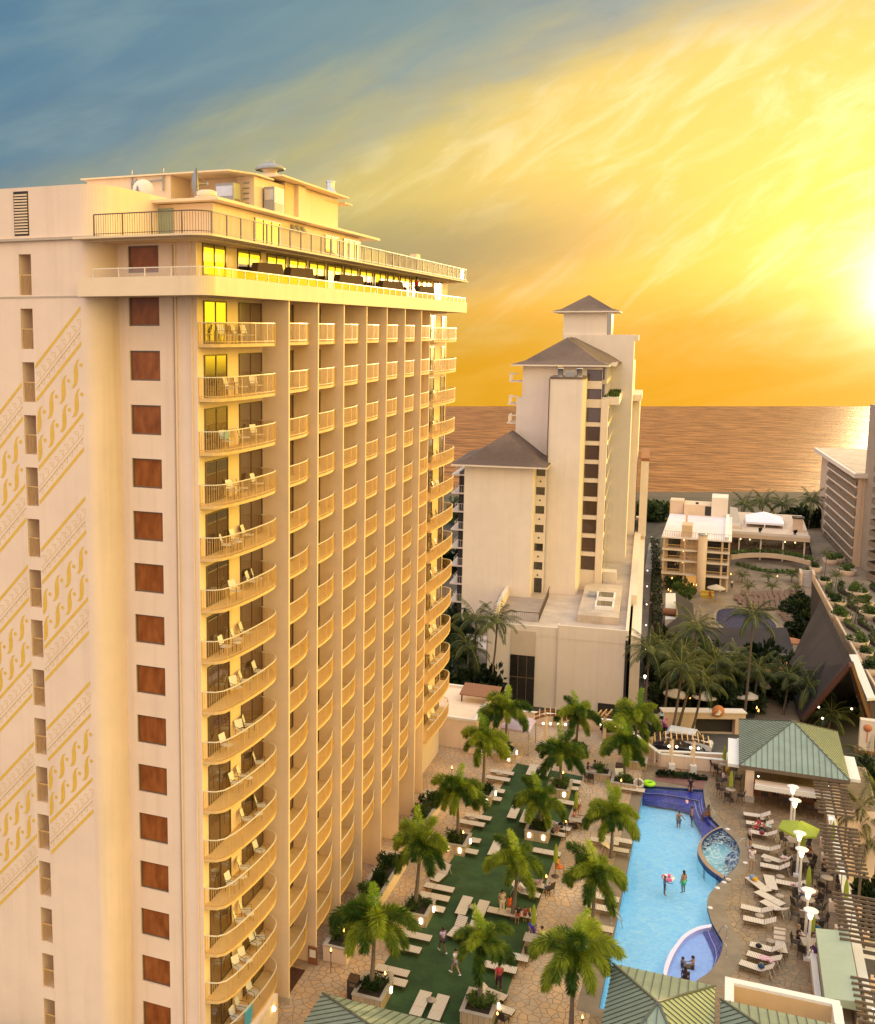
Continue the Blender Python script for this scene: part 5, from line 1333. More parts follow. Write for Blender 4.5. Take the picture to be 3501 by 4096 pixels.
# torches
def torch(label, p, h=1.5, flame=.2):
    t = thing('tiki_torch', label, 'torch', p, 0, 'burning torches'); MB().tube([(0,0,0),(0,0,h)],.022,6).build('pole', M['wood'], t)
    MB().lathe([(.03,h-.05),(.075,h+.08),(.06,h+.12),(.001,h+.12)],n=10).build('bowl', M['wood'], t)
    MB().lathe([(.03,h+.11),(.062,h+.2),(.045,h+flame),(.001,h+flame+.16)],n=8).build('flame', M['flame'], t)
for f,x,y,z,l in [(vF,755,880,1.0,'burning torch in the nearest left planter'),(vG,340,1400,1.4,'burning torch in the third left planter'),(vQ,190,1470,1.4,'burning torch on the paving at the bottom of the pool palm'),(vQ,125,905,3.2,'large flame on a tall pole against the nearest palm trunk'),
   (vG,1225,870,1.5,'burning torch beside the far right lawn loungers'),(vG,1063,1270,1.5,'burning torch behind the reclining man'),(vG,1250,1300,1.3,'burning torch at the foot of the reclining woman'),(vL,1165,280,1.4,'burning torch above the lounging couple'),(vL,1350,312,1.4,'burning torch right of the lounging couple'),
   (vK,370,475,1.2,'fire burning on the paving beside the tilted board'),(vG,240,825,2.4,'torch glowing inside the third palm crown'),(vG,170,930,2.4,'torch glowing left of the third palm trunk'),(vL,965,1392,.6,'small flame at the foot of the nearest right planter'),(vF,275,672,1.3,'small lamp flame in the near tower planter'),(vF,392,500,1.5,'bright lamp flame in the near tower planter'),(vF,478,362,1.6,'tiny lamp flame beyond the near tower planter')]:
    p = f(x,y,z+.15); torch(l, (p.x,p.y,0), z)
# bins, signs, cabinets, doormat
def bin_(label, p, sx=.6, sy=.6, h=1.1, rz=0):
    t = thing('waste_bin', label, 'bin', p, rz, 'dark waste bins'); MB().box(-sx/2,sx/2,-sy/2,sy/2,0,h).build('body', M['chair'], t)
    MB().add([(-sx/2-.02,-sy/2-.02,h),(sx/2+.02,-sy/2-.02,h),(sx/2+.02,sy/2+.02,h+.14),(-sx/2-.02,sy/2+.02,h+.14)],[(0,1,2,3)]).build('lid', M['wood'], t); MB().box(-sx*.3,sx*.3,-sy/2-.012,-sy/2-.002,h*.72,h*.9).build('flap', M['darkrail'], t)
for f,x,y,l in [(vF,475,1080,'dark waste cabinet beside the nearest left planter'),(vK,200,1020,'tall dark cabinet behind the pool palm trunk'),(vK,345,440,'dark cabinet beside the tilted board'),(vS,920,1760,'dark waste bin at the fourth lamp post'),(vT,1000,760,'dark waste bin at the fifth lamp post')]:
    bin_(l, f(x,y,0))
t = thing('menu_stand','brown menu stand with a white sheet beside the tower planter','sign',vF(115,790,0)); MB().box(-.3,.3,-.05,.05,0,1.1).build('board', M['redwood'], t); MB().box(-.2,.2,-.056,-.052,.45,.95).build('sheet', M['white'], t)
t = thing('notice_board','tilted cream board on legs beside a fire','sign',vK(345,490,0),.4); MB().add([(-.35,-.2,.4),(.35,-.2,.4),(.35,.15,1.2),(-.35,.15,1.2)],[(0,1,2,3)]).build('board', M['white'], t); MB().bar((-.3,0,0),(-.3,0,.8),.04).bar((.3,0,0),(.3,0,.8),.04).build('leg', M['wood'], t)
tag(MB().box(-22.9,-21.9,52.4,55.2,.002,.02).build('doormat', mat('brown_mat',(.08,.03,.015),.95,.3,5)), 'dark brown doormat in the lowest tower bay', 'mat')
# ---------------------------------------------------------------- lilac tent, arbours and far wall
t = thing('party_tent','lilac square party tent on four legs at the far end of the lawn','tent',vG(820,620,0))
c = t.location; cr_ = [vG(670,465,2.3)-c, vG(925,505,2.3)-c, vG(990,395,2.3)-c, vG(745,370,2.3)-c]; mid = sum((v for v in cr_), Vector())/4 + Vector((0,0,.85))
mb = MB()
for i in range(4): mb.tri(cr_[i],cr_[(i+1)%4],mid); a,b=cr_[i],cr_[(i+1)%4]; mb.quad(a-Vector((0,0,.22)),b-Vector((0,0,.22)),b,a)
mb.build('canopy', M['tentp'], t)
for v in cr_: MB().bar((v.x*.97,v.y*.97,0),(v.x*.97,v.y*.97,2.25),.06).build('leg', M['grey'], t)
mb = MB().bar(cr_[1]*.97-Vector((0,0,.2)),Vector((cr_[1].x*.93,cr_[1].y*.93,.0)),.16); mb.build('gathered_curtain', M['umb_wh'], t)
def arbour(label, f, x0, x1, y0, y1, z0, h=2.9, arch=.45):
    a = f(x0,y0,z0); b = f(x1,y1,z0); t = thing('arched_arbour', label, 'pergola', a, math.atan2(b.y-a.y,b.x-a.x), 'arched wooden arbours'); L_ = (b-a).length
    zz = lambda s: h + arch*4*s*(1-s)
    r = MB()
    for yo in (-.5,.5):
        for i in range(12): r.bar((L_*i/12,yo,zz(i/12)),(L_*(i+1)/12,yo,zz((i+1)/12)),.10,.20)
    r.build('arched_beam', M['redwood'], t)
    s = MB(); n=int(L_/.42)
    for i in range(n+1): q=i/n; s.bar((L_*q-.12,-1.0,zz(q)+.16),(L_*q+.12,1.0,zz(q)+.16),.07,.13)
    s.build('slats', M['rail'], t)
    for q in (.32,.72):
        for yo in (-.5,.5): MB().bar((L_*q,yo,0),(L_*q,yo,zz(q)),.16).build('post', M['band'], t)
        MB().box(L_*q-.25,L_*q+.25,-.75,-.25,0,.75).build('pier', M['white'], t)
        for d in (-.32,.32): MB().ell((L_*q+d,-.62,h-.35),.11).build('globe_lamp', M['bulb'], t)
arbour('arched wooden arbour with lamps behind the lilac tent', vG, 960,1290,640,655, 0)
arbour('arched wooden arbour with lamps at the right end of the far wall', vG, 1480,1810,640,690, 0)
w = thing('boundary_wall','cream wall with pale cap along the far end of the deck','wall',(0,0,0))
pw = [(-20,101.2),(-8.6,102.3),(-4.2,95.4),(1.0,96.1),(2.2,101.8)]
for a,b in zip(pw,pw[1:]):
    MB().bar((*a,.55),(*b,.55),.25,1.1).build('wall_panel', M['cream'], w); MB().bar((*a,1.14),(*b,1.14),.36,.09).build('cap', M['white'], w)
tag(MB().box(-9.6,-5.2,99.6,101.6,0,.75).build('raised_bed', M['stone']), 'long stone raised bed before the right arbour', 'planter')
for i in range(3): shrub(['dark shrub at the left of the raised bed before the right arbour','dark shrub in the middle of the raised bed before the right arbour','dark shrub at the right of the raised bed before the right arbour'][i], (-9+1.6*i,100.6,.7),(.9,.8,.8),'dark shrubs in the raised bed',True)
# trees behind the tower foot
for i,(u,v,l) in enumerate([(935,1400,'dark tree mass behind the annex, left'),(975,1400,'dark tree behind the annex, by the podium corner'),(950,1455,'dark bush behind the lilac tent')]):
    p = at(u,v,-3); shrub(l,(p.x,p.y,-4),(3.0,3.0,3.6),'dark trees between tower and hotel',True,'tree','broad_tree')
t = thing('tiled_canopy','small red brown slatted canopy behind the lilac tent','canopy',vG(490,330,1.5)); MB().add([(-1.8,-1.2,2),(1.8,-1.2,2),(1.8,1.2,2.4),(-1.8,1.2,2.4),(-1.8,-1.2,1.9),(1.8,-1.2,1.9),(1.8,1.2,2.3),(-1.8,1.2,2.3)],[(0,1,2,3),(7,6,5,4),(0,4,5,1),(1,5,6,2),(2,6,7,3),(3,7,4,0)]).build('roof', M['redwood'], t)
for x in (-1.6,1.6):
    for y in (-1,1): MB().bar((x,y,-1.5),(x,y,2),.12).build('post', M['wood'], t)
t = thing('exit_lamp','small green lit sign on the annex corner post','sign',vG(305,395,1.2)); MB().box(-.05,.05,-.03,.03,0,1).build('bracket', M['grey'], t); MB().box(-.16,.16,-.05,.05,1,1.18).build('panel', mat('green_glow',(.1,.8,.3),.5,0,emit=(.1,.9,.25),estr=2.5), t)
for k,(x,y,w) in enumerate([(1040,560,'under the lilac tent'),(275,690,'at the annex planter')]): pass
# ---------------------------------------------------------------- pool surroundings, left side
for x,y,rz,s,l in [(190,1130,0,'f','flat pool lounger half hidden by the trunk, farther of the pair beside the pool palm'),(300,1215,0,'r','pool lounger with raised back beside the pool palm trunk'),(180,1740,0,'f','flat pool lounger behind the middle pool palm'),(150,1855,0,'f','flat pool lounger with a white box beside its foot'),(490,560,0,'f','flat pool lounger next to the life ring')]:
    src = lg_deck if s == 'r' else lg_flat
    p = vK(x,y,LZ); dup(src,(p.x,p.y,.008),rz,l,'loungers left of the pool')
p = vK(340,1115,LZ); dup(lg_flat,(p.x,p.y,.008),0,'flat pool lounger with dark frame farthest along beside the pool palm','loungers left of the pool')
p = vQ(330,610,LZ); dup(lg_flat,(p.x,p.y,.008),0,'flat pool lounger with a red towel at its head','loungers left of the pool')
t = thing('towel','crumpled red towel on the head of a pool lounger','towel',vQ(240,560,.42)); MB().ell((0,0,.05),(.22,.2,.1),10).ell((.1,.1,.12),(.12,.1,.12),8).build('bundle', cloth((.75,.02,.02)), t)
t = thing('life_ring','white and orange life ring leaning by the pool corner','life ring',vK(555,555,.3),0); R_=.36; mb=MB()
for k in range(24):
    a,b=2*PI*k/24,2*PI*(k+1)/24; mb.tube([(R_*math.cos(a),.05,.1+R_+R_*math.sin(a)),(R_*math.cos(b),.05,.1+R_+R_*math.sin(b))],.075,8,1 if k%6==0 else 0,cap=False)
mb.build('ring',[M['white'],M['umb_or']],t); MB().bar((0,.15,-.3),(0,.12,.8),.06).build('post',M['wood'],t)
t = thing('swim_ring','bright lime inflatable swim ring floating in the far left pool corner','swim ring',(*vK(672,512,.0).xy,-.05)); mb=MB(); k=28; n=12; vs=[]; 
for i in range(k):
    a=2*PI*i/k
    for j in range(n): b=2*PI*j/n; r=.36+.17*math.cos(b); vs.append((r*math.cos(a),r*math.sin(a),.15+.16*math.sin(b)))
fs=[(i*n+j,i*n+(j+1)%n,((i+1)%k)*n+(j+1)%n,((i+1)%k)*n+j) for i in range(k) for j in range(n)]
ring_v, ring_f = vs, fs
mb.add(vs,fs,0,True).build('tube',mat('lime_vinyl',(.42,.85,.01),.3,.03,2),t)
def handrail(label, a, b, group, h=.75):
    t = thing('pool_handrail', label, 'handrail', a, 0, group); d=b-a
    MB().tube([(0,0,0),(0,0,h*.85),(d.x*.1,d.y*.1,h),(d.x*.35,d.y*.35,h),(d.x*.8,d.y*.8,h*.35),(d.x,d.y,-.2)],.028,8).build('rail', M['steel'], t)
    MB().lathe([(.07,0),(.07,.02),(.03,.03)],n=10).build('foot', M['steel'], t)
for x0,y0,x1,y1,l in [(155,820,60,770,'steel handrail at the wading pool steps, farther one'),(148,1030,65,940,'steel handrail at the wading pool steps, nearer one')]: handrail(l, vT(x0,y0), vT(x1,y1), 'curved steel pool handrails')
handrail('steel handrail running into the hot tub', vS(365,1475), vS(240,1480), 'curved steel pool handrails'); handrail('steel handrail beside the boy on the pool edge', vK(1378,900), vK(1300,830), 'curved steel pool handrails')
for x,y,l in [(460,575,'steel ladder rail on the left pool edge, near one'),(455,515,'steel ladder rail on the left pool edge, far one')]:
    a=vQ(x,y); handrail(l, a, a+Vector((.75,0,0)), 'curved steel pool handrails', .7)
for x,y,c_,l in [(1530,1000,'w','white round skimmer lid beyond the hot tub'),(1490,1580,'w','white round skimmer lid at the lower tip of the hot tub'),(1538,1568,'r','white and red bowl at the lower tip of the hot tub'),(1722,1368,'w','white square sign on the paving right of the hot tub'),(1418,1642,'w','small white tile on the coping below the hot tub'),(1338,1858,'w','small white tile on the coping at the pool waist'),(260,1833,'b','white box on the coping left of the pool')]:
    p=vK(x,y); t = thing('lid' if c_!='b' else 'white_box', l, 'lid' if c_!='b' else 'box', (p.x,p.y,.006))
    if c_=='b': MB().box(-.22,.22,-.15,.15,0,.25).build('body',M['white'],t); MB().box(-.24,.24,-.17,.17,.25,.3).build('cover',M['tentw'],t)
    elif c_=='r': MB().lathe([(.06,0),(.17,.14),(.16,.15),(.05,.03)],n=14).build('bowl',M['white'],t); MB().lathe([(.12,.09),(.001,.1)],n=12).build('contents',M['umb_or'],t)
    else: MB().lathe([(.17,0),(.17,.02),(.001,.025)],n=16).build('disc',M['tentw'],t)
# people on and around the lawn
P_ = lambda f,x,y,z=.01: f(x,y,z)
Wh=(.82,.74,.86); 
person('person in a lilac shirt and dark shorts walking away over the lawn', P_(vF,1265,690), 2.3,'walk',(.55,.40,.62),(.05,.03,.05),skin=2,shoes=(.7,.7,.75))
person('person in a white shirt and grey shorts striding over the lawn', P_(vF,1378,885), 2.5,'walk',Wh,(.33,.28,.42),skin=1,shoes=(.85,.85,.9))
person('person in a red patterned shirt and dark trousers on the lawn', P_(vL,975,1205), 1.9,'walk',(.62,.06,.09),None,(.06,.01,.03),skin=0,hair=0,shoes=(.1,.05,.05))
person('woman in a long cream dress standing on the lawn', P_(vL,1000,600), -1.0,'stand',(.75,.62,.45),None,(.75,.62,.45),long=True)
person('child in an orange dress standing on the lawn', P_(vL,1056,592), 2.4,'stand',(.8,.13,.02),(.8,.13,.02),sc=.72,long=True)
person('child in a dark top sitting at the lawn lounger', P_(vL,1128,655), -1.6,'sit',(.03,.02,.03),(.5,.08,.03),sc=.8)
person('small child in red standing beside a lawn lounger', P_(vL,1180,662), -1.3,'stand',(.5,.05,.06),(.25,.03,.03),sc=.62)
person('child in yellow and navy standing beside the lime umbrella', P_(vL,1218,668), .4,'stand',(.65,.48,.05),(.03,.03,.15),sc=.68)
person('person in a bright blue top seated at the table behind the right planter', P_(vL,1240,800), -1.2,'sit',(.08,.08,.72),(.06,.07,.22))
person('person in a pale lime top seated at the table under palm fronds', P_(vL,1312,850), 2.6,'sit',(.55,.58,.18),(.1,.08,.06))
person('man with bare chest and dark shorts reclining on a lounger', (*vG(1140,1395,.4).xy,.05), PI-.1,'lie',None,(.04,.05,.10),skin=0)
person('woman in a black top reclining on a lounger', (*vG(1175,1342,.4).xy,.05), PI-.1,'lie',(.02,.02,.02),(.55,.48,.45),skin=1,long=True)
person('person in a striped towel reclining by the torches, nearer', (*vL(1185,425,.4).xy,.05), -.1,'lie',(.65,.55,.5),(.6,.55,.55),skin=0)
person('person in a pale pink top reclining by the torches, farther', (*vL(1270,368,.4).xy,.05), PI-.1,'lie',(.7,.5,.45),(.3,.2,.2),skin=1)
person('woman with long dark hair in orange shorts seated at the far table', P_(vG,1445,900), .1,'sit',(.05,.03,.04),(.75,.16,.02),long=True,skin=0)
person('person in a blue top seated at the far table', P_(vG,1500,880), PI,'sit',(.03,.06,.35),(.05,.05,.1))
person('person in a white top standing beyond the lawn umbrella', P_(vG,1348,1250), -1.8,'stand',(.8,.72,.68),(.5,.1,.08))
person('person in a red patterned top seated at the table right of the lawn', P_(vG,1322,1330), .1,'sit',(.55,.2,.17),(.3,.22,.18))
person('person in orange stretched on a seat beside the lawn edge', P_(vL,1440,285), .0,'sit',(.85,.28,.04),(.85,.25,.03),skin=0)
# tables and chairs between lawn and pool
def seat(f,x,y,rz,l,src=None,group='dark chairs left of the pool'):
    p=f(x,y,.46); return dup(src or ch_proto,(p.x,p.y,.006),rz,l,group)
for f,x,y,l,src in [(vG,1490,845,'round table of the two seated women at the far end',tb_round),(vG,1340,1275,'square table right of the lawn among dark chairs',tb_sq),(vL,1240,790,'square grey table behind the right hand planter',tb_sq)]:
    p=f(x,y,.73); dup(src,(p.x,p.y,.006),0,l)
for f,x,y,rz,l in [(vG,1440,900,.1,'dark chair under the woman with long hair'),(vG,1505,855,PI,'dark chair with the blue towel at the far table'),(vG,1470,910,1.6,'dark chair nearest at the far round table'),
  (vG,1390,1280,PI,'dark chair right of the square table beside the lawn'),(vG,1300,1320,.3,'brown chair left of the square table beside the lawn'),(vG,1385,1310,2.5,'dark chair turned away at the square table beside the lawn'),
  (vL,1215,900,1.5,'brown chair at the near side of the grey table'),(vL,1300,840,PI,'dark chair at the right of the grey table'),(vL,1375,395,2.6,'dark chair beside the lounging couple'),(vL,1010,1420,1.2,'dark chair at the bottom near the right planter')]: seat(f,x,y,rz,l)
for f,x,y,l in [(vL,1250,640,'closed lime umbrella beside the children'),(vG,1340,1130,'closed lime umbrella at the right lawn edge'),(vG,1160,1610,'closed lime umbrella low behind the palm crown')]:
    p=f(x,y,1.5); dup(cu,(p.x,p.y,.006),0,l)
# swimmers
person('woman in a green swimsuit standing in the middle of the pool', (*vK(1050,1590,-.1).xy,-.85), 2.4,'stand',None,(.1,.5,.25),skin=0,hair=0,long=True)
person('child holding a pink and white ring in the pool', (*vK(845,1590,-.1).xy,-1.0), .3,'reach',(.2,.15,.3),None,skin=2,sc=.85)
t = thing('inflatable_ring','pink and white inflatable ring held by the child in the pool','swim ring',(*vK(880,1560,-.1).xy,-.02)); mb=MB(); mb.add([(v[0]*.85,v[1]*.85,v[2]*.8) for v in ring_v],ring_f,0,True)
mb.m = [(i//(12*4))%2 for i in range(len(mb.f))]; mb.build('tube',[M['white'],mat('pink_vinyl',(.8,.12,.3),.4,.03,2)],t); MB().ell((.3,0,.3),(.05,.05,.04),8).build('valve',M['white'],t)
person('swimmer with only head and arms above the far pool water', (*vK(1000,850,-.1).xy,-1.45), -1.2,'reach',None,(.1,.1,.2),skin=0)
person('man with bare chest standing in the far right of the pool', (*vK(1140,850,-.1).xy,-1.05), 0,'stand',None,(.1,.1,.2),skin=0)
person('boy sitting on the far right pool edge by the handrail', (*vK(1318,850,0).xy,-.42), 3.6,'sit',None,(.25,.1,.05),skin=2)
person('person in dark clothes sitting at the far pool edge', (*vK(1125,545,0).xy,-.42), -1.5,'sit',(.03,.02,.04),(.03,.02,.04),skin=0,long=True)
person('child leaning back in the shallow wading pool', (*vQ(1140,945,-.1).xy,-.92), .1,'sit',(.05,.06,.15),(.05,.06,.15),skin=0,sc=.9)
person('person with outstretched arms sitting in the wading pool', (*vQ(1230,955,-.1).xy,-.9), PI,'sit',None,(.08,.05,.05),skin=0)
person('dark haired person standing in the wading pool before the green roof', (*vQ(1160,1140,-.1).xy,-.75), 1.2,'stand',(.06,.03,.03),(.06,.03,.03),skin=2,long=True)
t = thing('beach_ball','small pink beach ball floating at the far end of the pool','ball',(*vK(1085,725,-.1).xy,-.02)); mb=MB().ell((0,0,.1),.16,14,0,8); mb.m=[(i%14)//2%2 for i in range(len(mb.f))]; mb.build('ball',[bpy.data.materials['pink_vinyl'],M['white']],t); MB().ell((0,0,.26),(.02,.02,.01),6).build('valve',M['white'],t)
# ---------------------------------------------------------------- deck: right of the pool
GR='loungers right of the pool'
for f,x,y,rz,s,l in [
 (vS,490,1120,PI+.05,'r','lounger with raised back farthest beyond the hot tub'),(vS,520,1215,PI+.05,'r','lounger with raised back behind the woman in red'),(vS,555,1320,PI-.1,'r','lounger with raised back carrying the pair with towels'),
 (vS,590,1480,PI-.1,'r','lounger with raised back alone beside the hot tub'),(vS,700,1605,PI-.35,'f2','lounger with a striped towel over its low back'),(vS,690,1685,PI-.05,'f2','lounger with low back nearest the fourth lamp post'),
 (vT,865,235,PI-.05,'r','lounger with raised back holding a pink cloth beside the bin'),(vT,500,235,2.2,'f','flat lounger turned askew under the toy bag'),(vT,635,215,PI/2+.1,'f','flat lounger pointing at the camera below the hot tub'),
 (vT,625,385,2.45,'f','flat lounger turned askew, farther of the crossed pair'),(vT,685,490,2.45,'r','lounger turned askew with raised back, nearer of the crossed pair'),(vT,490,515,PI-.1,'r','lounger with raised back touching a round table'),(vT,520,640,PI-.05,'r','lounger with raised back before the curved coping'),
 (vT,600,935,PI-.15,'f2','lounger with a black bag on its foot'),(vT,570,1040,PI-.2,'r','lounger covered by a pink striped towel'),(vT,490,1145,PI-.25,'f2','lounger with a blue black bag nearest the low roof')]:
    src = {'r':lg_deck,'f':lg_flat,'f2':lg_rec}[s]; p=f(x,y,LZ)
    o=dup(src,(p.x,p.y,.008),rz,l,GR)
p=vT(740,860,.5); dup(lg_up,(p.x,p.y,.008),-PI/2+.1,'lounger with its back folded upright seen from behind',GR)
for f,x,y,l in [(vS,530,1150,'small round table among the loungers beyond the hot tub'),(vS,600,1605,'small round table on the foot side of the striped towel lounger'),(vT,742,150,'small round table beside the lounger pointing at the camera'),(vT,735,360,'small round table under the crossed loungers'),(vT,515,575,'small round table before the curved coping'),(vT,635,850,'small round table beside the upright lounger'),(vT,515,1340,'small round table nearest the low flat roof')]:
    p=f(x,y,.44); dup(stbl,(p.x,p.y,.006),.3,l,'round side tables right of the pool')
def towel(label, p, sx, sy, c1, c2, rz=0):
    t=thing('towel',label,'towel',p,rz); m=stripe_mat('towel_%d'%len(bpy.data.materials),c1,c2,2.2,'Y'); mb=MB(); n=8
    vs=[(sx*(i/n-.5),sy*(j/n-.5),.03*math.sin(i*1.7+j)+.03) for i in range(n+1) for j in range(n+1)]
    mb.add(vs,[(i*(n+1)+j,(i+1)*(n+1)+j,(i+1)*(n+1)+j+1,i*(n+1)+j+1) for i in range(n) for j in range(n)],0,True); mb.build('cloth',m,t)
    MB().tube([(-sx*.3,-sy*.5,.06),(sx*.1,-sy*.42,.09),(sx*.35,-sy*.5,.05)],.06,6).build('fold',m,t)
towel('pink and white striped towel spread over a lounger',(*vT(600,1050,.45).xy,.42),.9,.6,(.75,.5,.52),(.5,.12,.18),-.2)
towel('pink cloth on a lounger beside the bin',(*vT(880,235,.45).xy,.40),.3,.25,(.8,.6,.6),(.6,.15,.25))
towel('striped towel hanging over a low lounger back',(*vS(800,1590,.55).xy,.62),.6,.55,(.8,.68,.65),(.6,.3,.3),-.3)
towel('green and pink towel on the lounger of the pair',(*vS(600,1240,.5).xy,.5),.55,.5,(.3,.6,.45),(.7,.3,.4))
def bag(label,p,col):
    t=thing('bag',label,'bag',p); MB().ell((0,0,.12),(.2,.14,.14),10).build('body',cloth(col),t); MB().tube([(-.12,0,.2),(-.06,0,.33),(.06,0,.33),(.12,0,.2)],.014,5).build('strap',cloth((.6,.6,.62)),t)
bag('black bag on the foot of a lounger',(*vT(505,925,.4).xy,.39),(.02,.02,.025)); bag('blue and black bag on the lounger nearest the low roof',(*vT(530,1150,.4).xy,.40),(.02,.06,.12)); bag('dark red and white beach bag on the lounger of the pair',(*vS(540,1325,.4).xy,.40),(.3,.03,.06))
bag('yellow and red toy bag on the askew lounger',(*vT(465,200,.4).xy,.40),(.75,.4,.02)); bag('blue and white toy bag on the askew lounger end',(*vT(435,180,.4).xy,.40),(.15,.35,.7))
# lamp posts
lb=vT(1030,1055,0); LH=hgt(lb,*ph(2850,3450,.3676)(1075,522))
def lamp_post(label,p):
    t=thing('lamp_post',label,'lamp post',(p.x,p.y,0),0,'lamp posts with white disc tops')
    MB().box(-.24,.24,-.24,.24,0,.22).build('plinth',M['white'],t); MB().tube([(0,0,.2),(0,0,LH-.52)],[.095,.07],12).build('pole',M['white'],t)
    MB().lathe([(.09,LH-.56),(.18,LH-.22),(.16,LH-.2),(.001,LH-.2)],n=14).build('bowl',M['lamp'],t)
    MB().lathe([(.001,LH-.07),(.40,LH-.05),(.43,LH),(.38,LH+.03),(.001,LH+.05)],n=24).build('disc_reflector',M['tentw'],t)
    for k in range(3): MB().bar((.12*math.cos(k*2.1),.12*math.sin(k*2.1),LH-.25),(.2*math.cos(k*2.1),.2*math.sin(k*2.1),LH-.04),.02).build('strut',M['white'],t)
for f,x,y,l in [(vS,880,808,'farthest lamp post, just before the bar pavilion'),(vS,903,955,'second lamp post, right beside the farthest one'),(vS,952,1312,'third lamp post, under the open lime umbrella'),(vS,977,1488,'fourth lamp post, beside the bin'),(vT,1047,302,'fifth lamp post, between the dining tables'),(vT,1075,522,'nearest lamp post with square plinth in full view')]:
    lamp_post(l+', lit, with white disc top', f(x,y,LH))
# dining groups
DG='dark chairs on the right side of the deck'
def grp(tbl,f,tx,ty,z,label,chairs,src=None):
    p=f(tx,ty,z); dup(tbl,(p.x,p.y,.006),.2 if tbl is tb_sq else 0,label)
    for ang,l in chairs:
        q=(p.x+.82*math.cos(ang),p.y+.82*math.sin(ang),.006); dup(src or ch_proto,q,ang+PI,l,DG)
grp(tb_sq,vT,1070,865,.73,'square table with three diners at the nearest lamp post',[(2.9,'dark chair of the woman in black at the nearest table'),(1.0,'dark chair of the person in blue at the nearest table'),(-.1,'dark chair of the man in dark grey at the nearest table'),(-2.1,'empty dark chair at the near side of the nearest table')])
grp(tb_sq,vT,1060,565,.73,'square empty table behind the fifth lamp post',[(2.8,'empty dark chair left of the empty square table'),(.2,'empty dark chair right of the empty square table'),(-1.0,'empty dark chair at the near right of the empty square table')])
grp(tb_round,vT,1040,400,.73,'round table of the couple in white and grey',[(2.3,'dark chair of the person in pale blue'),(.7,'dark chair of the man in beige'),(-2.6,'empty dark chair at the near left of the couple'),(-.4,'empty dark chair at the near right of the couple')])
grp(tb_sq,vS,960,1590,.73,'square table between third and fourth lamp posts',[(2.7,'empty dark chair left of the table between the lamp posts'),(.5,'dark chair of the dark haired diner between the lamp posts'),(-.9,'empty dark chair at the near right between the lamp posts')])
grp(tb_sq,vS,900,1390,.73,'square table just under the open lime umbrella',[(2.5,'empty dark chair left of the table under the lime umbrella'),(.4,'empty dark chair right of the table under the lime umbrella')])
grp(tb_high,vT,1255,165,1.02,'high round table with food and three diners',[(2.7,'bar stool of the diner in black'),(.5,'bar stool of the diner in white at the high table'),(-.6,'bar stool of the diner in grey at the high table'),(-2.0,'empty bar stool at the near side of the high table')],bar_proto)
grp(tb_high,vS,130,560,1.02,'high round table farthest by the low wall',[(2.8,'bar stool left of the farthest high table'),(-.2,'bar stool right of the farthest high table'),(-2.2,'bar stool near side of the farthest high table')],bar_proto)
grp(tb_high,vS,200,835,1.02,'high round table nearer the pool corner',[(2.6,'bar stool left of the high table by the pool corner'),(-.3,'bar stool right of the high table by the pool corner'),(-1.8,'bar stool at the near side of the high table by the pool corner')],bar_proto)
for x,y,rz,l in [(80,740,.2,'bar stool of the man in white'),(280,720,PI,'bar stool facing the man in white'),(570,900,1.6,'bar stool at the left of the bar counter'),(690,900,1.6,'bar stool second along the bar counter'),(790,960,1.6,'bar stool at the middle of the bar counter'),(930,1010,1.6,'bar stool before the second lamp post'),(1070,1050,1.6,'bar stool at the right of the bar'),(1140,960,1.6,'bar stool under the far pergola')]:
    p=vS(x,y,.74); dup(bar_proto,(p.x,p.y,.006),rz,l,'bar stools at the pavilion')
for f,x,y,l in [(vS,135,460,'closed lime umbrella at the farthest high table'),(vS,205,740,'closed lime umbrella at the high table by the pool corner'),(vS,990,1410,'closed lime umbrella behind the third lamp post'),(vT,1050,170,'closed lime umbrella behind the fifth lamp post'),(vT,1090,660,'closed lime umbrella behind the nearest lamp post'),(vT,1460,310,'leaning lime umbrella by the white pier'),(vS,1315,1310,'closed lime umbrella between the pergolas')]:
    p=f(x,y,1.6); dup(cu,(p.x,p.y,.006),0,l)
um=open_umbrella(M['lime'],1.45,2.25,.55,6,'lime_parasol','umbrella',.3); p=vS(945,1255,2.3); um.location=(p.x,p.y,0); um['label']='open lime green umbrella among the lamp posts'
# people
person('man in a white shirt seated at the high table by the pool corner', P_(vS,120,790), .1,'sit',(.8,.75,.82),(.1,.1,.12),skin=1)
person('woman in red sitting on a lounger beyond the hot tub', (*vS(500,1250,.4).xy,-.1), 3.6,'sit',(.6,.04,.06),(.5,.05,.05),skin=0,long=True)
person('person in a dark swimsuit sitting on a lounger beyond the hot tub', (*vS(560,1275,.4).xy,-.1), 3.0,'sit',None,(.05,.05,.06),skin=0,long=True)
person('standing man in a white shirt and black shorts beside the hot tub', P_(vS,405,1470), .2,'stand',(.78,.7,.68),(.02,.02,.025),skin=1,shoes=(.8,.8,.8))
person('standing woman in a white shirt and pale skirt seen from behind', P_(vS,425,1705), 1.5,'stand',(.8,.72,.72),(.55,.48,.42),skin=0,hair=0)
person('person in a purple tank top and white shorts walking by the nearest lamp post', P_(vT,1115,1155), -2.2,'walk',(.07,.03,.16),(.8,.7,.68),skin=0,hair=2)
person('woman in black seated at the nearest table', P_(vT,935,890), -.2,'sit',(.02,.015,.02),(.02,.015,.02),hair=2,long=True,skin=1)
person('person in a blue top seated at the nearest table', P_(vT,1125,850), -2.3,'sit',(.03,.14,.26),(.05,.05,.08),skin=0)
person('man in dark grey seated at the nearest table', P_(vT,1210,955), 3.0,'sit',(.05,.045,.045),(.06,.05,.05),skin=0)
person('person in a pale blue top seated behind the fifth lamp post', P_(vT,985,430), -.8,'sit',(.55,.62,.72),(.2,.2,.25),skin=0)
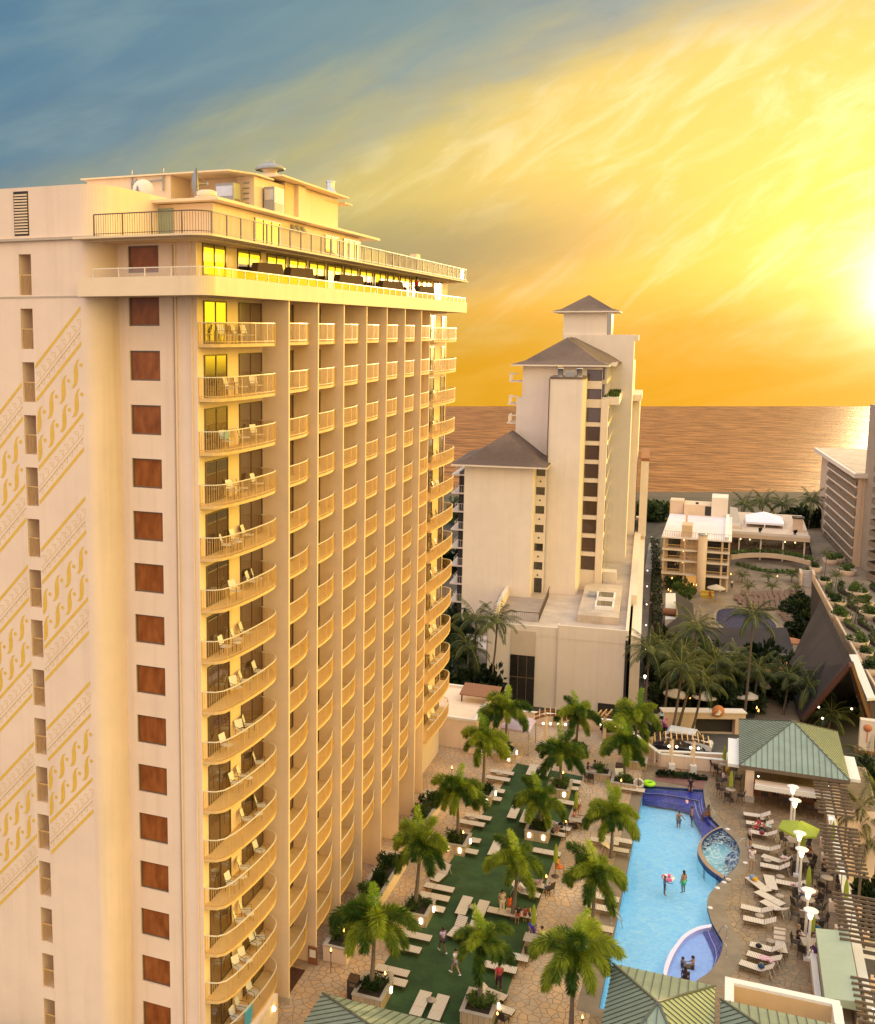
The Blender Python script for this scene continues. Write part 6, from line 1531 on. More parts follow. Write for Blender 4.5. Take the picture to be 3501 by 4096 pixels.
person('man in a beige shirt seated behind the fifth lamp post', P_(vT,1105,450), -2.5,'sit',(.52,.42,.33),(.35,.3,.25),skin=0)
person('dark haired diner seated between the lamp posts', P_(vS,1050,1620), -2.6,'sit',(.2,.05,.04),(.03,.02,.02),long=True)
person('man in black seated at the high round table', (*vT(1205,190).xy,.28), -.3,'sit',(.03,.025,.025),(.03,.025,.03))
person('diner in white at the high round table', (*vT(1400,190).xy,.28), -2.6,'sit',(.8,.78,.85),(.1,.1,.15),skin=1)
person('diner in grey with bare arms at the high round table', (*vT(1330,270).xy,.28), 2.5,'sit',(.4,.38,.38),(.1,.1,.12))
person('diner in teal at the high round table', (*vT(1435,250).xy,.28), 2.8,'sit',(.03,.12,.13),(.03,.05,.08))
# ---------------------------------------------------------------- green roofed pavilions
def gable_hip(parent, x0,x1,y0,y1,ze,za,ax,ay,seam=.42,name='roof',fas=.32):
    """pyramid roof with standing seams; all four slopes in one mesh"""
    A=Vector((ax,ay,za)); C_=[Vector((x0,y0,ze)),Vector((x1,y0,ze)),Vector((x1,y1,ze)),Vector((x0,y1,ze))]; mb=MB(); sm=MB()
    for i in range(4):
        a,b=C_[i],C_[(i+1)%4]; mb.tri(a,b,A,0); L_=(b-a).length; d=(b-a).normalized(); nrm=(b-a).cross(A-a).normalized()
        foot=(A-a).dot(d); n=int(L_/seam)
        for k in range(1,n):
            s=L_*k/n; e=a+d*s; t=(s/foot if s<foot else (L_-s)/(L_-foot)); top=e+(A-(a+d*foot))*t
            sm.bar(e+nrm*.02,top+nrm*.02,.035,.05)
        sm.bar(a+nrm*.02,A+nrm*.03,.12,.06,0 if i else 0)
        mb.quad(a-Vector((0,0,fas)),b-Vector((0,0,fas)),b-Vector((0,0,.01)),a-Vector((0,0,.01)),1)
    mb.quad(*[c-Vector((0,0,fas)) for c in C_],1)
    r=mb.build(name,[M['copper2'],M['greybeam']],parent); sm.build('seams',M['seam'],r); return r
def pavilion(label,x0,x1,y0,y1,ze,za,ax,ay): 
    t=thing('green_pavilion',label,'pavilion',((x0+x1)/2,(y0+y1)/2,0)); cx,cy_=t.location.x,t.location.y
    gable_hip(t,x0-cx,x1-cx,y0-cy_,y1-cy_,ze,za,ax-cx,ay-cy_); return t
pv=pavilion('bar pavilion with a pale green metal roof beyond the dining tables',2.05,10.05,90.1,101.3,3.2,5.6,6.1,95.5); o_=pv.location
B=lambda *a: MB().box(a[0]-o_.x,a[1]-o_.x,a[2]-o_.y,a[3]-o_.y,a[4],a[5])
for x in (2.9,9.2):
    for y in (90.9,100.5): c_=B(x-.32,x+.32,y-.32,y+.32,.5,3.0).build('column',M['cream'],pv); B(x-.42,x+.42,y-.42,y+.42,0,.5).build('column_base',M['cap'],c_)
B(3.3,9.0,89.3,90.6,1.75,2.0).build('awning_slab',M['cream'],pv); B(3.25,9.05,89.2,89.3,1.7,2.1).build('awning_edge',M['white'],pv)
B(1.2,2.2,91,97,2.6,2.85).build('side_ledge',M['white'],pv); B(9.8,11.0,92,97,2.4,2.65).build('side_ledge',M['white'],pv)
B(3.3,9.0,92.2,92.9,0,1.1).build('bar_front',M['redwood'],pv); B(3.2,9.1,91.9,93.0,1.1,1.17).build('counter',M['tablestone'],pv); B(3.0,9.2,98,98.2,0,3).build('back_wall',M['wood'],pv)
bt=MB()
for i in range(40): bt.lathe([(.04,0),(.04,.18),(.015,.24),(.015,.3)],(3.6-o_.x+.13*i,97.6-o_.y,1.5+.4*(i%3)),6,i%3)
bt.build('bottles',[M['lime'],M['umb_or'],M['white']],pv)
for x in (3.5,8.6): MB().ell((x-o_.x,89.9-o_.y,2.55),.07).build('lamp',M['bulb'],pv)
def text(name,s,size,mtl,parent,loc,rot,ext=.01):
    cu_=bpy.data.curves.new('t','FONT'); cu_.body=s; cu_.size=size; cu_.extrude=ext; cu_.align_x='CENTER'; o=bpy.data.objects.new('t',cu_); COL.objects.link(o)
    me=bpy.data.meshes.new_from_object(o.evaluated_get(bpy.context.evaluated_depsgraph_get())); bpy.data.objects.remove(o); me.name=name; me.materials.clear(); me.materials.append(mtl)
    r=link(name,me,parent,loc); r.rotation_euler=rot; return r
text('sign_lettering','PARADISE BAR',.38,M['white'],pv,(6.1-o_.x,90.0-o_.y,1.3),(PI/2,0,0))
nr=pavilion('green metal pyramid roof at the bottom beside the pool',-4.45,.78,46.2,57.2,3.5,5.3,-1.85,51.7)
for x in (-4.0,.3):
    for y in (46.8,56.6): MB().box(x-.2-nr.location.x,x+.2-nr.location.x,y-.2-nr.location.y,y+.2-nr.location.y,0,3.2).build('column',M['cream'],nr)
nl=pavilion('green metal roof at the bottom left before the lawn',-18.3,-6.2,37.0,48.6,3.5,6.2,-12.2,42.5)
for x in (-17.6,-7):
    for y in (37.8,47.8): MB().box(x-.25-nl.location.x,x+.25-nl.location.x,y-.25-nl.location.y,y+.25-nl.location.y,0,3.2).build('column',M['cream'],nl)
n3=pavilion('green metal roof with tan upper slope at the bottom right',1.06,7.3,44.8,56.1,3.5,5.4,4.2,50.3)
for x in (1.6,6.8):
    for y in (45.6,54.6): MB().box(x-.2-n3.location.x,x+.2-n3.location.x,y-.2-n3.location.y,y+.2-n3.location.y,0,3.2).build('column',M['cream'],n3)
n4=thing('green_roof_corner','dark green metal roof corner at the bottom left edge against the white tower','roof',(-27.5,39.5,0)); gable_hip(n4,-8,-1.6,-6,1.6,1.0,3.4,-4.6,-2.2)
for x in (-7.5,-2.2): MB().box(x,x+.3,.6,.9,-2,.8).build('column',M['cream'],n4)
t=thing('flat_roof_parapet','low flat roof framed by a white parapet at the bottom right','roof',(4,56.8,0)); 
MB().box(-2.55,2.6,-3,1.15,0,2.35).build('roof_slab',M['cream'],t); pp=MB().box(-2.75,2.8,1.15,1.6,0,3.45).box(-2.75,-2.3,-1,1.15,0,3.45).box(2.4,2.85,-2,1.15,0,3.45); pp.build('parapet',M['white'],t); MB().box(-2.3,2.4,1.1,1.147,2.36,3.3).build('parapet_lining',mat('tan_lining',(.62,.42,.2),.8,.08,1),t)
# ---------------------------------------------------------------- pergolas, right edge of the deck
def pergola(label,x0,x1,y0,y1,h=2.6,n=16):
    t=thing('slatted_pergola',label,'pergola',((x0+x1)/2,(y0+y1)/2,0),0,'dark slatted pergolas along the right deck edge'); X_,Y_=(x1-x0)/2,(y1-y0)/2
    for x in (-X_+.25,0,X_-.25): MB().bar((x,-Y_,h),(x,Y_,h),.12,.2).build('beam',M['greybeam'],t)
    s=MB()
    for i in range(n): y=-Y_+.1+(2*Y_-.2)*i/(n-1); s.bar((-X_-.25,y,h+.19),(X_+.25,y,h+.19),.085,.15)
    s.build('slats',M['greybeam'],t)
    for x in (-X_+.25,X_-.25):
        for y in (-Y_+.3,Y_-.3): MB().bar((x,y,0),(x,y,h-.1),.15).build('post',M['greybeam'],t); MB().box(x-.22,x+.22,y-.22,y+.22,0,.7).build('pier',M['cream'],t)
    return t
pergola('dark slatted pergola beside the bar, farthest of the three',7.7,9.6,84.0,91.8,2.6,13); pergola('dark slatted pergola behind the high round table',7.6,9.6,74.5,82.0,2.6,13)
pergola('dark slatted pergola beyond the green booth',7.7,9.7,66.0,71.8,2.6,11); pergola('dark slatted pergola nearest, right of the green booth',7.9,10.0,56.8,62.2,2.6,10)
for p,l in ((vT(1520,555,2.4),'small white lamp under the pergola beyond the green booth'),(vT(1415,90,2.4),'small bluish lamp on the pier behind the high table'),(vS(1295,1158,2.3),'small white lamp between the far pergolas'),(vT(1760,1620,2.6),'small yellow lamp under the nearest pergola')):
    t=thing('pier_lamp',l,'lamp',(p.x,p.y,0)); MB().tube([(0,0,0),(0,0,p.z-.05)],.03,6).build('stem',M['grey'],t); MB().lathe([(.02,p.z-.05),(.13,p.z),(.12,p.z+.06),(.001,p.z+.09)],n=12).build('globe',M['bulb'],t)
t=thing('deck_parapet','long white topped wall along the right edge of the deck','wall',(0,0,0))
for y0,y1 in ((38,63.5),(64,73),(73.6,83),(83.6,91.8)): MB().box(8.5,8.85,y0,y1,0,1.05).build('wall_panel',M['cream'],t); MB().box(8.42,8.95,y0,y1,1.053,1.13).build('cap',M['white'],t)
bo_=thing('snack_booth','booth with a pale green box awning at the right edge of the deck','booth',(7.0,63.3,0))
MB().add([(-.75,-3.4,2.2),(1.0,-3.4,2.2),(1.0,3.9,2.2),(-.75,3.9,2.2),(-.75,-3.4,2.55),(1.0,-3.4,2.75),(1.0,3.9,2.75),(-.75,3.9,2.55)],[(0,3,2,1),(4,5,6,7),(0,1,5,4),(1,2,6,5),(2,3,7,6),(3,0,4,7)]).build('awning',mat('pale_green_canvas',(.38,.44,.31),.6,.08,1),bo_)
MB().box(-.5,.9,-3.2,3.6,0,1.0).build('counter',M['cream'],bo_); MB().box(-.6,1.0,-3.3,3.7,1.003,1.07).build('counter_top',M['tablestone'],bo_)
for y in (-3.2,0,3.6): MB().bar((-.5,y,1),(-.5,y,2.2),.1).build('post',M['frame'],bo_)
MB().box(.75,.85,-3.2,3.6,1.07,2.2).build('back_panel',M['wood'],bo_); MB().box(-.2,.1,-3.0,-2.7,1.07,1.4).build('till',cloth((.5,.05,.03)),bo_)
t=thing('planter_bed','cream wall bed edge running below the green booth','wall',(6.2,60,0)); MB().box(-.1,.1,-2.6,7.5,0,.9).build('wall_panel',M['cream'],t); MB().box(-.17,.17,-2.6,7.5,.903,.97).build('cap',M['white'],t)
# street right of the deck
sheet('street',[[(9.0,40),(60,40),(60,118),(9,118)]],ZS-.008,M['asphalt'])
cw=MB()
for i in range(11): y=80.5+1.25*i*.9; cw.box(10.2,14.4,y,y+.55,ZS-.004,ZS)
for i in range(7): y=66+1.25*i; cw.box(11.0,14.0,y,y+.55,ZS-.004,ZS)
tag(cw.build('crosswalk_markings',M['white']),kind='structure')
sheet('sidewalk',[[(14.6,40),(60,40),(60,82),(16.5,82),(14.6,78)]],ZS+.12,M['stonepath'])
for i,(b,tp_,l) in enumerate([((1610,1845),(1660,1620),'coconut palm overhanging the pergolas, tallest at the right edge'),((1630,1850),(1700,1700),'coconut palm leaning behind the nearer pergola'),((1765,1880),(1765,1560),'coconut palm cut by the right edge of the photo'),((1740,1690),(1745,1560),'coconut palm right of the bar pavilion')]):
    p=vS(*[(1580,1768),(1640,1790),(1760,1500),(1700,900)][i],ZS); coco(l,p,[vv for vv in (ph(2850,2850,.3676)(1690,1100),ph(2850,2850,.3676)(1700,1350),ph(2850,2850,.3676)(1765,900),ph(2850,2850,.3676)(1690,560))][i],'coconut palms along the street',1.0,(.8,.5))
for i,(x,y) in enumerate([(1560,640),(1500,760),(1640,760),(1700,650)]):
    p=vS(x,y,-3); shrub(['dark bush right of the bar pavilion, against its roof','dark bush right of the bar pavilion, by the yellow strip','dark bush right of the bar pavilion, lowest','dark bush right of the bar pavilion, at the frame edge'][i],(p.x,p.y,-5),(2.2,2.2,2.4),'dark bushes beside the street',True,'bush','bush')
for i,(x,y) in enumerate([(1740,250),(1700,420)]):
    p=vT(x,y,-3); shrub(['dark bush beyond the pergola by the green booth','dark bush beyond the deck parapet'][i],(p.x,p.y,-5),(1.8,2.0,2.4),'dark bushes beside the street',True,'bush','bush')
# balcony furniture on the tower corner
rd=random.Random(3); WHERE=['top','second','third','fourth','fifth','sixth','seventh','eighth','ninth','tenth','eleventh','twelfth','thirteenth','fourteenth','lowest']
LAY=[[(-22.5,46.2),(-22.6,47.9),(-22.5,48.8)],[(-22.4,46.6),(-22.6,48.2),(-22.5,49.8)],[(-22.5,46.3),(-22.5,48.3),(-22.5,49.9)],[(-22.6,47.2),(-22.5,48.1),(-22.5,49.9)],[(-22.5,46.2),(-22.6,47.6),(-22.6,48.9)],[(-22.5,47.2),(-22.6,49.4),(-22.6,50.1)],[(-22.5,46.0),(-22.5,47.4),(-22.6,48.6)],[(-22.6,47.4),(-22.6,48.5),(-22.6,50.2)],[(-22.5,46.0),(-22.6,48.0),(-22.6,48.9)],[(-22.6,47.3),(-22.6,48.2),(-22.6,50.2)],[(-22.6,48.6),(-22.6,50.4)],[(-22.5,46.5),(-22.6,48.2),(-22.6,50.2)],[(-22.5,47.4),(-22.6,48.4)],[(-22.5,47.2),(-22.5,48.0),(-22.6,49.6),(-22.6,50.2)],[(-22.4,46.7),(-22.5,47.6),(-22.5,49.0)]]
OR=['leftmost','second from the left','third from the left','rightmost of four']
for k,row in enumerate(LAY):
    zf=38.42-2.544*k-1.0
    for i,(x,y) in enumerate(row):
        dup(bchair,(x,y,zf),rd.uniform(-.5,.5),'white strap chair on the %s corner balcony, %s'%(WHERE[k],OR[i]),'chairs on the corner balconies')
    if k in (0,4,6,9,10,11,12,13): 
        dup(btable,(-22.3,row[0][1]+.75,zf),0,'small white round table on the %s corner balcony'%WHERE[k],'small tables on the corner balconies')
for k in range(14):
    zf=38.3-2.53*k-1.0
    for i,y in enumerate((86.2,87.4)): dup(bchair,(-22.5,y,zf),rd.uniform(-.5,.5),'white strap chair on the %s far end balcony, %s one'%(WHERE[k],'nearer' if i==0 else 'farther'),'chairs on the far end balconies')
t=thing('towel','blue patterned towel hung on the lowest corner balcony','towel',(-21.85,47.0,2.25)); MB().box(-.02,.02,-.5,.5,-.5,.5).build('cloth',cloth((.08,.35,.55)),t); MB().box(-.03,.03,-.5,.5,.44,.52).build('fold',cloth((.15,.5,.6)),t)
t=thing('towel','turquoise towel on a chair of the third corner balcony','towel',(-22.45,46.25,38.42-2.544*2-.5)); MB().box(-.15,-.05,-.18,.18,0,.42).build('cloth',cloth((.1,.55,.6)),t); MB().box(-.16,-.04,-.19,.19,.4,.44).build('fold',cloth((.1,.45,.55)),t)
person('person in a red top leaning on the tower deck near the dark screens',(-22.2,78.2,40.35),-.3,'stand',(.55,.02,.03),(.05,.03,.05),skin=2)
# ---------------------------------------------------------------- the grounds beyond the street
def onY(u,v,Y): r=ray(u,v); t=Y/r.y; return Vector((r.x*t,Y,CAM_Z+r.z*t))
pR1=ph(2550,1700,.537); pR2=ph(2550,2300,.537)
xy=lambda L_,f,z=ZS: [tuple(f(a,b,z).xy) for a,b in L_]
M['cream2']=mat('beige_render',(.66,.48,.32),.8,.08,.5,streak=.15); M['darkroof']=pattern_mat('dark_shingle','brick',(.062,.044,.042),(.042,.030,.03),(.03,.022,.02),1.3,.85,.03)
M['warmlit']=mat('lit_interior',(.5,.25,.08),.6,.4,.8,emit=(1,.5,.12),estr=.5)
sheet('garden_terrace',[xy([(150,-150),(1400,-150),(1400,620),(1150,700),(1220,1130),(880,1130),(860,860),(620,620),(180,560)],vR2)],ZS,M['flag2'])
sheet('footpath',[xy([(-30,1600),(75,1600),(118,880),(88,880)],vR1)+[]],ZS+.004,M['stonepath'])
sheet('driveway',[xy([(180,1170),(820,1190),(800,1420),(150,1420)],vR2)],ZS+.008,M['asphalt'])
sheet('garden_soil',[xy([(120,480),(620,620),(860,860),(880,1050),(120,1030)],vR2)],ZS+.005,M['soil'])
# hedge along the path
def hedge(label,pts,w,h,n,z0=ZS,m='darkleaf'):
    t=thing('hedge',label,'hedge',(*pts[0],z0)); mb=MB(); rd_=random.Random(5); P=[Vector((*p,0)) for p in pts]; o=P[0]
    segs=[(a,b,(b-a).length) for a,b in zip(P,P[1:])]; T_=sum(s[2] for s in segs)
    for i in range(n):
        d=rd_.uniform(0,T_); 
        for a,b,l in segs:
            if d<=l: break
            d-=l
        c=a+(b-a)*(d/l); bump=.75+.25*math.sin(d*1.3)+.1*math.sin(d*3.1)
        q=Vector((c.x-o.x+rd_.uniform(-w,w)*bump,c.y-o.y+rd_.uniform(-.3,.3),rd_.uniform(.2,1)**.5*h*bump)); a_=Vector((rd_.uniform(-1,1),rd_.uniform(-1,1),rd_.uniform(-.3,1))).normalized(); b_=a_.cross(Vector((rd_.uniform(-1,1),rd_.uniform(-1,1),.3))).normalized(); s=rd_.uniform(.2,.45)
        mb.add([q-b_*s*.4,q+a_*s*.5,q+b_*s*.4,q-a_*s*.5],[(0,1,2,3)])
    mb.build('foliage',M[m],t); c=MB()
    for a,b,l in segs: c.bar(a-o+Vector((0,0,h*.3)),b-o+Vector((0,0,h*.3)),w*1.2,h*.6)
    c.build('core',M['soil'],t)
hedge('long dark hedge between the footpath and the garden',xy([(150,1560),(140,1400),(140,1200),(138,1050),(128,920)],vR1),.9,2.6,2600)
for i,(f,x,y,sh,l) in enumerate([(vR1,100,1385,(.3,.3,.5),'walker in dark blue on the footpath, middle one'),(vR1,113,1310,(.75,.72,.75),'walker in a white top on the footpath, farthest'),(vR1,45,1370,(.15,.15,.3),'walker close to the white hotel on the footpath'),(vR2,78,750,(.7,.6,.6),'walker in pale clothes on the footpath level with the dark roof'),(vR2,68,875,(.75,.75,.8),'walker in a white shirt nearest on the footpath')]):
    person(l,f(x,y,ZS+.01),-1.5+i*.3,'walk',sh,(.05,.05,.12),skin=i%3,group='walkers on the footpath')
for i,(x,y) in enumerate([(150,876),(55,755),(15,452)]):
    b=vR2(x,y+60,ZS); h_=hgt(b,*pR2(x,y)); t=thing('path_lamp','small globe lamp %s'%['at the garden edge of the footpath','on the hotel side of the footpath, lower','on the hotel side of the footpath, upper'][i],'lamp',b); MB().tube([(0,0,0),(0,0,h_-b.z-.1)],.05,6).build('pole',M['grey'],t); MB().ell((0,0,h_-b.z),.17).build('globe',M['bulb'],t)
# low wing with white roof -------------------------------------------------
Y0=192.0; lw=thing('low_wing','low beige hotel wing with a white flat roof and open corridors','hotel',(0,0,0))
zt=onY(*pR1(450,852),Y0).z; zb=[onY(*pR1(400,y),Y0).z for y in (938,1020,1118)]; xl,xr=onY(*pR1(185,950),Y0).x,onY(*pR1(690,950),Y0).x
col=lambda x: onY(*pR1(x,950),Y0).x
dpt=25
MB().box(xl+.4,xr-.4,Y0+1.6,Y0+dpt,ZS-.3,zt-.1).build('wall',M['cream2'],lw); MB().box(xl-.2,xr+.2,Y0-.2,Y0+dpt+.3,zt-.1,zt+.12).build('roof',mat('white_roof',(.82,.72,.68),.7,.12,.25,streak=0),lw)
for z in zb: MB().box(xl,xr,Y0-.1,Y0+1.59,z-.14,z+.16).build('floor_slab',M['hotel'],lw)
for x in (xl+.1,col(345),col(625),xr-.3): MB().box(x,x+.3,Y0+.3,Y0+1.2,ZS,zt-.11).build('pillar',M['cream2'],lw)
MB().lathe([(.75,ZS),(.75,zt+.9),(.001,zt+.9)],(col(485),Y0-.6,0),20).build('round_column',M['cream2'],lw)
for z,zu in zip(zb,[zt-.1]+zb[:2]):
    for a,b,m in ((225,315,'pane'),(322,460,'cream'),(505,620,'pane'),(632,680,'pane')):
        o=MB().box(col(a),col(b),Y0+1.5,Y0+1.595,z+.17,zu-.2).build('corridor_window' if m=='pane' else 'corridor_wall',M[m] if m=='pane' else M['cream2'],lw)
    for a in (340,372,405): MB().box(col(a),col(a+20),Y0+1.44,Y0+1.49,z+.17,zu-.5).build('door',M['frame_tan'],lw)
    MB().ell((col(345),Y0+1.3,zu-.4),.12).build('corridor_lamp',M['lamp'],lw)
    r=MB()
    for i in range(44): x=xl+.2+(xr-xl-.4)*i/43; r.box(x,x+.03,Y0-.05,Y0-.02,z+.16,z+.85)
    r.box(xl,xr,Y0-.06,Y0-.01,z+.83,z+.9); r.build('railing',M['rail'],lw)
MB().box(col(370),col(460),Y0+1.0,Y0+1.3,ZS,zb[2]-.2).build('lit_entrance',M['warmlit'],lw); MB().box(col(520),col(640),Y0+1.0,Y0+1.3,ZS,zb[2]-.2).build('dark_entrance',M['dark'],lw)
MB().box(col(322),col(400),Y0+.5,Y0+4,zt+.12,zt+2.2).build('roof_hut',M['cream2'],lw); MB().box(col(340),col(355),Y0+5,Y0+5.6,zt+.12,zt+3.4).build('chimney',M['cream2'],lw); MB().lathe([(.8,zt+.9),(.8,zt+1.1),(.001,zt+1.1)],(col(485),Y0-.6,0),18).build('column_cap',M['grey'],lw)
rr=MB()
for i in range(30): x=xl+(xr-xl)*i/29; rr.box(x,x+.04,Y0-.1,Y0-.06,zt+.12,zt+1.1)
rr.box(xl,xr,Y0-.1,Y0-.06,zt+1.1,zt+1.15); rr.build('roof_railing',M['grey'],lw)
MB().box(xr-.9,xr-.3,Y0,Y0+dpt,zt+.12,zt+.7).build('roof_edge',M['white'],lw)
P1=onY(*pR1(345,665),Y0+dpt); P2=onY(*pR1(550,665),Y0+dpt); P3=onY(*pR1(672,675),Y0+dpt); 
MB().box(P1.x,P2.x,Y0+dpt-.2,Y0+dpt+5,zt-2,onY(*pR1(400,592),Y0+dpt).z).build('roof_house',M['cream2'],lw); MB().box(P2.x+.01,P3.x,Y0+dpt-.4,Y0+dpt+5,zt-2,onY(*pR1(600,540),Y0+dpt).z).build('roof_tower',M['hotel'],lw); MB().box(onY(*pR1(240,660),Y0+dpt).x,P1.x-.1,Y0+dpt+.5,Y0+dpt+4,zt-2,onY(*pR1(300,565),Y0+dpt).z).build('roof_machines',M['cream2'],lw)
MB().box(onY(*pR1(505,640),Y0+dpt).x,P2.x,Y0+dpt-.26,Y0+dpt-.21,zt+.2,onY(*pR1(520,605),Y0+dpt).z).build('roof_door',M['dark'],lw)
MB().box(onY(*pR1(432,640),Y0+dpt).x,onY(*pR1(455,640),Y0+dpt).x,Y0+dpt-.26,Y0+dpt-.21,zt+2.3,zt+2.7).build('roof_window',M['dark'],lw)
# terrace building with tent ------------------------------------------------
Y1=222.0; tb=thing('terrace_building','beige terrace building with a glazed front and planted curved balcony','building',(0,0,0)); q=lambda x,y: onY(*pR1(x,y),Y1)
x0,x1=q(685,820).x,q(1290,820).x; z1=q(900,822).z
MB().box(x0,x1,Y1,Y1+28,z1-.7,z1).build('roof_deck',M['cream2'],tb); MB().box(x0,x1,Y1+1.2,Y1+27.8,ZS,z1-.71).build('back_wall',M['wood'],tb); MB().box(x0+.1,x1,Y1-.05,Y1+.2,z1+.003,z1+.55).build('parapet',M['hotel'],tb)
za=q(900,912).z
MB().box(x0,x1,Y1+1.1,Y1+1.19,za,z1-.72).build('glazing',M['pane_amber'],tb)
for x in (760,922,1090,1250): p=q(x,870); MB().box(p.x-.14,p.x+.14,Y1+.7,Y1+1.05,ZS,z1-.72).build('pillar',M['hotel'],tb)
for x in (770,840,1105,1180): MB().ell((q(x,850).x,Y1+.9,z1-1.1),.1).build('ceiling_lamp',M['lamp'],tb)
def arc(xa,xb,ya,ym,Y,bul,n=16):
    a=onY(*pR1(xa,ya),Y); b=onY(*pR1(xb,ya),Y); m_=onY(*pR1((xa+xb)/2,ym),Y-bul); out=[]
    for i in range(n+1): s=i/n; k=4*s*(1-s); out.append(Vector((a.x+(b.x-a.x)*s,Y-bul*k,a.z+(m_.z-a.z)*0)))
    return out
for xa,xb,ya,dz,bul,nm_ in ((700,1290,985,.85,-4.5,'curved_balcony'),(690,1290,1085,.75,5.5,'curved_planter_wall')):
    A=arc(xa,xb,ya,ya,Y1-6.5,bul); mb=MB()
    for a,b in zip(A,A[1:]): mb.bar(a,b,.45,dz)
    mb.build(nm_,M['cream2'],tb)
fl=MB()
for xa,xb,ya,bul,n in ((700,1290,955,-4.5,500),(750,1290,1040,4.5,700)):
    A=arc(xa,xb,ya,ya,Y1-6.0,bul,30)
    for i in range(n):
        c=random.choice(A)+Vector((random.uniform(-.5,.5),random.uniform(-.4,.6),random.uniform(-.3,.5))); s=random.uniform(.15,.4); a_=Vector((random.uniform(-1,1),random.uniform(-1,1),random.uniform(0,1)))*s; b_=Vector((random.uniform(-1,1),random.uniform(-1,1),random.uniform(-1,1)))*s*.6
        fl.add([c-a_,c+b_,c+a_,c-b_],[(0,1,2,3)])
fl.build('trailing_plants',M['leaf'],tb)
t=thing('marquee','large white peaked marquee on the roof terrace by the sea','tent',(0,0,0)); zf=z1; YT=Y1+9
ca,cb=onY(*pR1(808,720),YT),onY(*pR1(1095,730),YT); W_=cb.x-ca.x; ap=onY(*pR1(940,645),YT+4.5); mb=MB(); C_=[(ca.x,YT,ca.z),(cb.x,YT,ca.z),(cb.x,YT+9,ca.z),(ca.x,YT+9,ca.z)]
for i in range(4):
    a,b=Vector(C_[i]),Vector(C_[(i+1)%4]); mb.tri(a,b,ap); mb.quad(a-Vector((0,0,.4)),b-Vector((0,0,.4)),b,a)
mb.build('canopy',M['tentw'],t)
for c in C_: MB().bar((c[0],c[1],zf),(c[0],c[1],c[2]-.4),.18).build('leg',M['tentw'],t)
MB().bar(((ca.x+cb.x)/2,YT,zf),((ca.x+cb.x)/2,YT,ca.z-.4),.18).build('leg',M['tentw'],t); MB().box(ca.x+.2,cb.x-.2,YT+8.6,YT+8.7,zf,ca.z-.6).build('back_curtain',M['umb_wh'],t)
t=thing('sail_canopy','pale sloping canvas canopy between the low wing and the marquee','canopy',(0,0,0)); a,b,c,d=[onY(*pR1(x,y),Y1+6) for x,y in ((690,735),(775,735),(745,640),(690,630))]; MB().add([a,b,c+Vector((0,4,0)),d+Vector((0,4,0))],[(0,1,2,3)]).build('cloth',M['umb_wh'],t)
for v in (a,b): MB().bar((v.x,v.y,zf),tuple(v),.1).build('post',M['grey'],t)
for x,l in ((915,'dark potted shrub on the terrace edge before the marquee'),(1178,'dark potted shrub at the right of the terrace edge')):
    p=q(x,820); t=thing('potted_shrub',l,'plant',(p.x,Y1+1,z1),group='potted shrubs on the roof terrace'); MB().lathe([(.2,0),(.28,.5),(.001,.5)],n=12).build('pot',M['soil'],t); o=link('foliage',dark_me[0],t,(0,0,.7)); o.scale=(.4,.4,.6)
t=thing('bar_kiosk','small beige kiosk at the right end of the roof terrace','kiosk',(q(1215,760).x,Y1+8,z1)); MB().box(-.9,.9,-1,1,0,2.6).build('wall',M['cream2'],t); MB().box(-1.1,1.1,-1.2,1.2,2.6,2.8).build('roof',M['darkroof'],t)
M['panel']=mat('balcony_panel',(.22,.165,.115),.6,.1,2)
# far balcony block ---------------------------------------------------------
def onPl(u,v,A,B):
    r=ray(u,v); d=B-A; n=Vector((-d.y,d.x,0)); t=(A.x*n.x+A.y*n.y)/(r.x*n.x+r.y*n.y); return Vector((r.x*t,r.y*t,CAM_Z+r.z*t))
A=vR1(1340,770,ZS); B=vR1(1560,1010,ZS); dB=(B-A).normalized(); nB=Vector((dB.y,-dB.x,0)); nB = nB if nB.x<0 else -nB
fb=thing('balcony_block','long beige hotel block with a grid of balconies beside the sea','hotel',A,math.atan2(dB.y,dB.x)); L_=(onPl(*pR1(1650,700),A,B)-A).length; ztop=onPl(*pR1(1640,335),A,B).z-ZS; ws_=(onPl(*pR1(1418,500),A,B)-A).length
MB().box(0,L_,-.0,24,0,ztop-.8).build('wall',M['cream2'],fb) if nB.cross(dB).z>0 else MB().box(0,L_,-24,0,0,ztop-.8).build('wall',M['cream2'],fb)
sg=1 if nB.cross(dB).z>0 else -1; S_=-sg
MB().box(-.8,L_+.8,min(S_*1.6,-S_*25),max(S_*1.6,-S_*25),ztop-.8,ztop).build('roof',M['hotel'],fb); MB().box(-.3,L_+.3,min(S_*1.0,-S_*24),max(S_*1.0,-S_*24),ztop+.01,ztop+.05).build('roof_surface',M['gravel'],fb)
nf=9; fh=(ztop-1.2)/nf; nb=15
for k in range(nf):
    z=.6+fh*k; a,b=sorted((S_*.02,S_*1.05)); MB().box(ws_,L_,a,b,z-.25,z+.05).build('balcony_slab',M['hotel'],fb); 
    a,b=sorted((S_*.97,S_*1.05)); r=MB()
    for i in range(nb): x=ws_+(L_-ws_)*i/nb; r.box(x+.12,x+(L_-ws_)/nb-.12,a,b,z+.08,z+.95)
    r.build('balcony_panels',M['panel'],fb)
    a,b=sorted((S_*.01,S_*.06))
    for i in range(nb): x=ws_+(L_-ws_)*i/nb; MB().box(x+.35,x+(L_-ws_)/nb-.35,a,b,z+.06,z+fh-.45).build('window',M['pane'],fb)
for i in range(nb+1): x=ws_+(L_-ws_)*i/nb; a,b=sorted((S_*.02,S_*.75)); MB().box(x-.07,x+.07,a,b,.3,ztop-.81).build('party_wall',M['cream2'],fb)
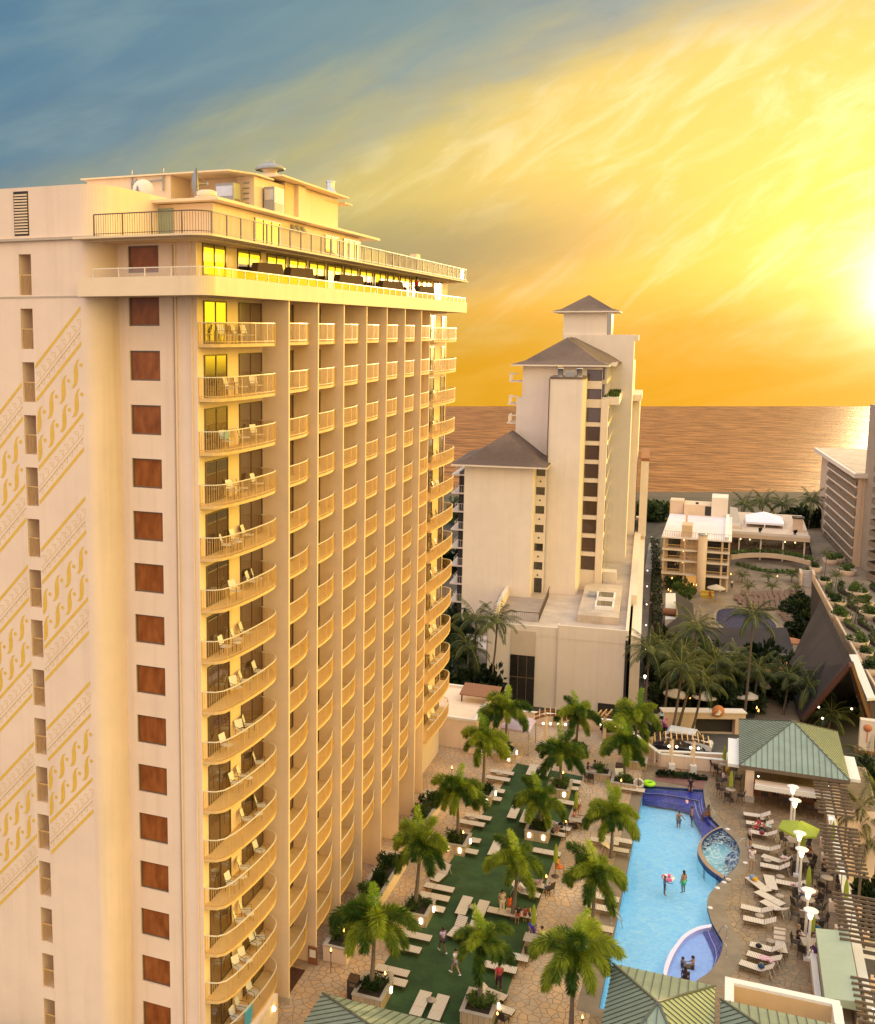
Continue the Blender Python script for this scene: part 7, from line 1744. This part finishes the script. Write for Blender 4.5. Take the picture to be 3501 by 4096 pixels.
for k in range(8):
    z=1.5+fh*(k+.6); a,b=sorted((-S_*.3,-S_*4)); MB().box(-1.9,-.01,a,b,z,z+.2).box(-1.9,-1.8,a,b,z+.2,z+1.2).box(-1.8,-.01,(a if S_<0 else b-.1),(a+.1 if S_<0 else b),z+.2,z+1.2).build('sea_balcony',M['grey'],fb)
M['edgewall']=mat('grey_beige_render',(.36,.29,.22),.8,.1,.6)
# right edge balcony tower --------------------------------------------------
C=vR1(1735,1215,ZS)+Vector((3.3,1.2,0)); rt=thing('edge_tower','hotel tower with angular dark balconies cut by the right edge','hotel',C,YAW-.12); zt_=hgt(C,*pR1(1760,-120))-ZS
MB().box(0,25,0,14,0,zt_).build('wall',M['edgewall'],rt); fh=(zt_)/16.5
for k in range(16):
    z=1.2+fh*k; pl_=[(-.0,-1.6),(-1.8,-1.0),(-2.9,.6),(-2.9,3.2),(-.0,4.6)]
    o=MB().prism(pl_,z-.2,z).build('edge_balcony',M['edgewall'],rt); mb=MB()
    for a,b in zip(pl_,pl_[1:]): mb.bar((*a,z+.5),(*b,z+.5),.06,.95)
    mb.build('balcony_front',M['panel'],o); MB().box(-.05,-.004,.3,3.8,z+.05,z+fh-.5).build('edge_window',M['pane'],rt)
# roofs round the second pool -------------------------------------------------
def roofthing(name,label,cat,polys,m,thick=.3,walls=None,wm='cream2'):
    t=thing(name,label,cat,(0,0,0)); mb=MB()
    for pts in polys:
        n=len(pts); P=[Vector(p) for p in pts]; D=Vector((0,0,thick)); mb.add(P,[tuple(range(n))]); mb.add([p-D for p in P],[tuple(range(n))[::-1]])
        for i in range(n): mb.quad(P[i]-D,P[(i+1)%n]-D,P[(i+1)%n],P[i])
    mb.build('roof',M[m] if isinstance(m,str) else m,t)
    return t
e1,e2=vR2(425,548,ZS+2.6),vR2(1175,588,ZS+2.6); r1,r2=vR2(545,392,ZS+4.2),vR2(1112,392,ZS+4.2)
l1,l2,l3,l4=vR2(215,432,ZS+3.0),vR2(215,380,ZS+3.2),vR2(310,305,ZS+4.2),vR2(425,330,ZS+3)
l5,l6=vR2(285,125,ZS+4.4),vR2(415,215,ZS+3)
t=roofthing('bar_roof','dark shingled roof wrapping round the second pool','roof',[[e1,e2,r2,r1],[e1,r1,l4,l3,l1],[l1,l3,l2],[l3,l4,l6,l5]],'darkroof')
for s in (.05,.3,.55,.8,.97): p=e1.lerp(e2,s); MB().box(p.x-.2,p.x+.2,p.y+.6,p.y+1,ZS,ZS+2.4).build('post',M['cream2'],t)
p=e1; MB().bar(tuple(e1-Vector((0,0,.2))),tuple(e2-Vector((0,0,.2))),.3,.25).build('fascia',M['cap'],t); a,b=vR2(470,560,ZS+1.2),vR2(1150,590,ZS+1.2); MB().bar((a.x,a.y+3,ZS+1.2),(b.x,b.y+3,ZS+1.2),.2,2.3).build('back_wall',M['wood'],t)
for s in (.2,.5,.62,.9): p=e1.lerp(e2,s); MB().ell((p.x,p.y+.3,ZS+2.1),.09).build('lamp',M['bulb'],t)
def block(name,label,cat,f,pts,z0,z1,m,m2):
    P=[tuple(f(a,b,z1).xy) for a,b in pts]; t=thing(name,label,cat,(0,0,0)); MB().prism(P,z0,z1-.05).build('wall',M[m],t); MB().prism([(x,y) for x,y in P],z1-.04,z1+.1).build('roof',M[m2],t); return t
block('service_block','small white service block left of the dark roof','building',vR2,[(208,335),(290,335),(285,140),(212,140)],ZS,ZS+2.4,'hotel','white')
block('service_roof','white flat roof before the dark bar roof','building',vR2,[(205,520),(405,525),(410,480),(215,430)],ZS,ZS+2.2,'hotel','white')
t=thing('storage_tank','rusty brown half barrel tank beside the white service block','tank',vR2(240,300,ZS+2.5)); MB().tube([(-.9,0,.5),(.9,0,.5)],.55,14).build('drum',M['redwood'],t); MB().box(-.9,.9,-.6,.6,-1.2,0).build('stand',M['grey'],t)
M['redbrown']=mat('red_brown_board',(.11,.04,.022),.7,.2,2)
# A-frame hall
N_=vR2(1592,640,ZS+9.5); F_=vR2(1372,180,ZS+7.5); FF=vR2(1300,40,ZS+7); l_e=vR2(1212,1075,ZS+.6); l_f=vR2(1115,690,ZS+1.6); l_g=vR2(1290,330,ZS+2.5); r_e=vR2(1745,1100,ZS+.6); r_f=vR2(1570,610,ZS+1)
ah=roofthing('a_frame_hall','tall dark A frame hall with an open prow gable','hall',[[l_e,N_,F_,l_f],[l_f,F_,l_g],[F_,FF,l_g],[N_,r_e,r_f,F_]],'darkroof',.25)
mb=MB(); mb.bar(tuple(l_e+Vector((.3,-.15,0))),tuple(N_+Vector((0,-.15,-.3))),.3,.5); mb.bar(tuple(r_e+Vector((-.2,-.15,0))),tuple(N_+Vector((0,-.15,-.3))),.3,.7); mb.build('bargeboard',M['redbrown'],ah)
mid_=(l_e+r_e)/2; gl=MB(); back=Vector((0,3.2,0)); gl.tri(l_e+back+Vector((.8,0,0)),r_e+back-Vector((.8,0,0)),N_+back-Vector((0,0,1.2))); gl.build('gable_glazing',M['pane'],ah)
for x,y in ((1520,845),(1552,918),(1352,985),(1380,1068),(1598,998),(1438,922)): p=vR2(x,y,ZS+2.5); MB().ell(tuple(p),.11).build('hanging_lamp',M['bulb'],ah)
t=roofthing('link_roof','pale flat roof strip along the right side of the A frame hall','roof',[[vR2(1578,592,ZS+4),vR2(1640,592,ZS+4),vR2(1775,915,ZS+3.5),vR2(1712,920,ZS+3.5)]],'white'); 
for x,y in ((1650,730),(1745,910)): p=vR2(x,y,ZS+3); MB().box(p.x-.15,p.x+.15,p.y-.15,p.y+.15,ZS,ZS+3).build('post',M['redwood'],t)
# second pool
pp_=smooth(xy([(560,345),(585,262),(720,247),(830,262),(940,290),(1020,338),(1062,392),(1000,430),(820,440),(660,420),(560,345)],vR2),4)[:-1]
def lagoon():
    m=mat('lagoon_water',(.012,.022,.10),.12,.4,.5); nt,N,Lk=nodes_of(m); b=N['Principled BSDF']; b.inputs['Specular IOR Level'].default_value=.16; n=N.new('ShaderNodeTexNoise'); n.inputs['Scale'].default_value=1.6; n.inputs['Detail'].default_value=6; tc=N.new('ShaderNodeTexCoord'); mp=N.new('ShaderNodeMapping'); mp.inputs['Scale'].default_value=(.6,1.6,1); Lk.new(tc.outputs['Object'],mp.inputs['Vector']); Lk.new(mp.outputs[0],n.inputs['Vector'])
    bp=N.new('ShaderNodeBump'); bp.inputs['Strength'].default_value=1; bp.inputs['Distance'].default_value=.35; Lk.new(n.outputs['Fac'],bp.inputs['Height']); Lk.new(bp.outputs['Normal'],b.inputs['Normal']); return m
t=thing('lagoon_pool','dark blue rounded pool behind the dark bar roof','swimming pool',(0,0,0)); mb=MB(); zsheet(mb,[pp_],ZS+.06,0); mb.build('water_surface',lagoon(),t); mb=MB(); po=offset(pp_,-.5)
for i in range(len(pp_)): j=(i+1)%len(pp_); mb.quad((*pp_[i],ZS+.12),(*pp_[j],ZS+.12),(*po[j],ZS+.12),(*po[i],ZS+.12)); mb.quad((*pp_[i],ZS),(*pp_[j],ZS),(*pp_[j],ZS+.12),(*pp_[i],ZS+.12)); mb.quad((*po[i],ZS),(*po[j],ZS),(*po[j],ZS+.12),(*po[i],ZS+.12))
mb.build('coping',M['coping'],t)
lgb=lounger('proto','brown loungers round the second pool',.5,'strap_brown','brown_lounger'); ORD=['first','second','third','fourth','fifth','sixth','seventh','eighth','ninth','tenth','eleventh','twelfth']
for r_,(y,xa,st,n) in enumerate([(1255,790,40,12),(1290,738,38,11),(1318,765,40,9),(1348,800,42,8)]):
    for i in range(n): p=vR1(xa+st*i,y+12*math.sin(i*.4),ZS+.3); dup(lgb,(p.x,p.y,ZS+.01),-1.45+.1*math.sin(i*2.1),'brown pool lounger, %s from the left in the %s row beyond the second pool'%(ORD[i],['back','second','third','front'][r_]),'brown loungers round the second pool',.95)
for i in range(10): s=i/9; p=vR2(1080+90*math.sin(s*2.0),285+165*s,ZS+.3); dup(lgb,(p.x,p.y,ZS+.01),-.5+.5*s,'brown pool lounger, %s from the top in the curved row'%ORD[i],'brown loungers round the second pool',.95)
for i in range(6): p=vR2(1310-4*i,180+17*i,ZS+.3); dup(lgb,(p.x,p.y,ZS+.01),.1,'brown pool lounger, %s from the top beside the hall ridge'%ORD[i],'brown loungers round the second pool',.95)
# umbrellas
def umb(src,f,x,y,z,l,g): p=f(x,y,z); o=dup(src,(p.x,p.y,ZS+.01),random.uniform(0,1),l,g); return o
uo_=open_umbrella(M['umb_or'],1.45,2.2,.4,10,'orange_parasol'); uw_=open_umbrella(M['umb_wh'],1.45,2.3,.6,10,'pale_parasol')
for x,y,l in [(830,655,'orange parasol left of the group before the dark roof'),(915,690,'orange parasol nearest of the group before the dark roof'),(1005,672,'orange parasol right of the group before the dark roof'),(1030,635,'orange parasol at the back of the group before the dark roof'),(640,608,'orange parasol half hidden by dark leaves'),(335,795,'orange parasol among the garden palms'),(1160,480,'orange parasol at the right end of the dark roof')]: umb(uo_,vR2,x,y,ZS+2.4,l,'orange parasols in the garden')
for x,y,l in [(290,872,'pale parasol at the lower left of the garden'),(805,885,'pale parasol beside the thin palm trunk'),(1010,812,'pale parasol beside the hall eave'),(500,890,'pale parasol between two palms'),(350,840,'pale parasol behind the lower left one')]: umb(uw_,vR2,x,y,ZS+2.5,l,'pale parasols in the garden')
umb(uw_,vR1,590,1205,ZS+2.5,'big pale parasol before the low wing','pale parasols in the garden')
t=thing('sofa','yellow sofa under the big pale parasol','sofa',vR1(520,1285,ZS)); MB().box(-1,1,-.5,.5,0,.5).build('seat',cloth((.6,.4,.04)),t); MB().box(-1,1,.5,.75,0,1).build('backrest',cloth((.6,.4,.04)),t)
person('standing man in a white shirt and dark trousers before the low wing',vR1(702,1222,ZS),-1.3,'stand',(.8,.75,.72),None,(.03,.03,.04),skin=0)
person('person in red under the big pale parasol',vR1(540,1290,ZS),-1.2,'sit',(.6,.05,.05),(.1,.05,.05)); person('person in blue by the upper loungers at the hall ridge',vR2(1300,190,ZS),-1,'sit',(.05,.15,.5),(.05,.05,.1))
for x,y,l in [(230,1148,'left torch of the pair in the shrubs by the low wing'),(259,1143,'right torch of the pair in the shrubs by the low wing'),(232,1228,'lower left torch by the low wing'),(248,1240,'lower right torch by the low wing'),(420,1190,'left torch at the lit entrance'),(440,1195,'right torch at the lit entrance'),(697,1113,'torch at the right corner of the low wing'),(1044,1128,'small flame on the curved planter wall')]:
    p=vR1(x,y,ZS+1.7); torch(l,(p.x,p.y,ZS),1.5,.3)
for x,y,l in [(803,540,'torch on the dark roof edge beside the thin palm'),(1083,548,'dim torch on the dark roof edge'),(585,680,'torch in the garden left of the orange parasols'),(337,918,'torch below the lower left pale parasol'),(393,920,'second torch below the lower left pale parasol'),(752,912,'torch below the pale parasol by the thin palm'),(890,992,'left torch at the garden path'),(903,1014,'right torch at the garden path')]:
    p=vR2(x,y,ZS+1.8); torch(l,(p.x,p.y,ZS),1.6,.3)
# garden shrubs
rd2=random.Random(11); GD=[(180,560),(260,560),(330,560),(150,650),(230,680),(560,620),(640,640),(720,650),(600,720),(690,730),(760,740),(540,700),(620,800),(700,810),(790,800),(860,770),(930,860),(1000,870),(1070,860),(180,780),(240,820),(430,860),(560,880),(660,880),(720,930),(180,930),(270,960),(360,960),(450,960),(560,960),(650,970),(760,990),(840,980),(1090,720),(1180,440),(500,760),(1190,250),(1230,300),(1250,370),(1200,200)]
for i,(x,y) in enumerate(GD):
    p=vR2(x,y+25,ZS); big=(y<950 and x<1060)
    near=['the left hedge','the orange parasols','the pale parasols','the garden path','the palm trunks','the dark bar roof'][i%6]
    shrub('dark garden bush number %d from the back, growing near %s'%(i+1,near) if False else 'dark garden bush %s'%(['against the left hedge','under the dark eave','left of the orange parasols','among the thin palms','beside the garden path','behind the garage wall','by the pale parasols','right of the second pool'][0 if x<290 and y<900 else 1 if y<640 and x<800 else 7 if x>1150 and y<460 else 2 if x<820 and y<760 else 3 if x<820 and y<900 else 5 if y>900 else 4 if y>840 else 6]),(p.x,p.y,ZS+.2),(1.5+rd2.random(),1.6+rd2.random(),1.6+rd2.random()*1.2),'dark bushes of the hotel garden',True,'bush','bush')
for x,y,tx,ty,l,b in [(400,1200,495,400,'tall coconut palm left in the garden, crown before the second pool',(1.6,.5)),(815,1095,838,300,'tall thin coconut palm with straight trunk before the second pool',(.3,0)),(300,1235,350,690,'coconut palm leaning at the far left of the garage wall',(.8,.3)),(455,1215,530,800,'coconut palm leaning over the garage wall',(.9,.3)),(215,1060,225,600,'coconut palm beside the hedge',(.2,.2)),(1262,1080,1285,820,'coconut palm before the dark hall roof',(.2,.1)),(1440,1140,1480,1040,'low coconut palm before the hall gable',(.3,.1)),(60,1180,85,560,'coconut palm hiding the footpath',(.5,.2))]:
    p=vR2(x,y,ZS); coco(l,p,pR2(tx,ty),'coconut palms of the garden',1.0,b)
for x,y,tx,ty,l in [(790,700,785,590,'left beach palm behind the marquee'),(930,700,925,570,'middle beach palm behind the marquee'),(1075,700,1070,590,'right beach palm behind the marquee'),(1290,690,1285,560,'beach palm half hidden by the balcony block')]:
    p=onY(*pR1(x,y),258.0); p.z=ZS; coco(l,p,pR1(tx,ty),'beach palms',1.15,(.4,.2))
for i,(x,y) in enumerate([(1150,700),(1220,690),(1260,700),(130,640),(160,600),(20,640)]):
    p=onY(*pR1(x,y),262.0); shrub(['dark beach tree right of the marquee palms','dark beach tree by the balcony block','dark beach tree touching the balcony block','dark beach tree behind the low wing','dark beach tree at the end of the footpath','dark beach tree beside the white hotel'][i],(p.x,p.y,ZS),(4.5,4,4.2),'dark trees along the beach',True,'tree','broad_tree')
for t_,(x,y,tx,ty,l) in enumerate([(240,760,250,590,'windblown coconut palm by the podium, left one'),(285,800,290,350,'windblown coconut palm by the podium, tallest middle one'),(400,1290,460,330,'windblown coconut palm by the podium with a bent trunk')]):
    pc=ph(1750,2100,.5082)([245,305,470][t_],[950,745,760][t_]); p=onY(*pc,[118,119,117.5][t_]); p.z=ZS; coco(l,p,pc,'windblown palms before the hotel podium',1.0,[(.2,0),(.2,.1),(1.3,.3)][t_])
# low white building left of the podium
block('side_building','low white building with dark trim behind the tower','building',vD,[(110,945),(385,990),(390,880),(240,860)],ZS,ZS+4.4,'hotel','hotel')
# small palms and shrubs of the upper terraces
tz=ZS+3
def curved_bed(label,p,r,h,z0):
    t=thing('curved_bed',label,'planter',(p.x,p.y,z0),0,'curved planters of the right terraces'); MB().lathe([(r*.8,0),(r,h),(r*.92,h),(r*.88,h-.2),(.001,h-.2)],n=20).build('bowl',M['cream2'],t); return t
sheet('upper_terrace',[xy([(1330,0),(1540,430),(1800,840),(2100,840),(2100,-500),(1240,-480)],vR2,tz-2.2)],tz-2.2,M['flag2'])
t=thing('terrace_edge_wall','long white double rail wall along the edge of the right terraces','wall',(0,0,0)); E_=[vR2(1310,-5,tz-1.4),vR2(1420,200,tz-1.4),vR2(1540,420,tz-1.4),vR2(1790,850,tz-1.4)]
for a,b in zip(E_,E_[1:]): MB().bar(tuple(a),tuple(b),.28,.14).build('cap',M['cream2'],t); MB().bar(tuple(a-Vector((0,0,1.4))),tuple(b-Vector((0,0,1.4))),.35,2.5).build('wall_panel',M['cream2'],t)
for i,(f,x,y,w,sc) in enumerate([(vR1,1400,1160,'beside the ramp top',1),(vR1,1480,1310,'with a dark hollow below the tower',1.5),(vR1,1330,1060,'at the head of the ramp',1),(vR1,1520,1420,'with a bushy plant in its bowl',1.3),(vR2,1500,290,'half way down the terrace edge',1.2),(vR2,1640,490,'with a dense plant by the rail',1.4),(vR2,1700,580,'with twin thin stems',.9),(vR2,1720,690,'lowest by the pale flat roof',1.3),(vR1,1640,1240,'under the edge tower',1.6),(vR1,1560,1080,'stepping up to the balcony block',1.5),(vR1,1480,990,'farthest up the terraces',1.4),(vR1,1680,1320,'second below the edge tower',1.5),(vR1,1740,1400,'at the frame edge below the edge tower',1.5),(vR1,1440,1000,'beside the stepped ramp',1.3)]):
    p=f(x,y,tz-1.4); curved_bed('curved beige planter %s'%w,p,1.1*sc,.9,tz-2.2); shrub('green plant in the curved planter %s'%w,(p.x,p.y,tz-1.5),(1.1*sc,1.1*sc,1.0*sc),'plants of the right terraces')
for x,y,tx,ty,l in [(1400,1150,1410,960,'slim terrace palm beside the ramp'),(1475,1270,1480,1120,'slim terrace palm with layered crown'),(1590,1470,1620,1330,'clump of terrace palms, front one'),(1630,1480,1640,1310,'clump of terrace palms, back one')]:
    p=vR1(x,y,tz-2.2); coco(l,p,pR1(tx,ty),'slim palms of the right terraces',.45,(.2,.1),13)
for x,y,l in [(780,1170,'small palm left on the pavement below the curved wall'),(830,1250,'bushy palm behind the brown loungers, left'),(975,1180,'small palm middle below the curved wall'),(1005,1250,'bushy palm behind the brown loungers, middle'),(1185,1260,'bushy palm behind the brown loungers, right'),(1150,1170,'small palm right below the curved wall'),(1315,1080,'bushy palm at the ramp head')]:
    p=vR1(x,y,ZS); coco(l,p,pR1(x,y-50),'small palms by the brown loungers',.5,(.05,.05),13)
for i,(x,y,l) in enumerate([(250,1190,'dark leafy bush left of the lit entrance'),(330,1180,'leafy tree beside the lit entrance'),(300,1230,'leafy bush below the torches'),(400,1250,'leafy bush at the foot of the round column'),(345,1290,'leafy bush by the service block')]):
    p=vR1(x,y+30,ZS); shrub(l,(p.x,p.y,ZS+.5),(1.6,1.5,1.9),'leafy bushes by the low wing')
st=thing('garden_steps','narrow dark steps between planted walls below the terraces','steps',vR1(1265,1210,ZS)); 
for i in range(8): MB().box(-.8,.8,i*.5,i*.5+.5,0,.28*(i+1)).build('step',M['cap'],st)
MB().box(-1.2,-.81,0,4,0,2.4).box(.81,1.2,0,4,0,2.4).build('side_wall',M['cream2'],st)
# garage, driveway, cars ---------------------------------------------------
ga,gb=vR2(190,1180,ZS),vR2(800,1190,ZS); gt=thing('garage_entrance','curved cream garage entrance wall with a dark opening','wall',ga,math.atan2(gb.y-ga.y,gb.x-ga.x)); L_=(gb-ga).length
gx=lambda x: L_*(x-190)/610; hg=hgt(vR2(580,1188,ZS),*pR2(580,1032))-ZS; ho=hgt(vR2(580,1188,ZS),*pR2(580,1075))-ZS
mb=MB(); wallgrid(mb,(0,0,0),(1,0,0),(0,-1,0),(0,L_),(0,hg),[(gx(430),gx(725),0,ho)],.8); mb.box(0,L_,.9,1.2,hg-.3,hg); mb.quad((0,0,hg),(L_,0,hg),(L_,1.2,hg),(0,1.2,hg)); mb.build('wall',M['cream2'],gt); MB().box(gx(425),gx(730),.81,.88,0,ho).build('opening',M['dark'],gt); MB().box(-.1,L_+.1,-.12,1.3,hg+.003,hg+.14).build('cap',M['hotel'],gt)
t=thing('round_sign','round orange sign with a white emblem on the garage wall','sign',vR2(593,1060,ZS+hg-.3),math.atan2(gb.y-ga.y,gb.x-ga.x)); t.location=ga.lerp(gb,(593-190)/610)+Vector((0,-.2,hg+.35)); r_=MB().lathe([(.001,0),(.66,0),(.66,.12),(.001,.12)],n=28); r_.v=[(x,-z,y) for x,y,z in r_.v]; r_.build('disc',M['umb_or'],t); MB().add([(-.38,-.14,-.42),(.12,-.14,-.46),(.35,-.14,-.08),(.08,-.14,.2),(-.05,-.14,-.1)],[(0,1,2,3,4)]).build('emblem',M['white'],t)
p=vR2(1700,1320,ZS); t=thing('sign_pillar','white gate pillar with a round orange sign','pillar',p); MB().box(-.7,.7,-.4,.4,0,3.6).build('pillar',M['hotel'],t); r_=MB().lathe([(.001,0),(.4,0),(.4,.06),(.001,.06)],n=20); r_.v=[(x,-.41-z,y+2.8) for x,y,z in r_.v]; r_.build('disc',M['umb_or'],t); MB().box(-.05,.05,-.46,-.41,1.2,2.4).build('stem',M['umb_or'],t); MB().box(-1.1,1.1,-.7,.7,0,.3).build('base',M['redwood'],t)
def car(label,p,rz,van,col):
    t=thing('parked_van' if van else 'parked_car',label,'van' if van else 'car',p,rz); L=2.3; h=.75
    b=MB(); pr=[(-L,.35),(-L,1.0),(-L+.05,1.75 if van else 1.0),(-L+.3,1.9 if van else 1.05),(.6,1.9 if van else 1.05),(1.25,1.1 if van else .98),(L-.1,.92),(L,.7),(L,.35)]
    n=len(pr); b.add([(x,-.88,z) for x,z in pr]+[(x,.88,z) for x,z in pr],[tuple(range(n)),tuple(range(n,2*n))[::-1]]+[(i,(i+1)%n,n+(i+1)%n,n+i) for i in range(n)]); b.build('body',col,t)
    if not van: MB().add([(-1.5,-.75,1.0),(-1.1,-.65,1.45),(.2,-.65,1.45),(.9,-.75,1.0),(-1.5,.75,1.0),(-1.1,.65,1.45),(.2,.65,1.45),(.9,.75,1.0)],[(0,1,2,3),(7,6,5,4),(0,4,5,1),(1,5,6,2),(2,6,7,3)]).build('cabin',M['pane'],t)
    else: MB().box(-2.0,.5,-.895,-.882,1.15,1.7).box(-2.0,.5,.882,.895,1.15,1.7).add([(.64,-.7,1.86),(1.22,-.7,1.16),(1.22,.7,1.16),(.64,.7,1.86)],[(0,1,2,3)]).build('side_glass',M['pane'],t)
    for x in (-1.4,1.4):
        for y in (-.82,.82): o=MB().tube([(x,y-.1,.33),(x,y+.1,.33)],.33,14).build('wheel',M['chair'],t); MB().tube([(x,y-.11,.33),(x,y+.11,.33)],.19,10).build('rim',M['steel'],o)
    for y in (-.6,.6): MB().ell((L-.03,y,.75),(.06,.16,.1)).build('headlight',M['white'],t)
wp=mat('white_car_paint',(.75,.75,.78),.2,.02,2,coat=.6)
car('white van waiting in the driveway under the dark arbour',vR2(385,1290,ZS),-.1,True,wp); car('white car parked behind the pink flowers',vR2(245,1135,ZS),.1,False,wp); car('dark car at the low wall of the driveway',vR2(300,1335,ZS),0,False,mat('black_car_paint',(.015,.015,.02),.2,0,2,coat=.6))
arbour('curved dark arbour with lamps in front of the garage', vR2, 120,520,1440,1470, 0, 2.7, .3)
bpy.data.objects['arched_arbour.002'].children[0].data.materials[0]=M['wood']
t=thing('low_wall','cream low wall in front of the driveway','wall',(0,0,0)); a,b=vR2(120,1400,0),vR2(705,1430,0); MB().bar((a.x,a.y,.55),(b.x,b.y,.55),.25,1.1).build('wall_panel',M['cream'],t); MB().bar((a.x,a.y,1.14),(b.x,b.y,1.14),.36,.08).build('cap',M['white'],t)
pk=leaf_blob(260,.9,.7,.8,.22,77); t=thing('flowering_bush','bush with pink flowers left of the white car','bush',vR2(170,1120,ZS+2)); pk.build('flowers',mat('pink_flower',(.6,.06,.4),.6,.2,3),t); o=link('foliage',dark_me[1],t,(0,0,-.5)); o.scale=(.9,.7,.9)
for x,y,l in ((170,1410,'round dark pot plant left before the low wall'),(360,1420,'round brown pot plant right before the low wall')):
    p=vR2(x,y,0); t=thing('pot_plant',l,'plant',(p.x,p.y,0),0,'pot plants before the low wall'); MB().lathe([(.25,0),(.38,.3),(.32,.55),(.001,.5)],n=16).build('pot',M['redwood'],t); o=link('foliage',dark_me[2],t,(0,0,.6)); o.scale=(.35,.35,.4)
hedge('dark hedge in the bed at the far end of the pool',[tuple(vK(770,425).xy),tuple(vK(1290,460).xy)],.35,.5,500,0)
tag(MB().prism([tuple(vK(*p).xy) for p in ((745,470),(1270,570),(1285,460),(770,385))],.006,.03).build('red_tile_ledge',pattern_mat('red_tiles','brick',(.36,.15,.10),(.28,.12,.09),(.2,.12,.1),3,.6,.02)),kind='structure')

for j,off in enumerate((1.6,3.6,6.0,9.0)):
    ln_=[]
    for i in range(24):
        q=E_[1].lerp(E_[3],i/23) if False else E_[0].lerp(E_[3],.04+.9*i/23); d_=(E_[3]-E_[0]).normalized(); n_=Vector((-d_.y,d_.x,0)); n_=n_ if n_.x>0 else -n_
        q=q+n_*(off+.55*math.sin(i*1.5+j)); ln_.append((q.x,q.y))
    hedge(['wavy planted strip nearest the terrace edge wall','second wavy planted strip on the right terraces','third wavy planted strip on the right terraces','wavy planted strip at the foot of the edge tower'][j],ln_,.5,1.0,700,tz-2.2,'leaf')
for i,(x,y,tx,ty,l) in enumerate([(160,760,170,520,'dark coconut palm at the left garden edge'),(640,1000,640,690,'coconut palm rising behind the garage wall'),(720,900,700,620,'coconut palm among the orange parasols'),(960,960,955,740,'short coconut palm at the garden path')]):
    p=vR2(x,y,ZS); coco(l,p,pR2(tx,ty),'coconut palms of the garden',.9,(.4,.2))

rd3=random.Random(21)
for i,(x,y,l) in enumerate([(200,700,'against the hedge, upper'),(270,760,'against the hedge, lower'),(380,720,'between two leaning trunks'),(460,700,'left of the thin trunk'),(560,760,'under the drooping fronds'),(640,860,'beside the pale parasols'),(330,980,'above the garage wall, left'),(520,1000,'above the garage wall, middle'),(700,1010,'above the garage wall, right'),(900,760,'right of the orange parasols'),(980,770,'before the hall eave'),(1080,960,'at the hall eave foot'),(1130,900,'under the hall eave'),(1350,1050,'inside the hall gable, left'),(1560,1060,'inside the hall gable, right')]):
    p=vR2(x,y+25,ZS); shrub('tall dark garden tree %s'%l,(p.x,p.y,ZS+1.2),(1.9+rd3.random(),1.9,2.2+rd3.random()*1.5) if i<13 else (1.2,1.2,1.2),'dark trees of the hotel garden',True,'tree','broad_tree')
for i,(u,v,Y,l) in enumerate([(905,1010,140,'dark tree in the gap beside the white hotel, upper'),(925,1120,136,'dark tree in the gap beside the white hotel, middle'),(930,1230,128,'dark tree in the gap beside the white hotel, lower'),(900,930,190,'dark tree far behind the gap'),(940,900,240,'dark tree by the sea behind the gap')]):
    p=onY(u,v,Y); shrub(l,(p.x,p.y,ZS+.5),(4,4,5.5 if Y<150 else 5),'dark trees between tower and hotel',True,'tree','broad_tree')
for x,y,tx,ty,l in [(560,1010,560,640,'coconut palm standing in the darkest part of the garden'),(330,1010,300,560,'coconut palm between hedge and parasols'),(880,1000,890,700,'coconut palm right of the thin tall one'),(1110,1040,1120,760,'coconut palm against the hall eave')]:
    p=vR2(x,y,ZS); coco(l,p,pR2(tx,ty),'coconut palms of the garden',.95,(.4,.2))
